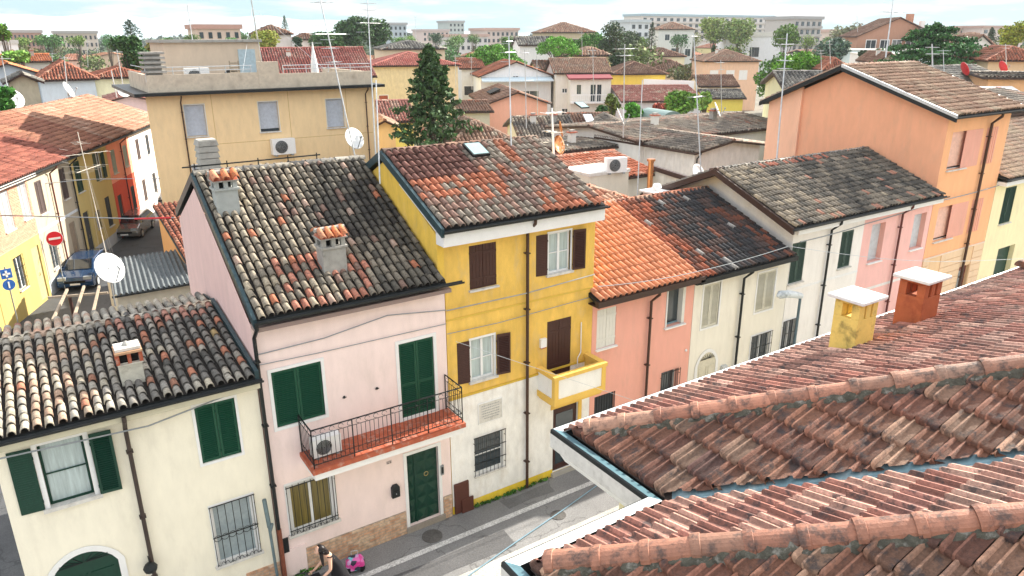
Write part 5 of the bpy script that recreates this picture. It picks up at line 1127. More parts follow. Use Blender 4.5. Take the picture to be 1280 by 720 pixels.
S5 = street_house(16.87, 26.0, 'white rendered house closing the row at the bend of the side street', [(7, (.78, .73, .70))], [(1.4, 4.3, .8, 1.5, 'shut', BWN2), (4.0, 4.3, .8, 1.5, 'shut', GRY2), (7.0, 4.3, .8, 1.5, 'shut', GRY2), (1.4, 1.2, .8, 1.6, 'shut', BWN2), (4.2, 1.2, .8, 1.6, 'bar', None)], PAL_SUN, seed=6)
# ------------------------------------------------------------------ big yellow block with roof terrace
Y0 = thing('apartment_house', 'large apricot yellow building with roof terrace, penthouse and three grey roller blinds', 'building', (6.15, 48.5, 0))
ap = (.84, .63, .36)
oy = [(2.0, 7.12, 1.15, 1.88), (6.38, 7.1, 1.22, 1.87), (10.8, 7.06, 1.2, 1.87)]
BW = 14.3
mb = MB(); panel(mb, BW, 0, 9.62, oy+[(2.0, 3.6, 1.15, 1.8)], [(9.7, ap)], .18)
mb.face([(0, 0, 0), (4.5, 10.5, 0), (4.5, 10.5, 9.62), (0, 0, 9.62)], None, ap); mb.face([(BW, 0, 0), (BW, 10.5, 0), (BW, 10.5, 9.62), (BW, 0, 9.62)], None, ap); mb.face([(4.5, 10.5, 0), (BW, 10.5, 0), (BW, 10.5, 9.62), (4.5, 10.5, 9.62)], None, ap)
mb.build('wall', PLASTER, Y0)
GB = mat('blue_grey_blind', (.50, .54, .60), rough=.6)
for i, w in enumerate(oy): window(Y0, *w, sur=.05, surm=OFFWHITE, roller=(GB, .98 if i != 1 else .9), depth=.18)
window(Y0, 2.0, 3.6, 1.15, 1.8, sur=.05, roller=(GB, 1.0), depth=.18)
mb = MB(); mb.box(-.65, -.7, 9.62, BW+.5, 10.7, 9.80, DMETAL); mb.build('roof_slab', None, Y0)
mb = MB(); mb.box(.2, -.05, 9.80, 6.6, .15, 10.78); mb.box(6.6, -.08, 9.80, 7.9, .2, 11.4) ; mb.box(7.9, -.05, 9.80, 14.1, .15, 10.66); mb.box(.2, .15, 9.80, .4, 8, 10.78); mb.box(13.9, .15, 9.8, 14.1, 9, 10.62)
mb.build('parapet', mat('beige_parapet', (.58, .50, .39), rough=.95, var=.15, stain=(.22, .17, .13), stain_amt=.5, stain_scale=1.5), Y0)
mb = MB()
for (a, b, z) in ((.2, 6.3, 11.2), (8.2, 14.1, 11.15)):
    for dz in (0, -.22): mb.tube([(a, .05, z+dz), (b, .05, z+dz)], .022, 5)
    x = a
    while x < b+.1: mb.tube([(x, .05, 10.4), (x, .05, z)], .025, 5); x += 1.5
mb.tube([(.2, .05, 11.2), (.2, 6, 11.2)], .022, 5); mb.build('railing', LMETAL, Y0)
mb = MB(); mb.box(2.0, 4.0, 9.8, 7.9, 9.5, 12.55, None, (.62, .50, .38)); mb.build('penthouse', PLASTER, Y0)
mb = MB(); mb.box(1.8, 3.8, 12.55, 8.1, 9.7, 12.72, CONC); mb.build('penthouse_roof', None, Y0)
mb = MB(); mb.box(6.5, 3.95, 9.85, 7.6, 3.998, 12.1, mat('pale_blue_door', (.42, .52, .56))); mb.build('door', None, Y0)
downpipe(Y0, 1.85, -.6, 9.6, .1, m=mat('brown_pipe2', (.06, .03, .02))); downpipe(Y0, 13.6, -.6, 9.6, .1, m=mat('brown_pipe2', (.06, .03, .02)))
mb = MB(); 
for x in (3.6, 8.3, 12.2): mb.box(x, -.006, 0, x+.03, -.001, 9.6)
mb.box(3.6, -.006, 6.55, 14, -.001, 6.58); mb.build('wall_joint', mat('joint', (.55, .38, .16)), Y0)
ac_unit((6.15+3.4, 50.6, 10.0), 0, 'white air conditioner on the roof terrace before the penthouse', s=1.7)
ac_unit((6.15+7.6, 48.2, 5.55), 0, 'white air conditioner on the apricot wall just above the pink house ridge', s=1.75)
T = thing('garden_chair', 'wooden slatted chair on the terrace beside a leaning tyre', 'chair', (6.15+5.65, 50.3, 9.8)); mb = MB()
for i in range(5): mb.box(-.25, -.02, .9+i*.14, .25, .02, .98+i*.14)
for sx in (-.27, .27): mb.box(sx-.03, -.03, 0, sx+.03, .03, 1.65)
mb.build('backrest', WOOD, T); mb = MB(); mb.box(-.28, -.5, .82, .28, .0, .88)
mb.build('seat', WOOD, T)
for (sx, sy) in ((-.25, -.45), (.25, -.45)): mb = MB(); mb.box(sx-.03, sy-.03, 0, sx+.03, sy+.03, .82); mb.build('leg', WOOD, T)
mb = MB(); mb.tube([(0+.42*math.cos(a*math.pi/10), 0, .5+.42*math.sin(a*math.pi/10)) for a in range(21)], .13, 8); o = mb.build('tyre', mat('rubber', (.02, .02, .02)), None, loc=(6.15+5.55, 50.75, 9.9)); tag(o, 'black tyre leaning upright behind the slatted terrace chair', 'tyre')
F = thing('flue', 'grey louvred concrete flue at the left corner of the terrace', 'flue', (6.15+.75, 49.1, 9.8)); mb = MB(); mb.box(-.4, -.4, 0, .4, .4, 2.2)
mb.build('shaft', CONC, F); mb = MB()
for i in range(5): mb.box(-.62, -.62, 1.1+i*.26, .62, .62, 1.22+i*.26)
mb.build('louvres', CONC, F)
mb = MB(); mb.lathe([(0.02, 0), (.02, 2.0), (.28, .6), (.24, 1.2), (.1, 2.0), (.03, 2.6), (0, 2.65)], 10); o = mb.build('folded_parasol', CLOTHW, None, loc=(6.15+11.6, 52.5, 9.9)); tag(o, 'folded white parasol standing on the roof terrace', 'parasol')
# annexe with small red roof against the pink gable
def low_house(label, x0, x1, y0, y1, he, rise, wall, pal, name='annexe', cat='outbuilding', rot=0):
    h = thing(name, label, cat, (x0, y0, 0), rot); Wd, Dp = x1-x0, y1-y0
    walls(h, Wd, Dp, he, [], [(he+1, wall)], ridge=(Dp-.05, he+rise-.06), hb=he+rise-.06)
    mb = MB(); slab(mb, [(-.2, -.25, he), (Wd+.2, -.25, he), (Wd+.2, Dp, he+rise), (-.2, Dp, he+rise)], .1, DMETAL); ro = mb.build('roof', None, h)
    coppi('roof_tiles', (-.2, -.28, he+.01), (1, 0, 0), (0, Dp+.25, rise), Wd+.4, math.hypot(Dp+.25, rise), pal, ro, .24, .36, 4)
    return h
low_house('small outbuilding with reddish tiles between the side street and pink gable', 4.95, 8.2, 33.6, 41.5, 3.6, 1.0, (.70, .40, .17), PAL_RED)
low_house('hidden low house added to shade the side street, behind the pink and yellow houses', 9.0, 16.5, 25.5, 44.5, 4.5, .6, (.66, .58, .46), PAL_OLD, name='house', cat='house')  # added out of view to cast shade on the side-street fronts
# corrugated shed
S = thing('shed', 'low cream shed with corrugated grey roof behind the cream house', 'shed', (1.75, 32.2, 0)); mb = MB(); mb.box(.1, .1, 0, 3.6, 5.0, 2.9, None, (.62, .58, .46)); mb.build('wall', PLASTER, S)
V_ = []; F_ = []; n = 150
for i in range(n+1):
    x = 3.8*i/n; z = .05*math.sin(x*2*math.pi/.2); V_ += [(x, -.15, 3.0+z), (x+.35, 5.1, 3.15+z)]
for i in range(n): F_.append((2*i, 2*i+2, 2*i+3, 2*i+1))
np_mesh('roof', V_, F_, np.full((n, 3), .2), CARD, S)
gutter(S, -.1, 3.9, -.22, 2.98)
for i, (a, b) in enumerate((((70, 393), (84, 362)), ((95, 387), (105, 358)), ((118, 385), (124, 358)))):
    pass
PG = thing('pergola', 'bare weathered wooden beams on a post behind the cream tiled roof', 'pergola', (0, 0, 0))
for i, (a, b) in enumerate((((66, 400), (84, 362)), ((93, 395), (105, 358)), ((116, 392), (124, 358)))):
    p, q = at(*a, z=3.1), at(*b, z=3.1); mb = MB(); mb.tube([p, q], .06, 4); mb.build('beam', WOOD, PG)
p = at(87, 372, z=3.0); mb = MB(); mb.tube([p, (p.x, p.y, 0)], .07, 5); mb.build('post', BROWN, PG)
p, q = at(60, 372, z=3.05), at(135, 366, z=3.05); mb = MB(); mb.tube([p, q], .06, 4); mb.build('beam', WOOD, PG)

# ------------------------------------------------------------------ cars
def car(label, loc, rz, paint, name='parked_car', glassc=None):
    t = thing(name, label, 'car', loc, rz); L, Wd, Hh = 4.2, 1.76, 1.5
    pr = [(-2.1, .30), (-2.12, .55), (-2.02, .80), (-1.2, .98), (-.55, 1.40), (.9, 1.46), (1.6, 1.38), (2.02, .98), (2.1, .60), (2.06, .30)]
    secs = [(-1, .80, .0), (-.97, .95, .0), (0, 1.0, .0), (.97, .95, 0), (1, .80, 0)]
    V = []; Fs = []; rows = [(-.86, .93), (-.80, .985), (-.4, 1), (0, 1.01), (.4, 1), (.80, .985), (.86, .93)]; m = len(pr)
    for (yy, sc) in rows:
        for (x, z) in pr:
            tuck = 1-.22*max(0, (z-.85)/.6)*(1 if abs(yy) > .3 else abs(yy)); V.append((x*(.97 if abs(yy) > .82 else 1), yy*tuck*1.02, .30+(z-.30)*sc))
    for i in range(len(rows)-1):
        for j in range(m): Fs.append((i*m+j, i*m+(j+1) % m, (i+1)*m+(j+1) % m, (i+1)*m+j))
    me = MB(); me.v = V; me.f = Fs+[tuple(range(m)), tuple(range(len(V)-1, len(V)-m-1, -1))]; me.m = [0]*len(me.f); me.c = [(.5,)*3]*len(me.f)
    b = me.build('body', paint, t, smooth=False); bv = b.modifiers.new('b', 'BEVEL'); bv.width = .05; bv.segments = 2; bv.limit_method = 'ANGLE'
    g = MB(); G = mat('car_glass', (.015, .02, .025), rough=.05, spec=1, var=0)
    g.face([(-1.22, -.66, 1.02), (-1.22, .66, 1.02), (-.60, .58, 1.41), (-.60, -.58, 1.41)]); g.build('windscreen', G, t)
    g = MB(); g.face([(1.66, -.58, 1.38), (1.66, .58, 1.38), (2.04, .66, 1.02), (2.04, -.66, 1.02)]); g.build('rear_window', G, t)
    for s in (-1, 1): g = MB(); g.face([(-1.0, s*.80, 1.02), (-.45, s*.745, 1.36), (1.35, s*.745, 1.36), (1.75, s*.80, 1.02)]); g.build('side_window', G, t)
    for sx in (-1.32, 1.30):
        for s in (-1, 1):
            w = MB(); w.lathe([(0, -.1), (.29, -.1), (.32, -.06), (.32, .06), (.29, .1), (0, .1)], 16, mat('rubber', (.02, .02, .02)), T=Matrix.Translation((sx, s*.80, .32)) @ Matrix.Rotation(R(90), 4, 'X')); wo = w.build('wheel', None, t)
            w = MB(); w.lathe([(0, 0), (.19, 0), (.2, .02), (0, .03)], 12, LMETAL, T=Matrix.Translation((sx, s*.895, .32)) @ Matrix.Rotation(R(-90*s), 4, 'X')); w.build('rim', None, wo)
    for s in (-1, 1):
        h = MB(); h.box(-2.10, s*.62-.2, .66, -1.93, s*.62+.2, .82); h.build('headlight', mat('headlight', (.35, .38, .4), rough=.1, spec=1), t)
        h = MB(); h.box(2.0, s*.66-.13, .72, 2.09, s*.66+.13, .92); h.build('tail_light', mat('tail_light', (.3, .01, .01), rough=.2), t)
        h = MB(); h.box(-.95, s*.86-.02, 1.0, -.75, s*1.0+.02, 1.12); h.build('wing_mirror', paint, t)
    h = MB(); h.box(-2.15, -.5, .50, -2.06, .5, .62); h.build('grille', BLACK, t)
    h = MB(); h.box(-2.16, -.24, .40, -2.12, .24, .49); h.build('number_plate', WHITE, t)
    return t
RZ = math.pi/2-SA     # car faces -x in its own frame: nose toward the camera
car('silver grey hatchback parked nose to camera beside the red house', (5.0, 55.6, 0), RZ, mat('silver_paint', (.24, .235, .225), rough=.25, metal=.6, coat=.6, var=.03))
car('dark blue hatchback parked by the cream house under the no entry sign', (1.35, 45.6, 0), RZ+R(4), mat('navy_paint', (.015, .055, .14), rough=.2, metal=.4, coat=.8, var=.03))
car('black car at the far bend of the side street, before the white house', (8.55, 65.4, 0), RZ-R(4), mat('black_car_paint', (.015, .015, .018), rough=.2, metal=.4, coat=.8, var=.03))
# no entry sign
p = at(68, 298, z=3.0); SG = thing('road_sign', 'round red no entry sign with a white bar on the cream facade', 'road sign', (p.x, p.y, 0), R(8))
def on(x, y, z, r, m, th=.01, mb=None):
    mb.lathe([(0, -th), (r, -th), (r, th), (0, th)], 24, m, T=Matrix.Translation((x, y, z)) @ Matrix.Rotation(R(90), 4, 'X'))
REDS = mat('sign_red', (.62, .02, .03), rough=.4, var=.05)
mb = MB(); on(0, -.03, 3.0, .40, WHITE, .012, mb); on(0, -.045, 3.0, .37, REDS, .01, mb); mb.box(-.27, -.066, 2.95, .27, -.056, 3.06, WHITE); mb.build('sign_plate', None, SG)
mb = MB(); mb.tube([(0, 0, 0), (0, 0, 3.3)], .03, 6); mb.build('post', GMETAL, SG)
p = at(10, 352, z=2.4); SG2 = thing('road_sign', 'blue road signs with white marks at the left edge of the photo', 'road sign', (p.x, p.y, 0), R(15))
mb = MB(); mb.box(-.22, -.03, 2.55, .22, -.01, 3.0, mat('sign_blue', (.03, .12, .42), rough=.4)); mb.box(-.15, -.04, 2.72, .15, -.03, 2.80, WHITE); mb.box(-.04, -.04, 2.62, .04, -.03, 2.92, WHITE); mb.build('sign_plate', None, SG2)
mb = MB(); on(0, -.03, 2.25, .25, mat('sign_blue', (.03, .12, .42)), .01, mb); mb.prism([(-.03, 2.1), (.03, 2.1), (.03, 2.4), (-.03, 2.4)], -.05, -.04, WHITE); mb.build('sign_plate', None, SG2)
mb = MB(); mb.tube([(0, 0, 0), (0, 0, 3.1)], .03, 6); mb.build('post', GMETAL, SG2)
cable('cable', 'red and grey cable stretched across the side street above the silver car', [at(-5, 269, z=5.2), at(160, 273, z=5.0), at(218, 272, z=5.0)], .03, GMETAL)
cable('cable', 'red insulated end of the cable over the silver car', [at(168, 273.5, z=5.02), at(214, 272, z=5.0)], .045, mat('red_sleeve', (.55, .03, .04), rough=.5))
cable('cable', 'thin grey wire crossing high along the yellow and red street facades', [at(30, 232, z=5.6), at(110, 224, z=5.6), at(200, 223, z=5.6)], .02, GMETAL)
# ------------------------------------------------------------------ houses of the middle distance
def P(px, py, dist):
    r = ray(px, py); h = math.hypot(r.x, r.y); return Vector((r.x/h*dist, r.y/h*dist, CAM_H+r.z/h*dist))
def far_roof(h, kind, W, D, he, zr, pal, ov, near, seed, fascia=None):
    pit, ex, sg = (.26, .42, 3) if near else (.5, .9, 3)
    m = TILE if near else TILEFAR
    fascia = fascia or BMETAL
    mb = MB(); base = np.clip(pal(np.zeros(1), np.zeros(1), seed)[0]*.6, 0, 1); c = tuple(base)
    rise = zr-he
    if kind == 'x':
        slab(mb, [(-ov, -ov, he), (W+ov, -ov, he), (W+ov, D/2, zr), (-ov, D/2, zr)], .12, fascia, c); slab(mb, [(-ov, D/2, zr), (W+ov, D/2, zr), (W+ov, D+ov, he), (-ov, D+ov, he)], .12, fascia, c)
        L = math.hypot(D/2+ov, rise); sl = [((-ov, -ov, he), (1, 0, 0), (0, D/2+ov, rise), W+2*ov, L, None), ((W+ov, D+ov, he), (-1, 0, 0), (0, -D/2-ov, rise), W+2*ov, L, None)]
        rid = [((-ov, D/2, zr+.06), (W+ov, D/2, zr+.06))]
    elif kind == 'y':
        slab(mb, [(-ov, -ov, he), (W/2, -ov, zr), (W/2, D+ov, zr), (-ov, D+ov, he)], .12, fascia, c); slab(mb, [(W/2, -ov, zr), (W+ov, -ov, he), (W+ov, D+ov, he), (W/2, D+ov, zr)], .12, fascia, c)
        L = math.hypot(W/2+ov, rise); sl = [((-ov, D+ov, he), (0, -1, 0), (W/2+ov, 0, rise), D+2*ov, L, None), ((W+ov, -ov, he), (0, 1, 0), (-W/2-ov, 0, rise), D+2*ov, L, None)]
        rid = [((W/2, -ov, zr+.06), (W/2, D+ov, zr+.06))]
    elif kind == 'hip':
        q = min(W, D)/2+ov; a = (-ov, -ov, he); b = (W+ov, -ov, he); d = (-ov, D+ov, he); e = (W+ov, D+ov, he)
        if W >= D: r1, r2 = (-ov+q, D/2, zr), (W+ov-q, D/2, zr)
        else: r1, r2 = (W/2, -ov+q, zr), (W/2, D+ov-q, zr)
        if W >= D: fs = [(a, b, r2, r1), (b, e, r2), (e, d, r1, r2), (d, a, r1)]
        else: fs = [(a, b, r1), (b, e, r2, r1), (e, d, r2), (d, a, r1, r2)]
        for f in fs: slab(mb, f, .1, fascia, c)
        WW, DD = W+2*ov, D+2*ov; L = math.hypot(q, rise); k = q/L
        mk = lambda w: (lambda u, v: (u > v*k) & (u < w-v*k))
        sl = [(a, (1, 0, 0), (0, q, rise), WW, L, mk(WW)), (e, (-1, 0, 0), (0, -q, rise), WW, L, mk(WW)), (d, (0, -1, 0), (q, 0, rise), DD, L, mk(DD)), (b, (0, 1, 0), (-q, 0, rise), DD, L, mk(DD))]
        up = lambda p: (p[0], p[1], p[2]+.06); rid = [(up(a), up(r1)), (up(b), up(r1 if W < D else r2)), (up(d), up(r2 if W < D else r1)), (up(r1), up(r2))]
    else:
        mb.box(-ov, -ov, he, W+ov, D+ov, zr, STONEW, c); return mb.build('roof', None, h)
    ro = mb.build('roof', None, h)
    for i, (O, U, V, w, L, mk) in enumerate(sl):
        if i >= 2 and kind != 'hip': continue
        coppi('roof_tiles', (O[0], O[1], O[2]+.01), U, V, w, L, pal, ro, pit, ex, sg, mask=mk, seed=seed+i, mat_=m)
    for p, q in rid:
        if (Vector(p)-Vector(q)).length > .5: ridge_run('ridge_tiles', p, q, ro, pal, r=.14, step=.5, collar=False, seg=4, seed=seed, mat_=m)
    return ro
def bg(label, dist, xl, xr, ye, yr, kind='x', D=9, wall=(.7, .65, .55), pal=None, wins=(), rot=None, ov=.4, near=None, seed=1, name='house', cat='house', chim=0, wallm=None, lw=0, base=0):
    if rot is None: rot = -.75*(YAW+math.atan((xl-640)/F_PX)) if dist > 53 else 0
    A = P(xl, ye, dist); d = Vector((math.cos(rot), math.sin(rot), 0)); lo, hi = 0, 400
    for _ in range(40):
        m = (lo+hi)/2
        if px_of(A+d*m)[0] < xr: lo = m
        else: hi = m
    W = max(lo, 1.5); he = A.z; back = Vector((-math.sin(rot), math.cos(rot), 0))*(D/2 if kind != 'y' else 0); Rg = A+d*(W/2)+back
    rr = ray((xl+xr)/2, yr); zr = CAM_H + rr.z*math.hypot(Rg.x, Rg.y)/math.hypot(rr.x, rr.y); zr = max(zr, he+.15)
    if near is None: near = dist < 125
    h = thing(name, label, cat, (A.x, A.y, 0), rot); pal = pal or PAL_BROWN
    gb = kind == 'y'
    hs = []
    for w in wins: hs.append((W*w[0], he*w[1] if w[1] <= 1 else w[1], w[2], w[3]))
    walls(h, W, D, he, hs if near else [], [(50, wall)], gable=gb, ridge=((W/2, zr-.15) if gb else ((D/2, zr-.15) if kind == 'x' else None)), hb=he, mat_=wallm, name='wall')
    for w, q in zip(wins, hs):
        k = w[4] if len(w) > 4 else 'glass'
        if near: window(h, *q, sur=.08, sill=False, **(dict() if k == 'glass' else dict(shut='closed', sm=k, plain=True)))
        else: simple_window(h, *q, kind='glass' if k == 'glass' else 'shutter', m=None if k == 'glass' else k, y=-.02)
    if lw:   # windows on the left side
        for i in range(lw): simple_window(h, 0-.02, he-2.2, .9, 1.3, y=D*(i+1)/(lw+1)+.45, rotz=-math.pi/2)
    far_roof(h, kind, W, D, he, zr, pal, ov, near, seed)
    for i in range(chim):
        x = W*(.3+.4*i); y = D*.35; zc = he+(zr-he)*.6; mb = MB(); mb.box(-.22, -.2, 0, .22, .2, .8, OFFWHITE if i % 2 == 0 else CONC); mb.box(-.3, -.28, .8, .3, .28, .87, REDTERRA); mb.box(-.18, -.16, .87, .18, .16, 1.0, CONC); mb.build('chimney', None, h, loc=(x, y, zc))
    return h, W, he, zr
GW = mat('grey_shutter', (.3, .32, .33)); BW_ = mat('bluish_shutter', (.45, .5, .52)); WS = WHITE
# behind the front row, centre
h, W, he, zr = bg('long low white house with mottled grey tiles, centre, lower front section', 49, 704, 800, 189, 176, D=5, pal=PAL_OLD, wall=(.68, .66, .62), wins=[(.05, .68, 1.0, .5, GW), (.36, .68, 1.0, .5, GW), (.66, .68, 1.3, .5)], chim=1)
h, W, he, zr = bg('long white house with wide mottled tile roof before the orange gable', 50, 800, 985, 177, 150, D=10, pal=PAL_LIGHT, wall=(.68, .67, .64), wins=[(.03, .5, .9, 1.2)], seed=9, chim=2)
downpipe(h, 3.2, -.4, he, .1)
bg('low red tiled house with a skylight behind the yellow house', 39.5, 697, 812, 232, 196, D=7.5, pal=palette([(TERRA, .5), ((.5, .3, .22), .5)]), wall=(.66, .64, .58), wins=[(.85, .4, .7, 1.2)])
p = P(752, 212, 40.5); mb = MB(); mb.box(-.55, -.7, 0, .55, .7, .12, DMETAL); mb.box(-.48, -.62, .12, .48, .62, .14, mat('skylight_glass', (.25, .38, .38))); o = mb.build('skylight', None, [o for o in COL.objects if o.get('label', '').startswith('low red tiled house')][0]); o.matrix_world = Matrix.Translation(p)@Matrix.Rotation(R(20), 4, 'X')
bg('plain beige flat topped block with an air conditioner on it', 36, 737, 786, 221, 219, kind='flat', D=2.2, wall=(.66, .62, .52), ov=.05)
p = P(769, 217, 37); ac_unit((p.x, p.y, p.z), R(-15), 'white air conditioner on the beige block behind the yellow house', s=1.3)
bg('little orange tiled roof tucked behind the yellow house gutter', 30.5, 722, 782, 262, 228, D=4.6, kind='hip', pal=palette([(PEACH, .6), (TERRA, .3), (BEIGE, .1)]), wall=(.2, .16, .14))
a, b = P(815, 207, 44), P(870, 220, 40); d = (b-a).normalized(); n = Vector((-d.y, d.x, 0))*.15; mb = MB()
mb.prism([(a.x, a.y), (b.x, b.y), (b.x+n.x, b.y+n.y), (a.x+n.x, a.y+n.y)], 0, a.z-.15, None, (.66, .63, .56), f=lambda p, t: (p[0], p[1], t))
w = thing('garden_wall', 'stained white wall with dark coping between the roofs', 'wall', (0, 0, 0)); mb.build('wall', OLDPLASTER, w); mb = MB(); mb.tube([(a.x, a.y, a.z-.1), (b.x, b.y, a.z-.1)], .18, 4); mb.build('coping', BMETAL, w)
p = P(812, 235, 41); mb = MB(); mb.tube([(p.x, p.y, 1), (p.x, p.y, p.z+1.5)], .16, 10); mb.tube([(p.x, p.y, p.z+1.5), (p.x, p.y, p.z+1.62)], .24, 10); tag(mb.build('flue_pipe', mat('copper', (.45, .20, .08), rough=.35, metal=.7)), 'shiny copper flue pipe at the end of the stained white wall', 'flue')
p = P(820, 252, 30); C_ = thing('chimney', 'pale chimney with a white ball finial behind the dark red roof', 'chimney', (p.x, p.y, 5.0)); mb = MB(); mb.box(-.38, -.38, 0, .38, .38, p.z-5+.4); mb.build('shaft', mat('pinkish_render', (.6, .52, .48), stain=(.3, .25, .22), stain_scale=2), C_); mb = MB(); mb.box(-.5, -.5, p.z-5+.4, .5, .5, p.z-5+.47); mb.lathe([(0, .3), (.15, .25), (.2, .12), (.15, 0), (0, 0)], 10, T=Matrix.Translation((0, 0, p.z-5+.47))); mb.build('cap', WHITE, C_)
h, W, he, zr = bg('pale rendered gabled house left of the orange house, gable to the camera', 47, 869, 950, 190, 175, kind='y', D=9, pal=PAL_LIGHT, wall=(.60, .57, .54), wallm=OLDPLASTER)
downpipe(h, .1, -.4, he, .1)
bg('small white gable among the grey tiles in the centre', 56, 754, 797, 167, 154, kind='y', D=7, pal=PAL_OLD, wall=(.70, .68, .64))
h, W, he, zr = bg('dark brown roof with two long skylights, centre', 60, 722, 768, 168, 142, D=9, pal=PAL_BROWN, wall=(.45, .3, .2))
for i in range(2): mb = MB(); mb.box(.9+i*1.5, .6, 0, 1.6+i*1.5, 3.0, .1, LMETAL); o = mb.build('skylight', None, h, loc=(0, 0, he+.5), rot=(math.atan((zr-he)/4.9), 0, 0))
bg('mottled roof left of the long skylights', 57, 655, 722, 176, 146, D=10, pal=PAL_OLD, wall=(.62, .58, .5), chim=2)
bg('roof with grey mossy tiles and dark red gable behind the yellow house ridge', 46, 566, 642, 183, 147, kind='hip', D=8, pal=PAL_PALE, wall=(.30, .08, .06), rot=R(-14), seed=8)
h, W, he, zr = bg('coral gabled house with brown tiled roof, left of the tall white house', 78, 609, 684, 131, 115, kind='y', D=13, pal=PAL_BROWN, wall=(.80, .42, .30), seed=4)
mb = MB(); mb.box(1.0, 4, 0, 2.2, 7, .12, BLACK); mb.build('skylight', None, h, loc=(0, 0, he+.4), rot=(0, -math.atan((zr-he)/(W/2)), 0))
bg('brown shed roof with grey end wall beside the coral gable', 72, 578, 612, 140, 126, D=8, pal=PAL_BROWN, wall=(.5, .48, .42))
h, W, he, zr = bg('white gabled house with a pale blue canopy and wide window', 104, 601, 689, 96, 77, kind='y', D=10, pal=PAL_RED, wall=(.72, .74, .76), wins=[(.56, .52, 2.6, 1.7), (.45, .95, .8, .8)])
mb = MB(); slab(mb, [(0, -1.6, he-.5), (W, -1.6, he-.5), (W, -.02, he-.1), (0, -.02, he-.1)], .15, mat('pale_blue_sheet', (.55, .66, .72), rough=.5)); mb.build('canopy', None, h)
h, W, he, zr = bg('tall white house with upper balcony and mossy roof, centre', 104, 695, 762, 92, 73, D=9, pal=PAL_PALE, wall=(.74, .72, .66), wins=[(.12, .68, .7, .6), (.12, .28, .9, 1.1)], lw=1)
mb = MB(); panel(mb, 5.6, 0, he-.4, [(.9, he-2.6, .6, 1.2), (2.8, he-3.6, .7, 2.2), (3.7, he-3.6, .6, 2.2)], [(50, (.74, .72, .66))], .2); mb.face([(0, 0, 0), (0, 2, 0), (0, 2, he), (0, 0, he-.4)], None, (.74, .72, .66)); mb.build('extension', PLASTER, h, loc=(W-5.8, -2, 0))
mb = MB(); slab(mb, [(-.3, -.5, he-.5), (5.7, -.5, he-.5), (5.7, 2, he), (-.3, 2, he)], .2, mat('maroon_sheet', (.22, .05, .06))); mb.build('porch_roof', None, h, loc=(W-5.8, -2, 0))
mb = MB(); mb.box(0, -1.0, he-3.8, 5.6, 0, he-3.6); 
for i in range(20): mb.box(.1+i*.28, -.98, he-3.6, .13+i*.28, -.94, he-2.7)
mb.box(0, -1.0, he-2.7, 5.6, -.92, he-2.62); mb.build('balcony', WHITE, h, loc=(W-5.8, -2, 0))
for (q) in ((.9, he-2.6, .6, 1.2), (2.8, he-3.6, .7, 2.2), (3.7, he-3.6, .6, 2.2)): simple_window(h, W-5.8+q[0], q[1], q[2], q[3], y=-1.9)
bg('bright yellow house with brown hipped roof beside the tall white house', 118, 766, 832, 93, 77, kind='hip', D=11, pal=PAL_BROWN, wall=(.76, .55, .10), wins=[(.4, .5, .5, .5), (.55, .5, .5, .5), (.7, .5, .5, .5)])
bg('wide low roof of faded pink tiles with a white parapet', 96, 780, 878, 127, 107, D=18, pal=PAL_PINK, wall=(.6, .6, .62), near=True, seed=3)
mb = MB(); a = P(806, 103, 118); b = P(868, 104, 114); mb.prism([(a.x, a.y), (b.x, b.y), (b.x, b.y+.3), (a.x, a.y+.3)], a.z-1.3, a.z+.5, WHITE, f=lambda p, t: (p[0], p[1], t)); tag(mb.build('parapet_wall', WHITE), 'ribbed white parapet above the faded pink roof', 'wall')
bg('yellow single storey house with mossy roof below the peach house', 103, 882, 929, 123, 112, D=7, pal=PAL_GREY, wall=(.78, .66, .14), wins=[(.5, .35, 2.4, 1.5)])
bg('grey roofed annexe behind the yellow single storey house', 112, 876, 921, 108, 94, D=9, pal=PAL_BROWN, wall=(.6, .5, .35))
bg('peach villa with hipped tiled roof and three white windows', 140, 881, 949, 77, 62, kind='hip', D=12, pal=PAL_PALE, wall=(.74, .50, .36), wins=[(.12, .64, 1.3, 1.5, WS), (.42, .64, 1.3, 1.5, WS), (.66, .64, 1.3, 1.5, WS)], near=True, chim=1)
bg('cream house with brown hipped roof beneath the balcony villa', 190, 807, 856, 71, 60, kind='hip', D=14, pal=PAL_BROWN, wall=(.72, .66, .45), wins=[(.3, .5, 1.3, 1.3), (.7, .5, 1.3, 1.3)])
bg('small cream house between the cypress and the villas', 200, 780, 808, 66, 53, kind='hip', D=14, pal=PAL_BROWN, wall=(.68, .64, .5), wins=[(.3, .5, 1.3, 1.3)])
bg('low brown roofs in front of the cream villas', 160, 812, 870, 90, 74, kind='hip', D=16, pal=PAL_BROWN, wall=(.55, .42, .3))
h, W, he, zr = bg('three storey pale villa with balconies and tan hipped roof', 225, 823, 867, 37, 28, kind='hip', D=13, pal=PAL_PALE, wall=(.60, .62, .60), wins=[(.15, .1, 1.5, 2), (.5, .1, 1.5, 2), (.8, .1, 1.5, 2), (.15, .5, 1.5, 2), (.8, .5, 1.5, 2), (.4, .5, 2.2, 2.2), (.2, .8, 1.3, 1.6), (.7, .8, 1.3, 1.6)])
mb = MB(); mb.box(W*.3, -1.5, he*.44, W*.75, 0, he*.47); mb.box(W*.3, -1.5, he*.47, W*.75, -1.4, he*.56, mat('balcony_dark', (.2, .18, .17))); mb.box(W*.3, -1.5, he*.2, W*.75, 0, he*.23); mb.build('balcony', OFFWHITE, h)
bg('wide villa with salmon hipped roof and dark arcade behind the umbrella pine', 210, 676, 745, 41, 28, kind='hip', D=16, pal=PAL_PALE, wall=(.55, .45, .3), wins=[(.5, .72, 5, 2.2, BROWN)])
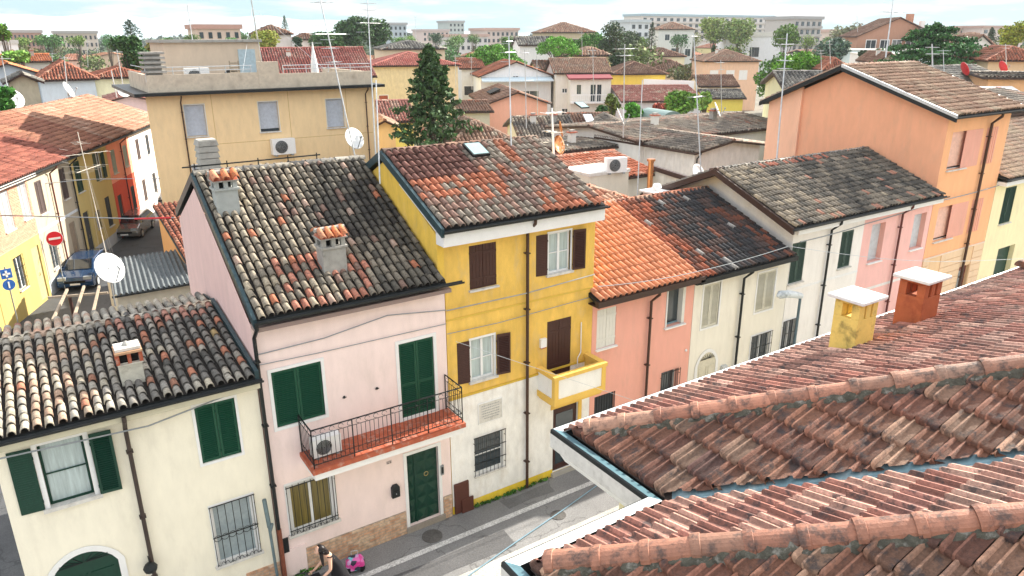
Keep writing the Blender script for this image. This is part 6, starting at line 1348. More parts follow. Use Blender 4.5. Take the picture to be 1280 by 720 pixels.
# brick villa on the right
h, W, he, zr = bg('large brick villa with layered low roofs on the right skyline', 165, 1072, 1172, 46, 22, kind='y', D=14, pal=PAL_BROWN, wall=(.40, .22, .15), wins=[(.12, .80, 1.8, 1.9), (.30, .80, 1.6, 1.9), (.45, .80, 1.6, 1.9), (.62, .80, 1.8, 1.9), (.80, .80, 1.4, 1.9)], near=True)
mb = MB(); slab(mb, [(W*.55, -2.2, he-.6), (W*.76, -2.2, he+1.6), (W*.76, -.3, he+1.6), (W*.55, -.3, he-.6)], .25, BMETAL); slab(mb, [(W*.76, -2.2, he+1.6), (W*1.02, -2.2, he-.4), (W*1.02, -.3, he-.4), (W*.76, -.3, he+1.6)], .25, BMETAL); mb.build('porch_roof', None, h)
for xx, ww in ((.62, 2.0), (.80, 1.4)): mb = MB(); mb.box(W*xx, 1.6, he+.5, W*xx+ww*.6, 2.6, he+4.3-(xx-.6)*7, WHITE if xx > .7 else BRICK); mb.build('chimney', None, h)
bg('white terrace building with turquoise parapet below the brick villa', 150, 1052, 1170, 63, 62, kind='flat', D=12, wall=(.66, .78, .78), ov=.1)
bg('white building with an off white wall and dark cypress in front', 128, 1075, 1128, 68, 67, kind='flat', D=6, wall=(.78, .76, .74), ov=.1)
bg('weathered cream gable with a small brick chimney beyond the orange ridge', 105, 1098, 1122, 79, 66, kind='y', D=10, pal=PAL_BROWN, wall=(.62, .54, .44), chim=1)
bg('maroon and brown hipped roofs behind the orange house, left', 95, 1030, 1062, 88, 72, kind='hip', D=9, pal=PAL_RED, wall=(.5, .3, .2))
bg('brown tiled roof with grey gable just left of the orange house', 58, 985, 1036, 112, 90, D=8, pal=PAL_GREY, wall=(.72, .68, .42), seed=6)
# lower left annexe of the orange house and right hand houses
bg('dark grey tiled house with a white dormer window behind the orange roof', 62, 1168, 1300, 128, 85, D=12, pal=PAL_GREY, wall=(.6, .55, .45), rot=R(-8), seed=12)
dm = bpy.data.objects['house.030'] if 'house.030' in bpy.data.objects else None
p = P(1214, 108, 66); D_ = MB(); DMX = [o for o in COL.objects if o.get('label', '').startswith('dark grey tiled house with a white dormer')][0]
D_.box(-1.0, -.2, -.6, 1.0, 3, .8, None, (.72, .68, .5)); D_.face([(-1.0, -.2, .8), (1.0, -.2, .8), (0, -.2, 1.5)], None, (.72, .68, .5)); inv = Matrix.Translation(p) @ Matrix.Rotation(R(-8), 4, 'Z')
dmo = D_.build('dormer', PLASTER, DMX); dmo.matrix_world = inv
D_ = MB(); D_.prism([(-1.3, .65), (0, 1.6), (1.3, .65), (1.3, .5), (0, 1.42), (-1.3, .5)], -.5, 3.2, DMETAL); D_.build('dormer_roof', None, dmo); D_ = MB(); D_.box(-.6, -.26, -.35, .6, -.2, .7, WHITE); D_.box(-.5, -.27, -.28, -.06, -.26, .62, GLASS); D_.box(.06, -.27, -.28, .5, -.26, .62, GLASS); D_.build('dormer_window', None, dmo)
h, W, he, zr = bg('ochre wall house with brown hipped roof at the right edge', 92, 1236, 1310, 76, 58, kind='hip', D=12, pal=PAL_RED, wall=(.48, .40, .28), wins=[(.12, .72, 1.3, 1.1)])
bg('orange walled house with dark tiles at the right edge below the ochre one', 66, 1236, 1330, 97, 92, D=8, pal=PAL_OLD, wall=(.80, .46, .24))
bg('beige rear wing between orange house and butter yellow house', 50, 1255, 1340, 142, 118, D=9, pal=PAL_LIGHT, wall=(.62, .60, .45), seed=14)
p = P(1253, 118, 64); mb = MB(); mb.box(-1.6, -1.2, 0, 1.6, 1.2, .08); tag(mb.build('awning_sheet', WHITE, None, loc=p, rot=(R(20), 0, R(-25))), 'bright white translucent sheet on the dark grey roof', 'roof panel')
# left side, beyond the street row
bg('pale blue grey gabled house behind the street roofs, far left', 92, -30, 52, 96, 79, kind='y', D=10, pal=PAL_ORANGE, wall=(.50, .54, .58))
bg('beige dovecote like block with a pointed grey top on the left', 66, 11, 47, 104, 92, kind='y', D=3.4, pal=PAL_GREY, wall=(.50, .46, .34), wallm=OLDPLASTER)
bg('white house with big orange hipped roof and teal window, left', 84, 50, 118, 101, 76, kind='hip', D=10, pal=PAL_RED, wall=(.64, .70, .74), wins=[(.2, .5, 1.3, 2.2, WHITE), (.55, .5, 1.0, 1.6, mat('teal_shutter', (.1, .3, .3))), (.8, .55, .8, 1.2)])
bg('cream house with pale shutters and red roof beside the white one, left', 87, 118, 188, 98, 84, kind='hip', D=10, pal=PAL_RED, wall=(.70, .66, .46), wins=[(.15, .5, 1.1, 1.7, WHITE), (.62, .5, 1.1, 1.7, WHITE)])
bg('small pink gable peeking over the sunny orange roof', 73, 138, 187, 127, 119, kind='y', D=6, pal=PAL_PINK, wall=(.62, .48, .48))
bg('pale tiled hipped roof behind the red hipped roof', 120, 150, 192, 88, 68, kind='hip', D=12, pal=PAL_PALE, wall=(.6, .55, .5))
bg('low orange roofed house in the left distance with two chimneys', 112, 0, 62, 78, 68, D=10, pal=PAL_ORANGE, wall=(.6, .55, .5), chim=2)
bg('white box house at the far left edge', 165, -10, 22, 55, 50, kind='flat', D=9, wall=(.8, .8, .8), ov=.2)
# centre left, around the spruce
bg('house with crimson dotted tiles behind the roof terrace', 78, 326, 466, 99, 60, D=12, pal=palette([((.30, .10, .085), .6), ((.38, .22, .18), .4)]), wall=(.6, .48, .2), seed=2, chim=1)
h, W, he, zr = bg('cream building with red hipped roof left of the spruce', 96, 466, 572, 83, 65, kind='hip', D=12, pal=palette([((.50, .20, .16), .6), ((.42, .13, .11), .4)]), wall=(.68, .58, .36), wins=[(.05, .5, 1.1, 1.2, mat('brick_red_shutter', (.35, .1, .06))), (.9, .4, .5, 2.0, WHITE)], wallm=OLDPLASTER)
bg('grey hipped roof with a dark tank behind the red roofs', 135, 478, 556, 62, 51, kind='hip', D=14, pal=PAL_GREY, wall=(.66, .52, .38))
bg('small yellow walled house with dotted red tiles at the spruce foot', 62, 470, 516, 153, 126, D=8, pal=PAL_PINK, wall=(.72, .66, .2))
bg('tiny beige gable wall between the apricot block and the spruce', 55, 468, 490, 160, 150, kind='y', D=4, pal=PAL_PALE, wall=(.70, .55, .30))
bg('pale grey house with two balconies right of the spruce', 112, 577, 604, 86, 73, D=9, pal=PAL_RED, wall=(.66, .66, .64), wins=[(.1, .55, 3.4, 1.3, GRY2), (.1, .2, 1.2, 1.6), (.6, .2, 1.2, 1.6)])
bg('white two storey house with balcony behind the pine trunk', 150, 650, 694, 57, 46, D=10, pal=PAL_GREY, wall=(.74, .74, .74), wins=[(.25, .45, 2, 1.8), (.65, .45, 1.2, 1.8)])
bg('yellow walled low house between the white houses', 125, 672, 700, 88, 76, D=8, pal=PAL_BROWN, wall=(.70, .60, .2))
bg('brown hipped roof with ridge behind the tall white house', 128, 722, 762, 70, 59, kind='hip', D=10, pal=PAL_PALE, wall=(.6, .5, .3))
bg('white modern apartment box right of the plane tree', 260, 908, 985, 46, 40, kind='flat', D=16, wall=(.74, .74, .76), wins=[(.1, .5, 3, 3), (.4, .5, 3, 3)], ov=.3)
bg('pale two tone house at the right skyline beyond the cedar', 190, 1205, 1238, 50, 41, kind='hip', D=12, pal=PAL_PALE, wall=(.7, .68, .62))
bg('white gabled house behind the cedar', 140, 1205, 1245, 62, 44, kind='y', D=12, pal=PAL_BROWN, wall=(.72, .72, .70))
# ------------------------------------------------------------------ trees
BARK = mat('bark', (.10, .075, .055), rough=.95, var=.3, scale=12, bump=.5)
LEAFD = mat('leaf', attr=True)
def crown_points(clumps, n, r, squash=1.0):
    """clumps: list of (x, y, z, radius)"""
    c = np.array(clumps, float); w = c[:, 3]**2; k = r.choice(len(c), n, p=w/w.sum()); d = r.normal(size=(n, 3)); d /= np.linalg.norm(d, axis=1)[:, None]
    rad = c[k, 3][:, None]*(r.random((n, 1))**.33); return c[k, :3]+d*rad*np.array((1, 1, squash))
def tree(kind, px, yt, yb, wpx, dist, label, col=(.05, .10, .03), seed=1, n=2600, group=None, name=None, base=0):
    top = P(px, yt, dist); bot = P(px, yb, dist); Wm = wpx/F_PX*dist*1.02; Hm = top.z; r = np.random.default_rng(seed); rr = random.Random(seed)
    cb = max(bot.z, base+.5) if bot.z > 0 else .8
    t = thing(name or {'pine': 'umbrella_pine', 'spruce': 'spruce_tree', 'cypress': 'cypress_tree', 'cedar': 'cedar_tree'}.get(kind, 'broadleaf_tree'), label, 'tree', (top.x, top.y, 0), 0, group)
    tr = MB(); cl = []
    if kind == 'round':
        tr.tube([(0, 0, 0), (rr.uniform(-.2, .2), 0, Hm*.35), (rr.uniform(-.4, .4), 0, Hm*.8)], Wm*.05+.08, 7, r1=.05)
        for i in range(13):
            a = rr.uniform(0, 6.28); u = rr.uniform(.15, .9)**.7; zc = cb+(Hm-cb)*rr.uniform(.15, .82); lim = math.sin(math.pi*min(max((zc-cb)/(Hm-cb), .12), .9))**.6
            x, y = math.cos(a)*Wm*.33*u*lim, math.sin(a)*Wm*.33*u*lim; cr = Wm*rr.uniform(.19, .28); cl.append((x, y, min(zc, Hm-cr), cr)); tr.tube([(0, 0, Hm*.3), (x*.6, y*.6, zc*.75), (x, y, zc)], .10, 5, r1=.02)
        pts = crown_points(cl, n, r, .85); sz = max(.18, Wm*.034)
    elif kind == 'pine':
        th = cb; tr.tube([(0, 0, 0), (.3, 0, th*.5), (0, 0, th)], .3, 8, r1=.2)
        for i in range(22):
            a = i*2.4; u = math.sqrt((i+.5)/22); x, y = math.cos(a)*Wm*.42*u, math.sin(a)*Wm*.42*u; z = th+(Hm-th)*(.80-.55*u*u)+rr.uniform(-.2, .2); cr = Wm*.12; cl.append((x, y, z-cr*.3, cr)); tr.tube([(0, 0, th*.75), (x*.5, y*.5, th+(z-th)*.3), (x, y, z)], .11, 5, r1=.03)
        pts = crown_points(cl, n, r, .62); sz = max(.14, Wm*.018)
    elif kind in ('spruce', 'cypress'):
        tr.tube([(0, 0, 0), (0, 0, Hm*.97)], .05*Wm+.12, 7, r1=.03); L = []; nb = 110 if kind == 'spruce' else 90
        for i in range(nb):
            f = (i+.5)/nb; z = cb+(Hm-cb)*f; a = i*2.399+rr.uniform(-.3, .3); prof = ((1-f)**.72 if kind == 'spruce' else math.sin(math.pi*(1-f)**.6)*.9+.05)
            ln = Wm*.5*prof*rr.uniform(.62, 1.18); m = max(6, int(n/nb)); s = r.random(m)**.6
            dx, dy = math.cos(a), math.sin(a); zz = z - s*ln*(.28 if kind == 'spruce' else -.7) + (s**3)*ln*.15
            wd = (.11*ln*(1.1-s)+.07); q = np.stack([dx*s*ln+r.normal(0, 1, m)*wd*.8, dy*s*ln+r.normal(0, 1, m)*wd*.8, zz+r.normal(0, .55, m)*wd-np.abs(r.normal(0, .12, m))], 1); L.append(q)
            if i % 3 == 0 and kind == 'spruce': tr.tube([(0, 0, z), (dx*ln*.85, dy*ln*.85, z-ln*.2)], .035, 4, r1=.012)
        pts = np.concatenate(L); sz = max(.11, Wm*.018)
    elif kind == 'cedar':
        tr.tube([(0, 0, 0), (0, 0, Hm*.95)], .35, 8, r1=.08); L = []
        for i in range(26):
            f = (i+.5)/26; z = cb+(Hm-cb)*f; a = i*2.399; ln = Wm*.54*(1-f)**.55*rr.uniform(.6, 1.1); m = int(n/26); s = r.random(m)**.5; dx, dy = math.cos(a), math.sin(a); wd = ln*.20*(1.2-.5*s)
            L.append(np.stack([dx*s*ln+r.normal(0, 1, m)*wd, dy*s*ln+r.normal(0, 1, m)*wd, z+.05*ln*s-.12*ln*s**3+r.normal(0, .11, m)], 1)); tr.tube([(0, 0, z-.3), (dx*ln*.8, dy*ln*.8, z)], .07, 4, r1=.02)
        pts = np.concatenate(L); sz = max(.14, Wm*.013)
    tr.build('trunk', BARK, t)
    nn = len(pts); cc = np.array(col)[None]*1.35*(.45+1.1*r.random((nn, 1)))*(np.array((1, 1, 1))[None]+r.normal(0, .08, (nn, 3)))
    leaves_mesh('crown', pts, sz, np.clip(cc, .004, .6), t, .45, seed)
    return t
tree('spruce', 536, 56, 222, 152, 47, 'large dark spruce standing behind the yellow house and apricot block', (.045, .085, .03), 3, 8500)
tree('pine', 616, 47, 94, 82, 120, 'broad umbrella pine right of the spruce', (.085, .20, .03), 4, 6000)
tree('pine', 697, 41, 72, 58, 128, 'umbrella pine with a forked trunk over the white house', (.10, .24, .03), 5, 4200)
tree('pine', 645, 40, 70, 43, 170, 'smaller umbrella pine behind the broad one', (.05, .12, .02), 6, 2600)
tree('pine', 742, 34, 72, 60, 150, 'umbrella pine merging with the dark trees in the centre', (.05, .13, .02), 7, 3500)
tree('round', 768, 22, 80, 38, 140, 'tall grey green tree at the centre of the skyline', (.05, .075, .04), 8, 3500)
tree('round', 788, 36, 62, 34, 190, 'olive toned tree left of the balcony villa', (.06, .085, .04), 9, 2500)
tree('spruce', 816, 27, 72, 22, 200, 'slim dark conifer beside the balcony villa', (.03, .055, .025), 10, 2200)
tree('round', 772, 64, 88, 26, 128, 'dark bush like tree beside the yellow house', (.03, .05, .02), 11, 1800)
tree('round', 895, 19, 50, 40, 260, 'large yellow green plane tree before the long block, left crown', (.17, .22, .06), 12, 3000)
tree('round', 925, 20, 55, 42, 255, 'large yellow green plane tree before the long block, right crown', (.15, .20, .06), 13, 3000)
tree('cypress', 893, 57, 80, 7, 150, 'narrow dark cypress left of the peach villa', (.02, .05, .02), 14, 700)
tree('cypress', 925, 66, 80, 8, 155, 'short dark cypress behind the peach villa', (.02, .05, .02), 15, 700)
tree('round', 968, 62, 122, 44, 120, 'full green tree right of the peach villa', (.06, .14, .02), 16, 3200)
tree('round', 1002, 62, 105, 56, 100, 'bright green tree behind the ridge of the orange house annexe', (.09, .20, .02), 17, 4200)
tree('round', 984, 27, 58, 36, 210, 'fresh green tree beneath the grey tower, right', (.09, .16, .03), 18, 2600)
tree('round', 1055, 30, 58, 32, 200, 'pale autumnal tree left of the brick villa', (.16, .17, .10), 19, 2400)
tree('round', 1075, 26, 60, 28, 215, 'thin beige leaved tree touching the brick villa', (.18, .17, .11), 20, 1800)
tree('round', 1040, 45, 72, 50, 150, 'blue green tree mass below the brick villa', (.06, .10, .07), 21, 2600)
tree('cedar', 1172, 31, 92, 118, 98, 'spreading dark green cedar at the right', (.035, .10, .03), 22, 15000)
tree('round', 1080, 62, 78, 14, 120, 'small dark tree before the white terrace wall', (.03, .05, .02), 23, 1200)
tree('spruce', 1241, 34, 66, 24, 170, 'grey green conifer right of the cedar', (.06, .08, .05), 24, 2200)
tree('round', 1272, 24, 60, 32, 130, 'yellow green tree at the right edge of the skyline', (.20, .22, .03), 25, 2600)
tree('round', 158, 43, 86, 42, 92, 'dense green tree beyond the left roofs', (.045, .10, .03), 26, 4500)
tree('cedar', 161, 25, 46, 22, 190, 'layered cedar top on the left skyline', (.03, .06, .035), 27, 1500)
tree('round', 196, 48, 68, 34, 100, 'autumn tinted hedge like tree beside the penthouse', (.14, .13, .03), 28, 2400)
tree('round', 2, 28, 52, 16, 120, 'green tree at the far left edge', (.08, .16, .02), 29, 1500)
tree('round', 18, 62, 72, 26, 105, 'lime green bush behind the grey gable, far left', (.14, .26, .05), 30, 1200)
tree('round', 2, 108, 140, 20, 58, 'glossy green bush at the left edge above the street roofs', (.04, .14, .02), 31, 1600)
tree('round', 440, 18, 56, 50, 170, 'tall dark cedar like tree behind the terrace, left crown', (.04, .08, .03), 32, 3600)
tree('round', 468, 20, 56, 44, 178, 'tall dark tree behind the terrace, right crown', (.045, .085, .03), 33, 3000)
tree('round', 405, 37, 60, 50, 165, 'lower green tree left of the tall dark pair', (.045, .09, .03), 34, 2400)
tree('round', 332, 36, 60, 36, 120, 'lime yellow tree behind the penthouse', (.22, .24, .05), 35, 2200)
tree('spruce', 355, 19, 38, 13, 230, 'small pointed conifer on the left skyline', (.03, .07, .03), 36, 900)
tree('round', 372, 45, 60, 14, 150, 'dark shrub like tree among the far white houses', (.03, .06, .03), 37, 1000)
tree('round', 545, 40, 55, 22, 260, 'round green tree among the far blocks', (.05, .09, .05), 38, 1200)
tree('round', 766, 116, 145, 22, 78, 'olive bush beside the tall white house', (.10, .13, .03), 39, 1500)
tree('round', 790, 128, 148, 26, 70, 'bright green shrub in the garden behind the grey roofs', (.08, .22, .03), 40, 2000)
tree('round', 752, 132, 146, 16, 68, 'dark green shrub by the brown skylight roof', (.04, .10, .03), 41, 1200)
tree('round', 852, 112, 142, 44, 74, 'round garden tree before the yellow single storey house', (.10, .19, .03), 42, 3200)
tree('round', 882, 112, 138, 18, 80, 'willow like light green tree by the garden tree', (.16, .26, .06), 43, 1200)
tree('round', 828, 128, 146, 26, 76, 'shrub with red autumn leaves in the garden', (.32, .08, .06), 44, 1500)
tree('round', 1245, 112, 130, 14, 120, 'small round tree on the right edge garden', (.04, .08, .03), 45, 900)
tree('round', 640, 178, 186, 0.1, 40, 'x', (.04, .08, .03), 45, 10) if False else None
# barrel-roofed shed in the garden
p = P(841, 147, 68); mb = MB(); mb.prism([(-1.3*math.cos(a*math.pi/12), 1.15*math.sin(a*math.pi/12)) for a in range(13)], 0, 4, None, f=lambda q, t: (q[0], t, q[1])); S = thing('shed', 'barrel roofed grey green garden shed', 'shed', (p.x, p.y, p.z-.6), R(-10)); mb.build('shell', mat('zinc', (.22, .30, .28), rough=.5, metal=.3), S)
mb = MB(); mb.box(-1.2, .1, -5, 1.2, 3.9, 0); mb.build('wall', mat('shed_wall', (.55, .48, .36)), S)
# ------------------------------------------------------------------ far blocks
def block(label, dist, xl, xr, yt, D, wall, roofc, nx, nz, name='apartment_block', wc=None, zb0=0, rot=0, flat=True, balc=False):
    A = P(xl, yt, dist); d = Vector((math.cos(rot), math.sin(rot), 0)); lo, hi = 0, 900
    for _ in range(40):
        m = (lo+hi)/2
        if px_of(A+d*m)[0] < xr: lo = m
        else: hi = m
    W = lo; Hh = max(A.z, 6); h = thing(name, label, 'building', (A.x, A.y, 0), rot)
    mb = MB(); mb.box(0, 0, 0, W, D, Hh, None, wall); mb.build('wall', PLASTER, h)
    mb = MB(); mb.box(-.6, -.6, Hh, W+.6, D+.6, Hh+1.2, None, roofc); mb.build('roof', TILEFAR, h)
    wm_ = wc or GLASS
    for i in range(nx):
        for j in range(nz):
            mb = MB(); x = W*(i+.3)/nx; w = W/nx*.42; z = Hh-(j+1)*3.1+.6; mb.box(x, -.25, z, x+w, -.02, z+1.6)
            mb.build('window', wm_, h)
    if balc:
        for j in range(nz): mb = MB(); z = Hh-(j+1)*3.1-.4; mb.box(0.5, -1.0, z, W-.5, -.3, z+.9, None, tuple(q*.85 for q in wall)); mb.build('balcony', PLASTER, h)
    return h
block('very long pale apartment block with blue grey roof on the skyline', 420, 802, 968, 20, 14, (.66, .62, .58), (.35, .45, .5), 22, 4, balc=True)
block('grey green tower block rising above the far roofs', 520, 561, 580, 28, 16, (.45, .50, .48), (.4, .4, .4), 4, 6)
block('slate grey block behind the tall dark trees', 430, 486, 508, 31, 16, (.42, .48, .52), (.4, .4, .4), 4, 4)
block('tan block with rooftop boxes right of the slender tower', 380, 608, 648, 38, 16, (.52, .44, .40), (.5, .35, .3), 7, 3)
block('pinkish long block left of the slender tower', 480, 528, 561, 39, 14, (.62, .50, .46), (.5, .4, .38), 6, 3)
block('brick red and beige block on the far left skyline', 400, 10, 52, 41, 14, (.50, .30, .24), (.45, .4, .38), 8, 3, balc=True)
block('beige block with dark balconies on the left skyline', 400, 68, 121, 42, 14, (.58, .50, .42), (.4, .38, .36), 9, 3, wc=GRY2)
block('grey stepped block right of the plane trees', 330, 993, 1028, 24, 14, (.45, .43, .41), (.35, .35, .35), 5, 5, balc=True)
block('pale grey annex of the long block behind the villa', 330, 788, 812, 28, 12, (.58, .62, .64), (.45, .5, .52), 3, 4)
block('low brick coloured block at the right skyline', 420, 1150, 1222, 36, 14, (.48, .32, .26), (.45, .32, .27), 9, 2)
block('white and red distant block, right edge', 450, 1228, 1282, 35, 14, (.60, .50, .45), (.45, .3, .25), 6, 2)
block('pale villa with roof terrace left of the trees behind the terrace', 230, 245, 300, 36, 12, (.66, .52, .42), (.5, .3, .24), 5, 2)
block('flat roofed white block behind the brick villa, left', 350, 560, 610, 46, 14, (.6, .58, .56), (.5, .35, .3), 7, 2)
block('long pale block far behind the cedar', 380, 1040, 1060, 40, 14, (.6, .5, .44), (.5, .35, .3), 3, 2)
# two houses seen at the left skyline
bg('white house with tan hipped roof behind the lime yellow tree', 150, 320, 364, 43, 32, kind='hip', D=12, pal=PAL_BROWN, wall=(.68, .62, .58), wins=[(.6, .6, 1.5, 1.6)])
bg('second white house with tan hipped roof among far trees', 165, 370, 398, 50, 42, kind='hip', D=12, pal=PAL_BROWN, wall=(.64, .6, .58))
# ------------------------------------------------------------------ far roofscape: individual small houses
LAB = [('far small house with terracotta hipped roof lost in the distant roofscape', 'distant terracotta roofs', palette([((.42, .19, .12), .6), ((.5, .28, .2), .4)]), 'hip'),
       ('far gabled house with faded brown tiles lost in the distant roofscape', 'distant brown gabled roofs', palette([((.32, .2, .15), .5), ((.40, .28, .22), .5)]), 'x'),
       ('far gable fronted house with orange tiles lost in the distant roofscape', 'distant orange gable fronted houses', palette([((.50, .24, .14), .7), ((.5, .32, .22), .3)]), 'y')]
WC = [(.70, .62, .48), (.66, .50, .36), (.72, .70, .66), (.62, .55, .5), (.70, .60, .30), (.7, .45, .35)]
placed = [(o.location.x, o.location.y, math.hypot(o.location.x, o.location.y), px_of((o.location.x, o.location.y, 6))[0]) for o in COL.objects if o.parent is None and o.get('category') in ('house', 'building', 'tree') and (o.location.x**2+o.location.y**2) > 100**2 and o.location.y > 0]
taken = [(o.location.x, o.location.y) for o in COL.objects if o.parent is None and o.get('category') in ('house', 'building', 'tree') and (o.location.x**2+o.location.y**2) > 70**2]
rf = random.Random(5); cnt = 0
for ring, (d0, step) in enumerate(((128, 15), (146, 15), (165, 16), (186, 18), (210, 20), (238, 22), (270, 26), (308, 30), (352, 34), (405, 40))):
    a = -40.0
    while a < 40:
        az = YAW+R(a)+rf.uniform(-.3, .3)*step/d0; dd = d0+rf.uniform(-5, 5); x, y = math.sin(az)*dd, math.cos(az)*dd; a += math.degrees(step/d0)
        if any((x-tx)**2+(y-ty)**2 < (15 if d0 < 250 else 10)**2 for tx, ty in taken): continue
        pxh = px_of((x, y, 6))[0]; hw = 6.5/dd*F_PX
        if any(dd < q[2] and q[2] < 300 and -hw-4 < pxh-q[3] < hw+12 for q in placed): continue
        if rf.random() < .10: 
            continue
        k = rf.choice([0, 0, 0, 1, 1, 2]); lb, gp, pal, kd = LAB[k]; W = rf.uniform(8, 13)*(1+d0/900); D = rf.uniform(8, 11); he = rf.uniform(4.6, 7.2); rot = R(rf.choice([0, 0, -8, 12, 22])+rf.uniform(-4, 4)); zr = he+rf.uniform(1.3, 2.1)
        h = thing('far_house', lb, 'house', (x-W/2, y, 0), rot, gp); wc = rf.choice(WC)
        mb = MB(); mb.box(0, 0, 0, W, D, he, None, wc)
        if kd == 'y': mb.face([(0, -.001, he), (W, -.001, he), (W/2, -.001, zr-.1)], None, wc)
        mb.build('wall', PLASTER, h); far_roof(h, kd, W, D, he, zr, pal, .4, False, rf.randrange(99))
        if rf.random() < .5:
            mb = MB(); cx, cy = W*rf.uniform(.25, .75), D*rf.uniform(.25, .4); mb.box(cx-.3, cy-.25, he, cx+.3, cy+.25, zr+rf.uniform(.3, .9), REDTERRA if rf.random() < .5 else CONC); mb.build('chimney', None, h)
        if d0 < 250:
            for q in range(rf.choice([1, 2, 3])): simple_window(h, 1.2+q*2.8, he-2.3, 1.0, 1.3, kind=rf.choice(['glass', 'shutter']), m=rf.choice([GLASS, BWN2, DGREEN, WHITE]), y=-.02) if 1.2+q*2.8+1 < W-.5 else None
        cnt += 1
# scattered far trees
for i in range(72):
    dd = rf.uniform(150, 420); a = rf.uniform(-37, 37); x0, _ = px_of((math.sin(YAW+R(a))*dd, math.cos(YAW+R(a))*dd, 5)); yh = px_of((math.sin(YAW+R(a))*dd, math.cos(YAW+R(a))*dd, rf.uniform(8, 13)))[1]
    tree('round', x0, yh, yh+20, rf.uniform(7, 12)/dd*F_PX, dd, 'far round green tree among the distant roofs', (rf.uniform(.05, .10), rf.uniform(.09, .14), .04), 100+i, 550, group='trees scattered in the distant roofscape')
# taller trees that break the skyline on the left and centre
for i, x in enumerate((24, 44, 60, 96, 132, 214, 232, 290, 306, 384, 420, 498, 516, 575, 590, 628, 655, 668, 722, 752, 800, 850, 872, 1012, 1030, 1110, 1150, 1196, 1218, 1262)):
    dd = rf.uniform(190, 330); tree('round', x+rf.uniform(-6, 6), rf.uniform(38, 47), rf.uniform(54, 60), rf.uniform(14, 30), dd, 'leafy green tree rising above the distant roofs', (rf.uniform(.05, .12), rf.uniform(.10, .18), rf.uniform(.025, .05)), 300+i, 900, group='tall trees rising above the distant roofs')
# distant wood line and hills
def wood(name, label, d, h, col, n, seed, size):
    r = np.random.default_rng(seed); az = YAW+np.radians(r.uniform(-42, 42, n)); dd = d*(1+r.random(n)*.25); hh = h*(.35+.65*vnoise(az*40, dd*0, 1.0, seed))*r.random(n)**.5; p = np.stack([np.sin(az)*dd, np.cos(az)*dd, hh], 1)
    o = leaves_mesh(name, p, size, np.array(col)*(.6+.8*r.random((n, 1))), None, .8, seed); o['kind'] = 'stuff'; o['label'] = label; o['category'] = 'trees'
wood('wood', 'continuous belt of distant trees along the horizon', 520, 13, (.06, .10, .05), 14000, 3, 1.6)
wood('wood', 'second fainter tree belt at the horizon', 900, 18, (.07, .10, .07), 9000, 4, 3.0)
V_ = []; F_ = []; n = 120
for i in range(n+1):
    az = YAW+R(-45+90*i/n); u = np.array([i/n*9.0]); hgt = 55+95*float(vnoise(u, u*0, 1.0, 8)[0])+40*float(vnoise(u*4, u*0, 1.0, 9)[0]); hgt *= (1.2-1.15*min(1, max(0, (i/n-.2)*2.2)))
    V_ += [(math.sin(az)*5200*.62, math.cos(az)*5200*.62, -5), (math.sin(az)*5400*.62, math.cos(az)*5400*.62, hgt*.62)]
for i in range(n): F_.append((2*i, 2*i+2, 2*i+3, 2*i+1))
hl = np_mesh('hills', V_, F_, np.full((n, 3), .3), mat('hill', (.50, .60, .64), rough=1, var=.1, scale=.002)); struct(hl)

# ------------------------------------------------------------------ antennas and dishes
AM = mat('antenna_metal', (.52, .54, .55), rough=.4, metal=.5, var=.2)
def antenna(label, base, top, el=(), r=.024, guys=(), dish=None, m=None):
    base, top = Vector(base), Vector(top); t = thing('antenna', label, 'antenna', base); d = top-base; u = d.normalized()
    mb = MB(); mb.tube([(0, 0, 0), d], r, 6, r1=r*.7); mb.build('mast', m or AM, t)
    for (f, L, n, ang, ew) in el:
        mb = MB(); c = d*f; dr = Vector((math.cos(ang), math.sin(ang), 0)); sd = Vector((-dr.y, dr.x, 0)); mb.tube([c-dr*L*.4, c+dr*L*.6], r*.55, 5)
        for i in range(n): q = c-dr*L*.4+dr*L*i/max(n-1, 1); w = ew*(1-.4*i/max(n, 1)); mb.tube([q-sd*w, q+sd*w], r*.32, 4)
        if n > 4: q = c-dr*L*.42; mb.tube([q-sd*ew+Vector((0, 0, .25)), q+sd*ew+Vector((0, 0, .25))], r*.3, 4); mb.tube([q-sd*ew-Vector((0, 0, .25)), q+sd*ew-Vector((0, 0, .25))], r*.3, 4)
        mb.build('yagi', m or AM, t)
    for g in guys:
        mb = MB(); mb.tube([d*.82, Vector(g)-base], r*.22, 4); mb.build('guy_wire', m or AM, t)
    return t
def dish(label, c, rad, yaw, m=None, tilt=25, arm=True, base=None):
    t = thing('satellite_dish', label, 'satellite dish', c, yaw); T = Matrix.Rotation(R(90-tilt), 4, 'X'); mb = MB()
    mb.lathe([(0, .16*rad), (rad*.5, .12*rad), (rad*.85, .05*rad), (rad, 0), (rad, -.02), (rad*.85, .03*rad), (rad*.5, .10*rad), (0, .14*rad)], 20, T=T @ Matrix.Scale(-1, 4, (0, 0, 1))); mb.build('reflector', m or mat('dish_white', (.72, .74, .74), rough=.5, var=.06, stain=(.5, .5, .48), stain_amt=.4), t, smooth=True)
    if arm: a = T @ Vector((0, -rad*.9, 0)); f = T @ Vector((0, -rad*.2, rad*.95)); mb = MB(); mb.tube([a, f], .02*rad/.5, 5); mb.tube([f, f+(T @ Vector((0, 0, -.15*rad)))], .05*rad/.4, 6); mb.build('feed_arm', GMETAL, t)
    if base is not None: mb = MB(); mb.tube([(0, .08, 0), (0, .08, base)], .03, 6); mb.build('mount', GMETAL, t)
    return t
pb = at(140, 362, z=3.1); 
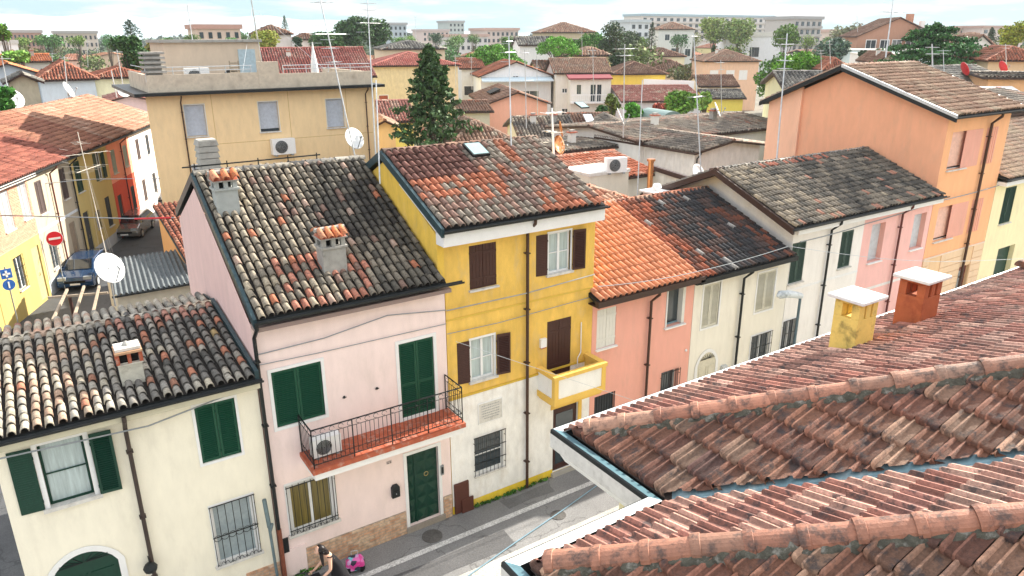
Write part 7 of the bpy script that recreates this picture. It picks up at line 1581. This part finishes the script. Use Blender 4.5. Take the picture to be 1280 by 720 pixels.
antenna('tall tapering lattice like mast with two wide arrays over the side street', P(141, 352, 33), P(97, 165, 33.5), [(.86, 1.6, 5, R(20), .35), (.93, .8, 3, R(100), .3), (.76, 1.9, 6, R(60), .5)], .02, guys=[P(131, 352, 33), P(150, 345, 33), P(145, 340, 33)], m=mat('pale_pole', (.55, .5, .42), rough=.6))
dish('big white satellite dish on a pole beside the corrugated shed', P(137, 335, 31.5), .62, R(35), base=-1.6)
antenna('very tall thin mast with guy wires above the apricot block', (15.4, 57, 10), P(312, -12, 56), [(.98, .9, 2, R(30), .5)], .05, guys=[(12, 50, 10), (18.5, 50, 10), (16, 60, 10)])
antenna('slim whip antenna on the penthouse', P(247, 95, 54), P(234, 5, 54), [(.78, .6, 2, R(80), .25)], .035)
antenna('tall leaning mast with big log periodic antenna before the terrace', P(446, 206, 24), P(399, -6, 24.5), [(.96, .5, 3, R(10), .28), (.78, 1.3, 9, R(25), .26), (.70, .6, 5, R(50), .22), (.62, .5, 3, R(50), .22)], .024)
dish('round pale dish at the right end of the apricot wall', P(443, 173, 46), .68, R(20), base=-.9)
antenna('mast with crossed arrays at the right end of the terrace', P(470, 200, 22.5), P(459, -2, 23.5), [(.85, 1.1, 8, R(35), .15), (.97, .4, 2, R(0), .2), (.93, .35, 2, R(0), .2)], .02)
antenna('bent white pole at the gable of the yellow house', P(475, 230, 19.5), P(470, 100, 21), [], .022)
antenna('thin mast rising at the right of the spruce', P(639, 182, 21.5), P(636, 45, 22.5), [(.85, .5, 5, R(20), .16), (.95, .3, 3, R(20), .14)], .022)
antenna('slender mast left of the tall white house', P(658, 160, 40), P(656, 62, 40), [(.96, .5, 3, R(10), .2)], .03)
antenna('white curved aerial cluster beside rusty dishes', P(692, 195, 24), P(690, 135, 24.6), [(.9, .7, 4, R(0), .3), (.5, .6, 3, R(90), .25)], .04, m=WHITE)
dish('upper rusty satellite dish behind the yellow house roof', P(701, 161, 26), .28, R(60), RUST, 10)
dish('lower rusty and white satellite dish behind the yellow house roof', P(699, 181, 26), .34, R(25), RUST, 15)
antenna('mast holding the grey dish in the centre', P(779, 172, 50), P(781, 55, 50), [(.95, 1.5, 4, R(5), .5), (.88, 1.0, 4, R(5), .4)], .05)
dish('grey oval dish on the centre mast', P(776, 146, 49.5), .62, R(50))
antenna('thin mast before the copper flue', P(796, 262, 31), P(803, 100, 32), [], .03)
antenna('long thin mast crossing the mottled roofs', P(876, 215, 36), P(867, 42, 37), [(.98, .5, 3, R(10), .2), (.55, 1.0, 4, R(20), .3)], .035)
dish('grey dish over the stained white wall', P(873, 216, 41), .5, R(10))
dish('pale dish in front of the yellow single storey house', P(897, 137, 60), .62, R(40))
antenna('mast at the left corner of the tall orange house', P(970, 210, 36), P(984, 42, 38), [(.92, .9, 6, R(0), .3), (.80, .8, 4, R(60), .3), (.74, .5, 3, R(60), .3)], .04)
antenna('tall television mast behind the orange roof ridge', P(1107, 72, 60), P(1117, -4, 61), [(.97, 1.9, 7, R(0), .25), (.75, 2.4, 3, R(0), .4)], .05)
antenna('white vertical array antenna right of the orange ridge', P(1166, 96, 42), P(1165, 55, 42), [(.9, .7, 4, R(30), .3), (.7, .7, 4, R(30), .3)], .04)
dish('crimson satellite dish by the white dormer', P(1206, 86, 62), .5, R(55), mat('crimson_dish', (.45, .03, .04), rough=.5))
dish('dark red satellite dish on the ochre house at the right', P(1254, 84, 80), .6, R(55), mat('crimson_dish', (.45, .03, .04)))
dish('pale dish at the left edge behind the street roofs', P(16, 124, 62), .72, R(25), base=-1.2)
antenna('thin aerial over the left roofs near the dish', P(14, 135, 60), P(2, 70, 60), [(.95, .8, 4, R(0), .4)], .04)
dish('pale dish in front of the white house at left', P(86, 112, 66), .62, R(70), base=-1.0)
antenna('aerial between the white and cream houses at left', P(85, 120, 66), P(80, 70, 66), [(.95, .6, 3, R(0), .3)], .04)
antenna('aerial over the cream house at left', P(156, 120, 68), P(146, 62, 68), [(.95, .6, 3, R(0), .3)], .04)
dish('grey dish at the cream house on the left', P(155, 114, 68), .5, R(10))
antenna('street side lamp like pole beside the cream house at left', P(146, 122, 67), P(139, 88, 67), [], .05)
for i, (x, y0, y1, dd) in enumerate(((66, 92, 66, 110), (110, 84, 50, 150), (122, 66, 45, 160), (204, 60, 40, 120), (182, 80, 58, 110), (590, 112, 70, 95), (672, 150, 70, 70), (728, 70, 40, 110), (742, 118, 60, 70), (902, 140, 75, 62), (1038, 80, 50, 90), (1027, 90, 62, 85), (1072, 40, 16, 150), (520, 50, 20, 140), (508, 60, 45, 150), (570, 110, 68, 88), (1180, 90, 62, 70), (1258, 84, 55, 85), (940, 75, 50, 140))):
    antenna('thin rooftop television aerial', P(x, y0, dd), P(x-1, y1, dd), [(.95, .8, 4, R(20*i), .35), (.82, .5, 3, R(20*i+60), .3)], .035)['group'] = 'thin television aerials on the middle distance roofs'

# ------------------------------------------------------------------ air
hz = MB(); hz.box(-700, -700, -1, 1500, 1500, 75); ho = hz.build('haze', None); ho['kind'] = 'stuff'
hm = bpy.data.materials.new('haze_air'); hm.use_nodes = True; hn = hm.node_tree; hn.nodes.clear(); ho_ = hn.nodes.new('ShaderNodeOutputMaterial'); pv = hn.nodes.new('ShaderNodeVolumePrincipled')
pv.inputs['Color'].default_value = (.86, .94, 1, 1); pv.inputs['Density'].default_value = .00014; pv.inputs['Anisotropy'].default_value = .2; hn.links.new(pv.outputs[0], ho_.inputs['Volume'])
ho.data.materials.clear(); ho.data.materials.append(hm)
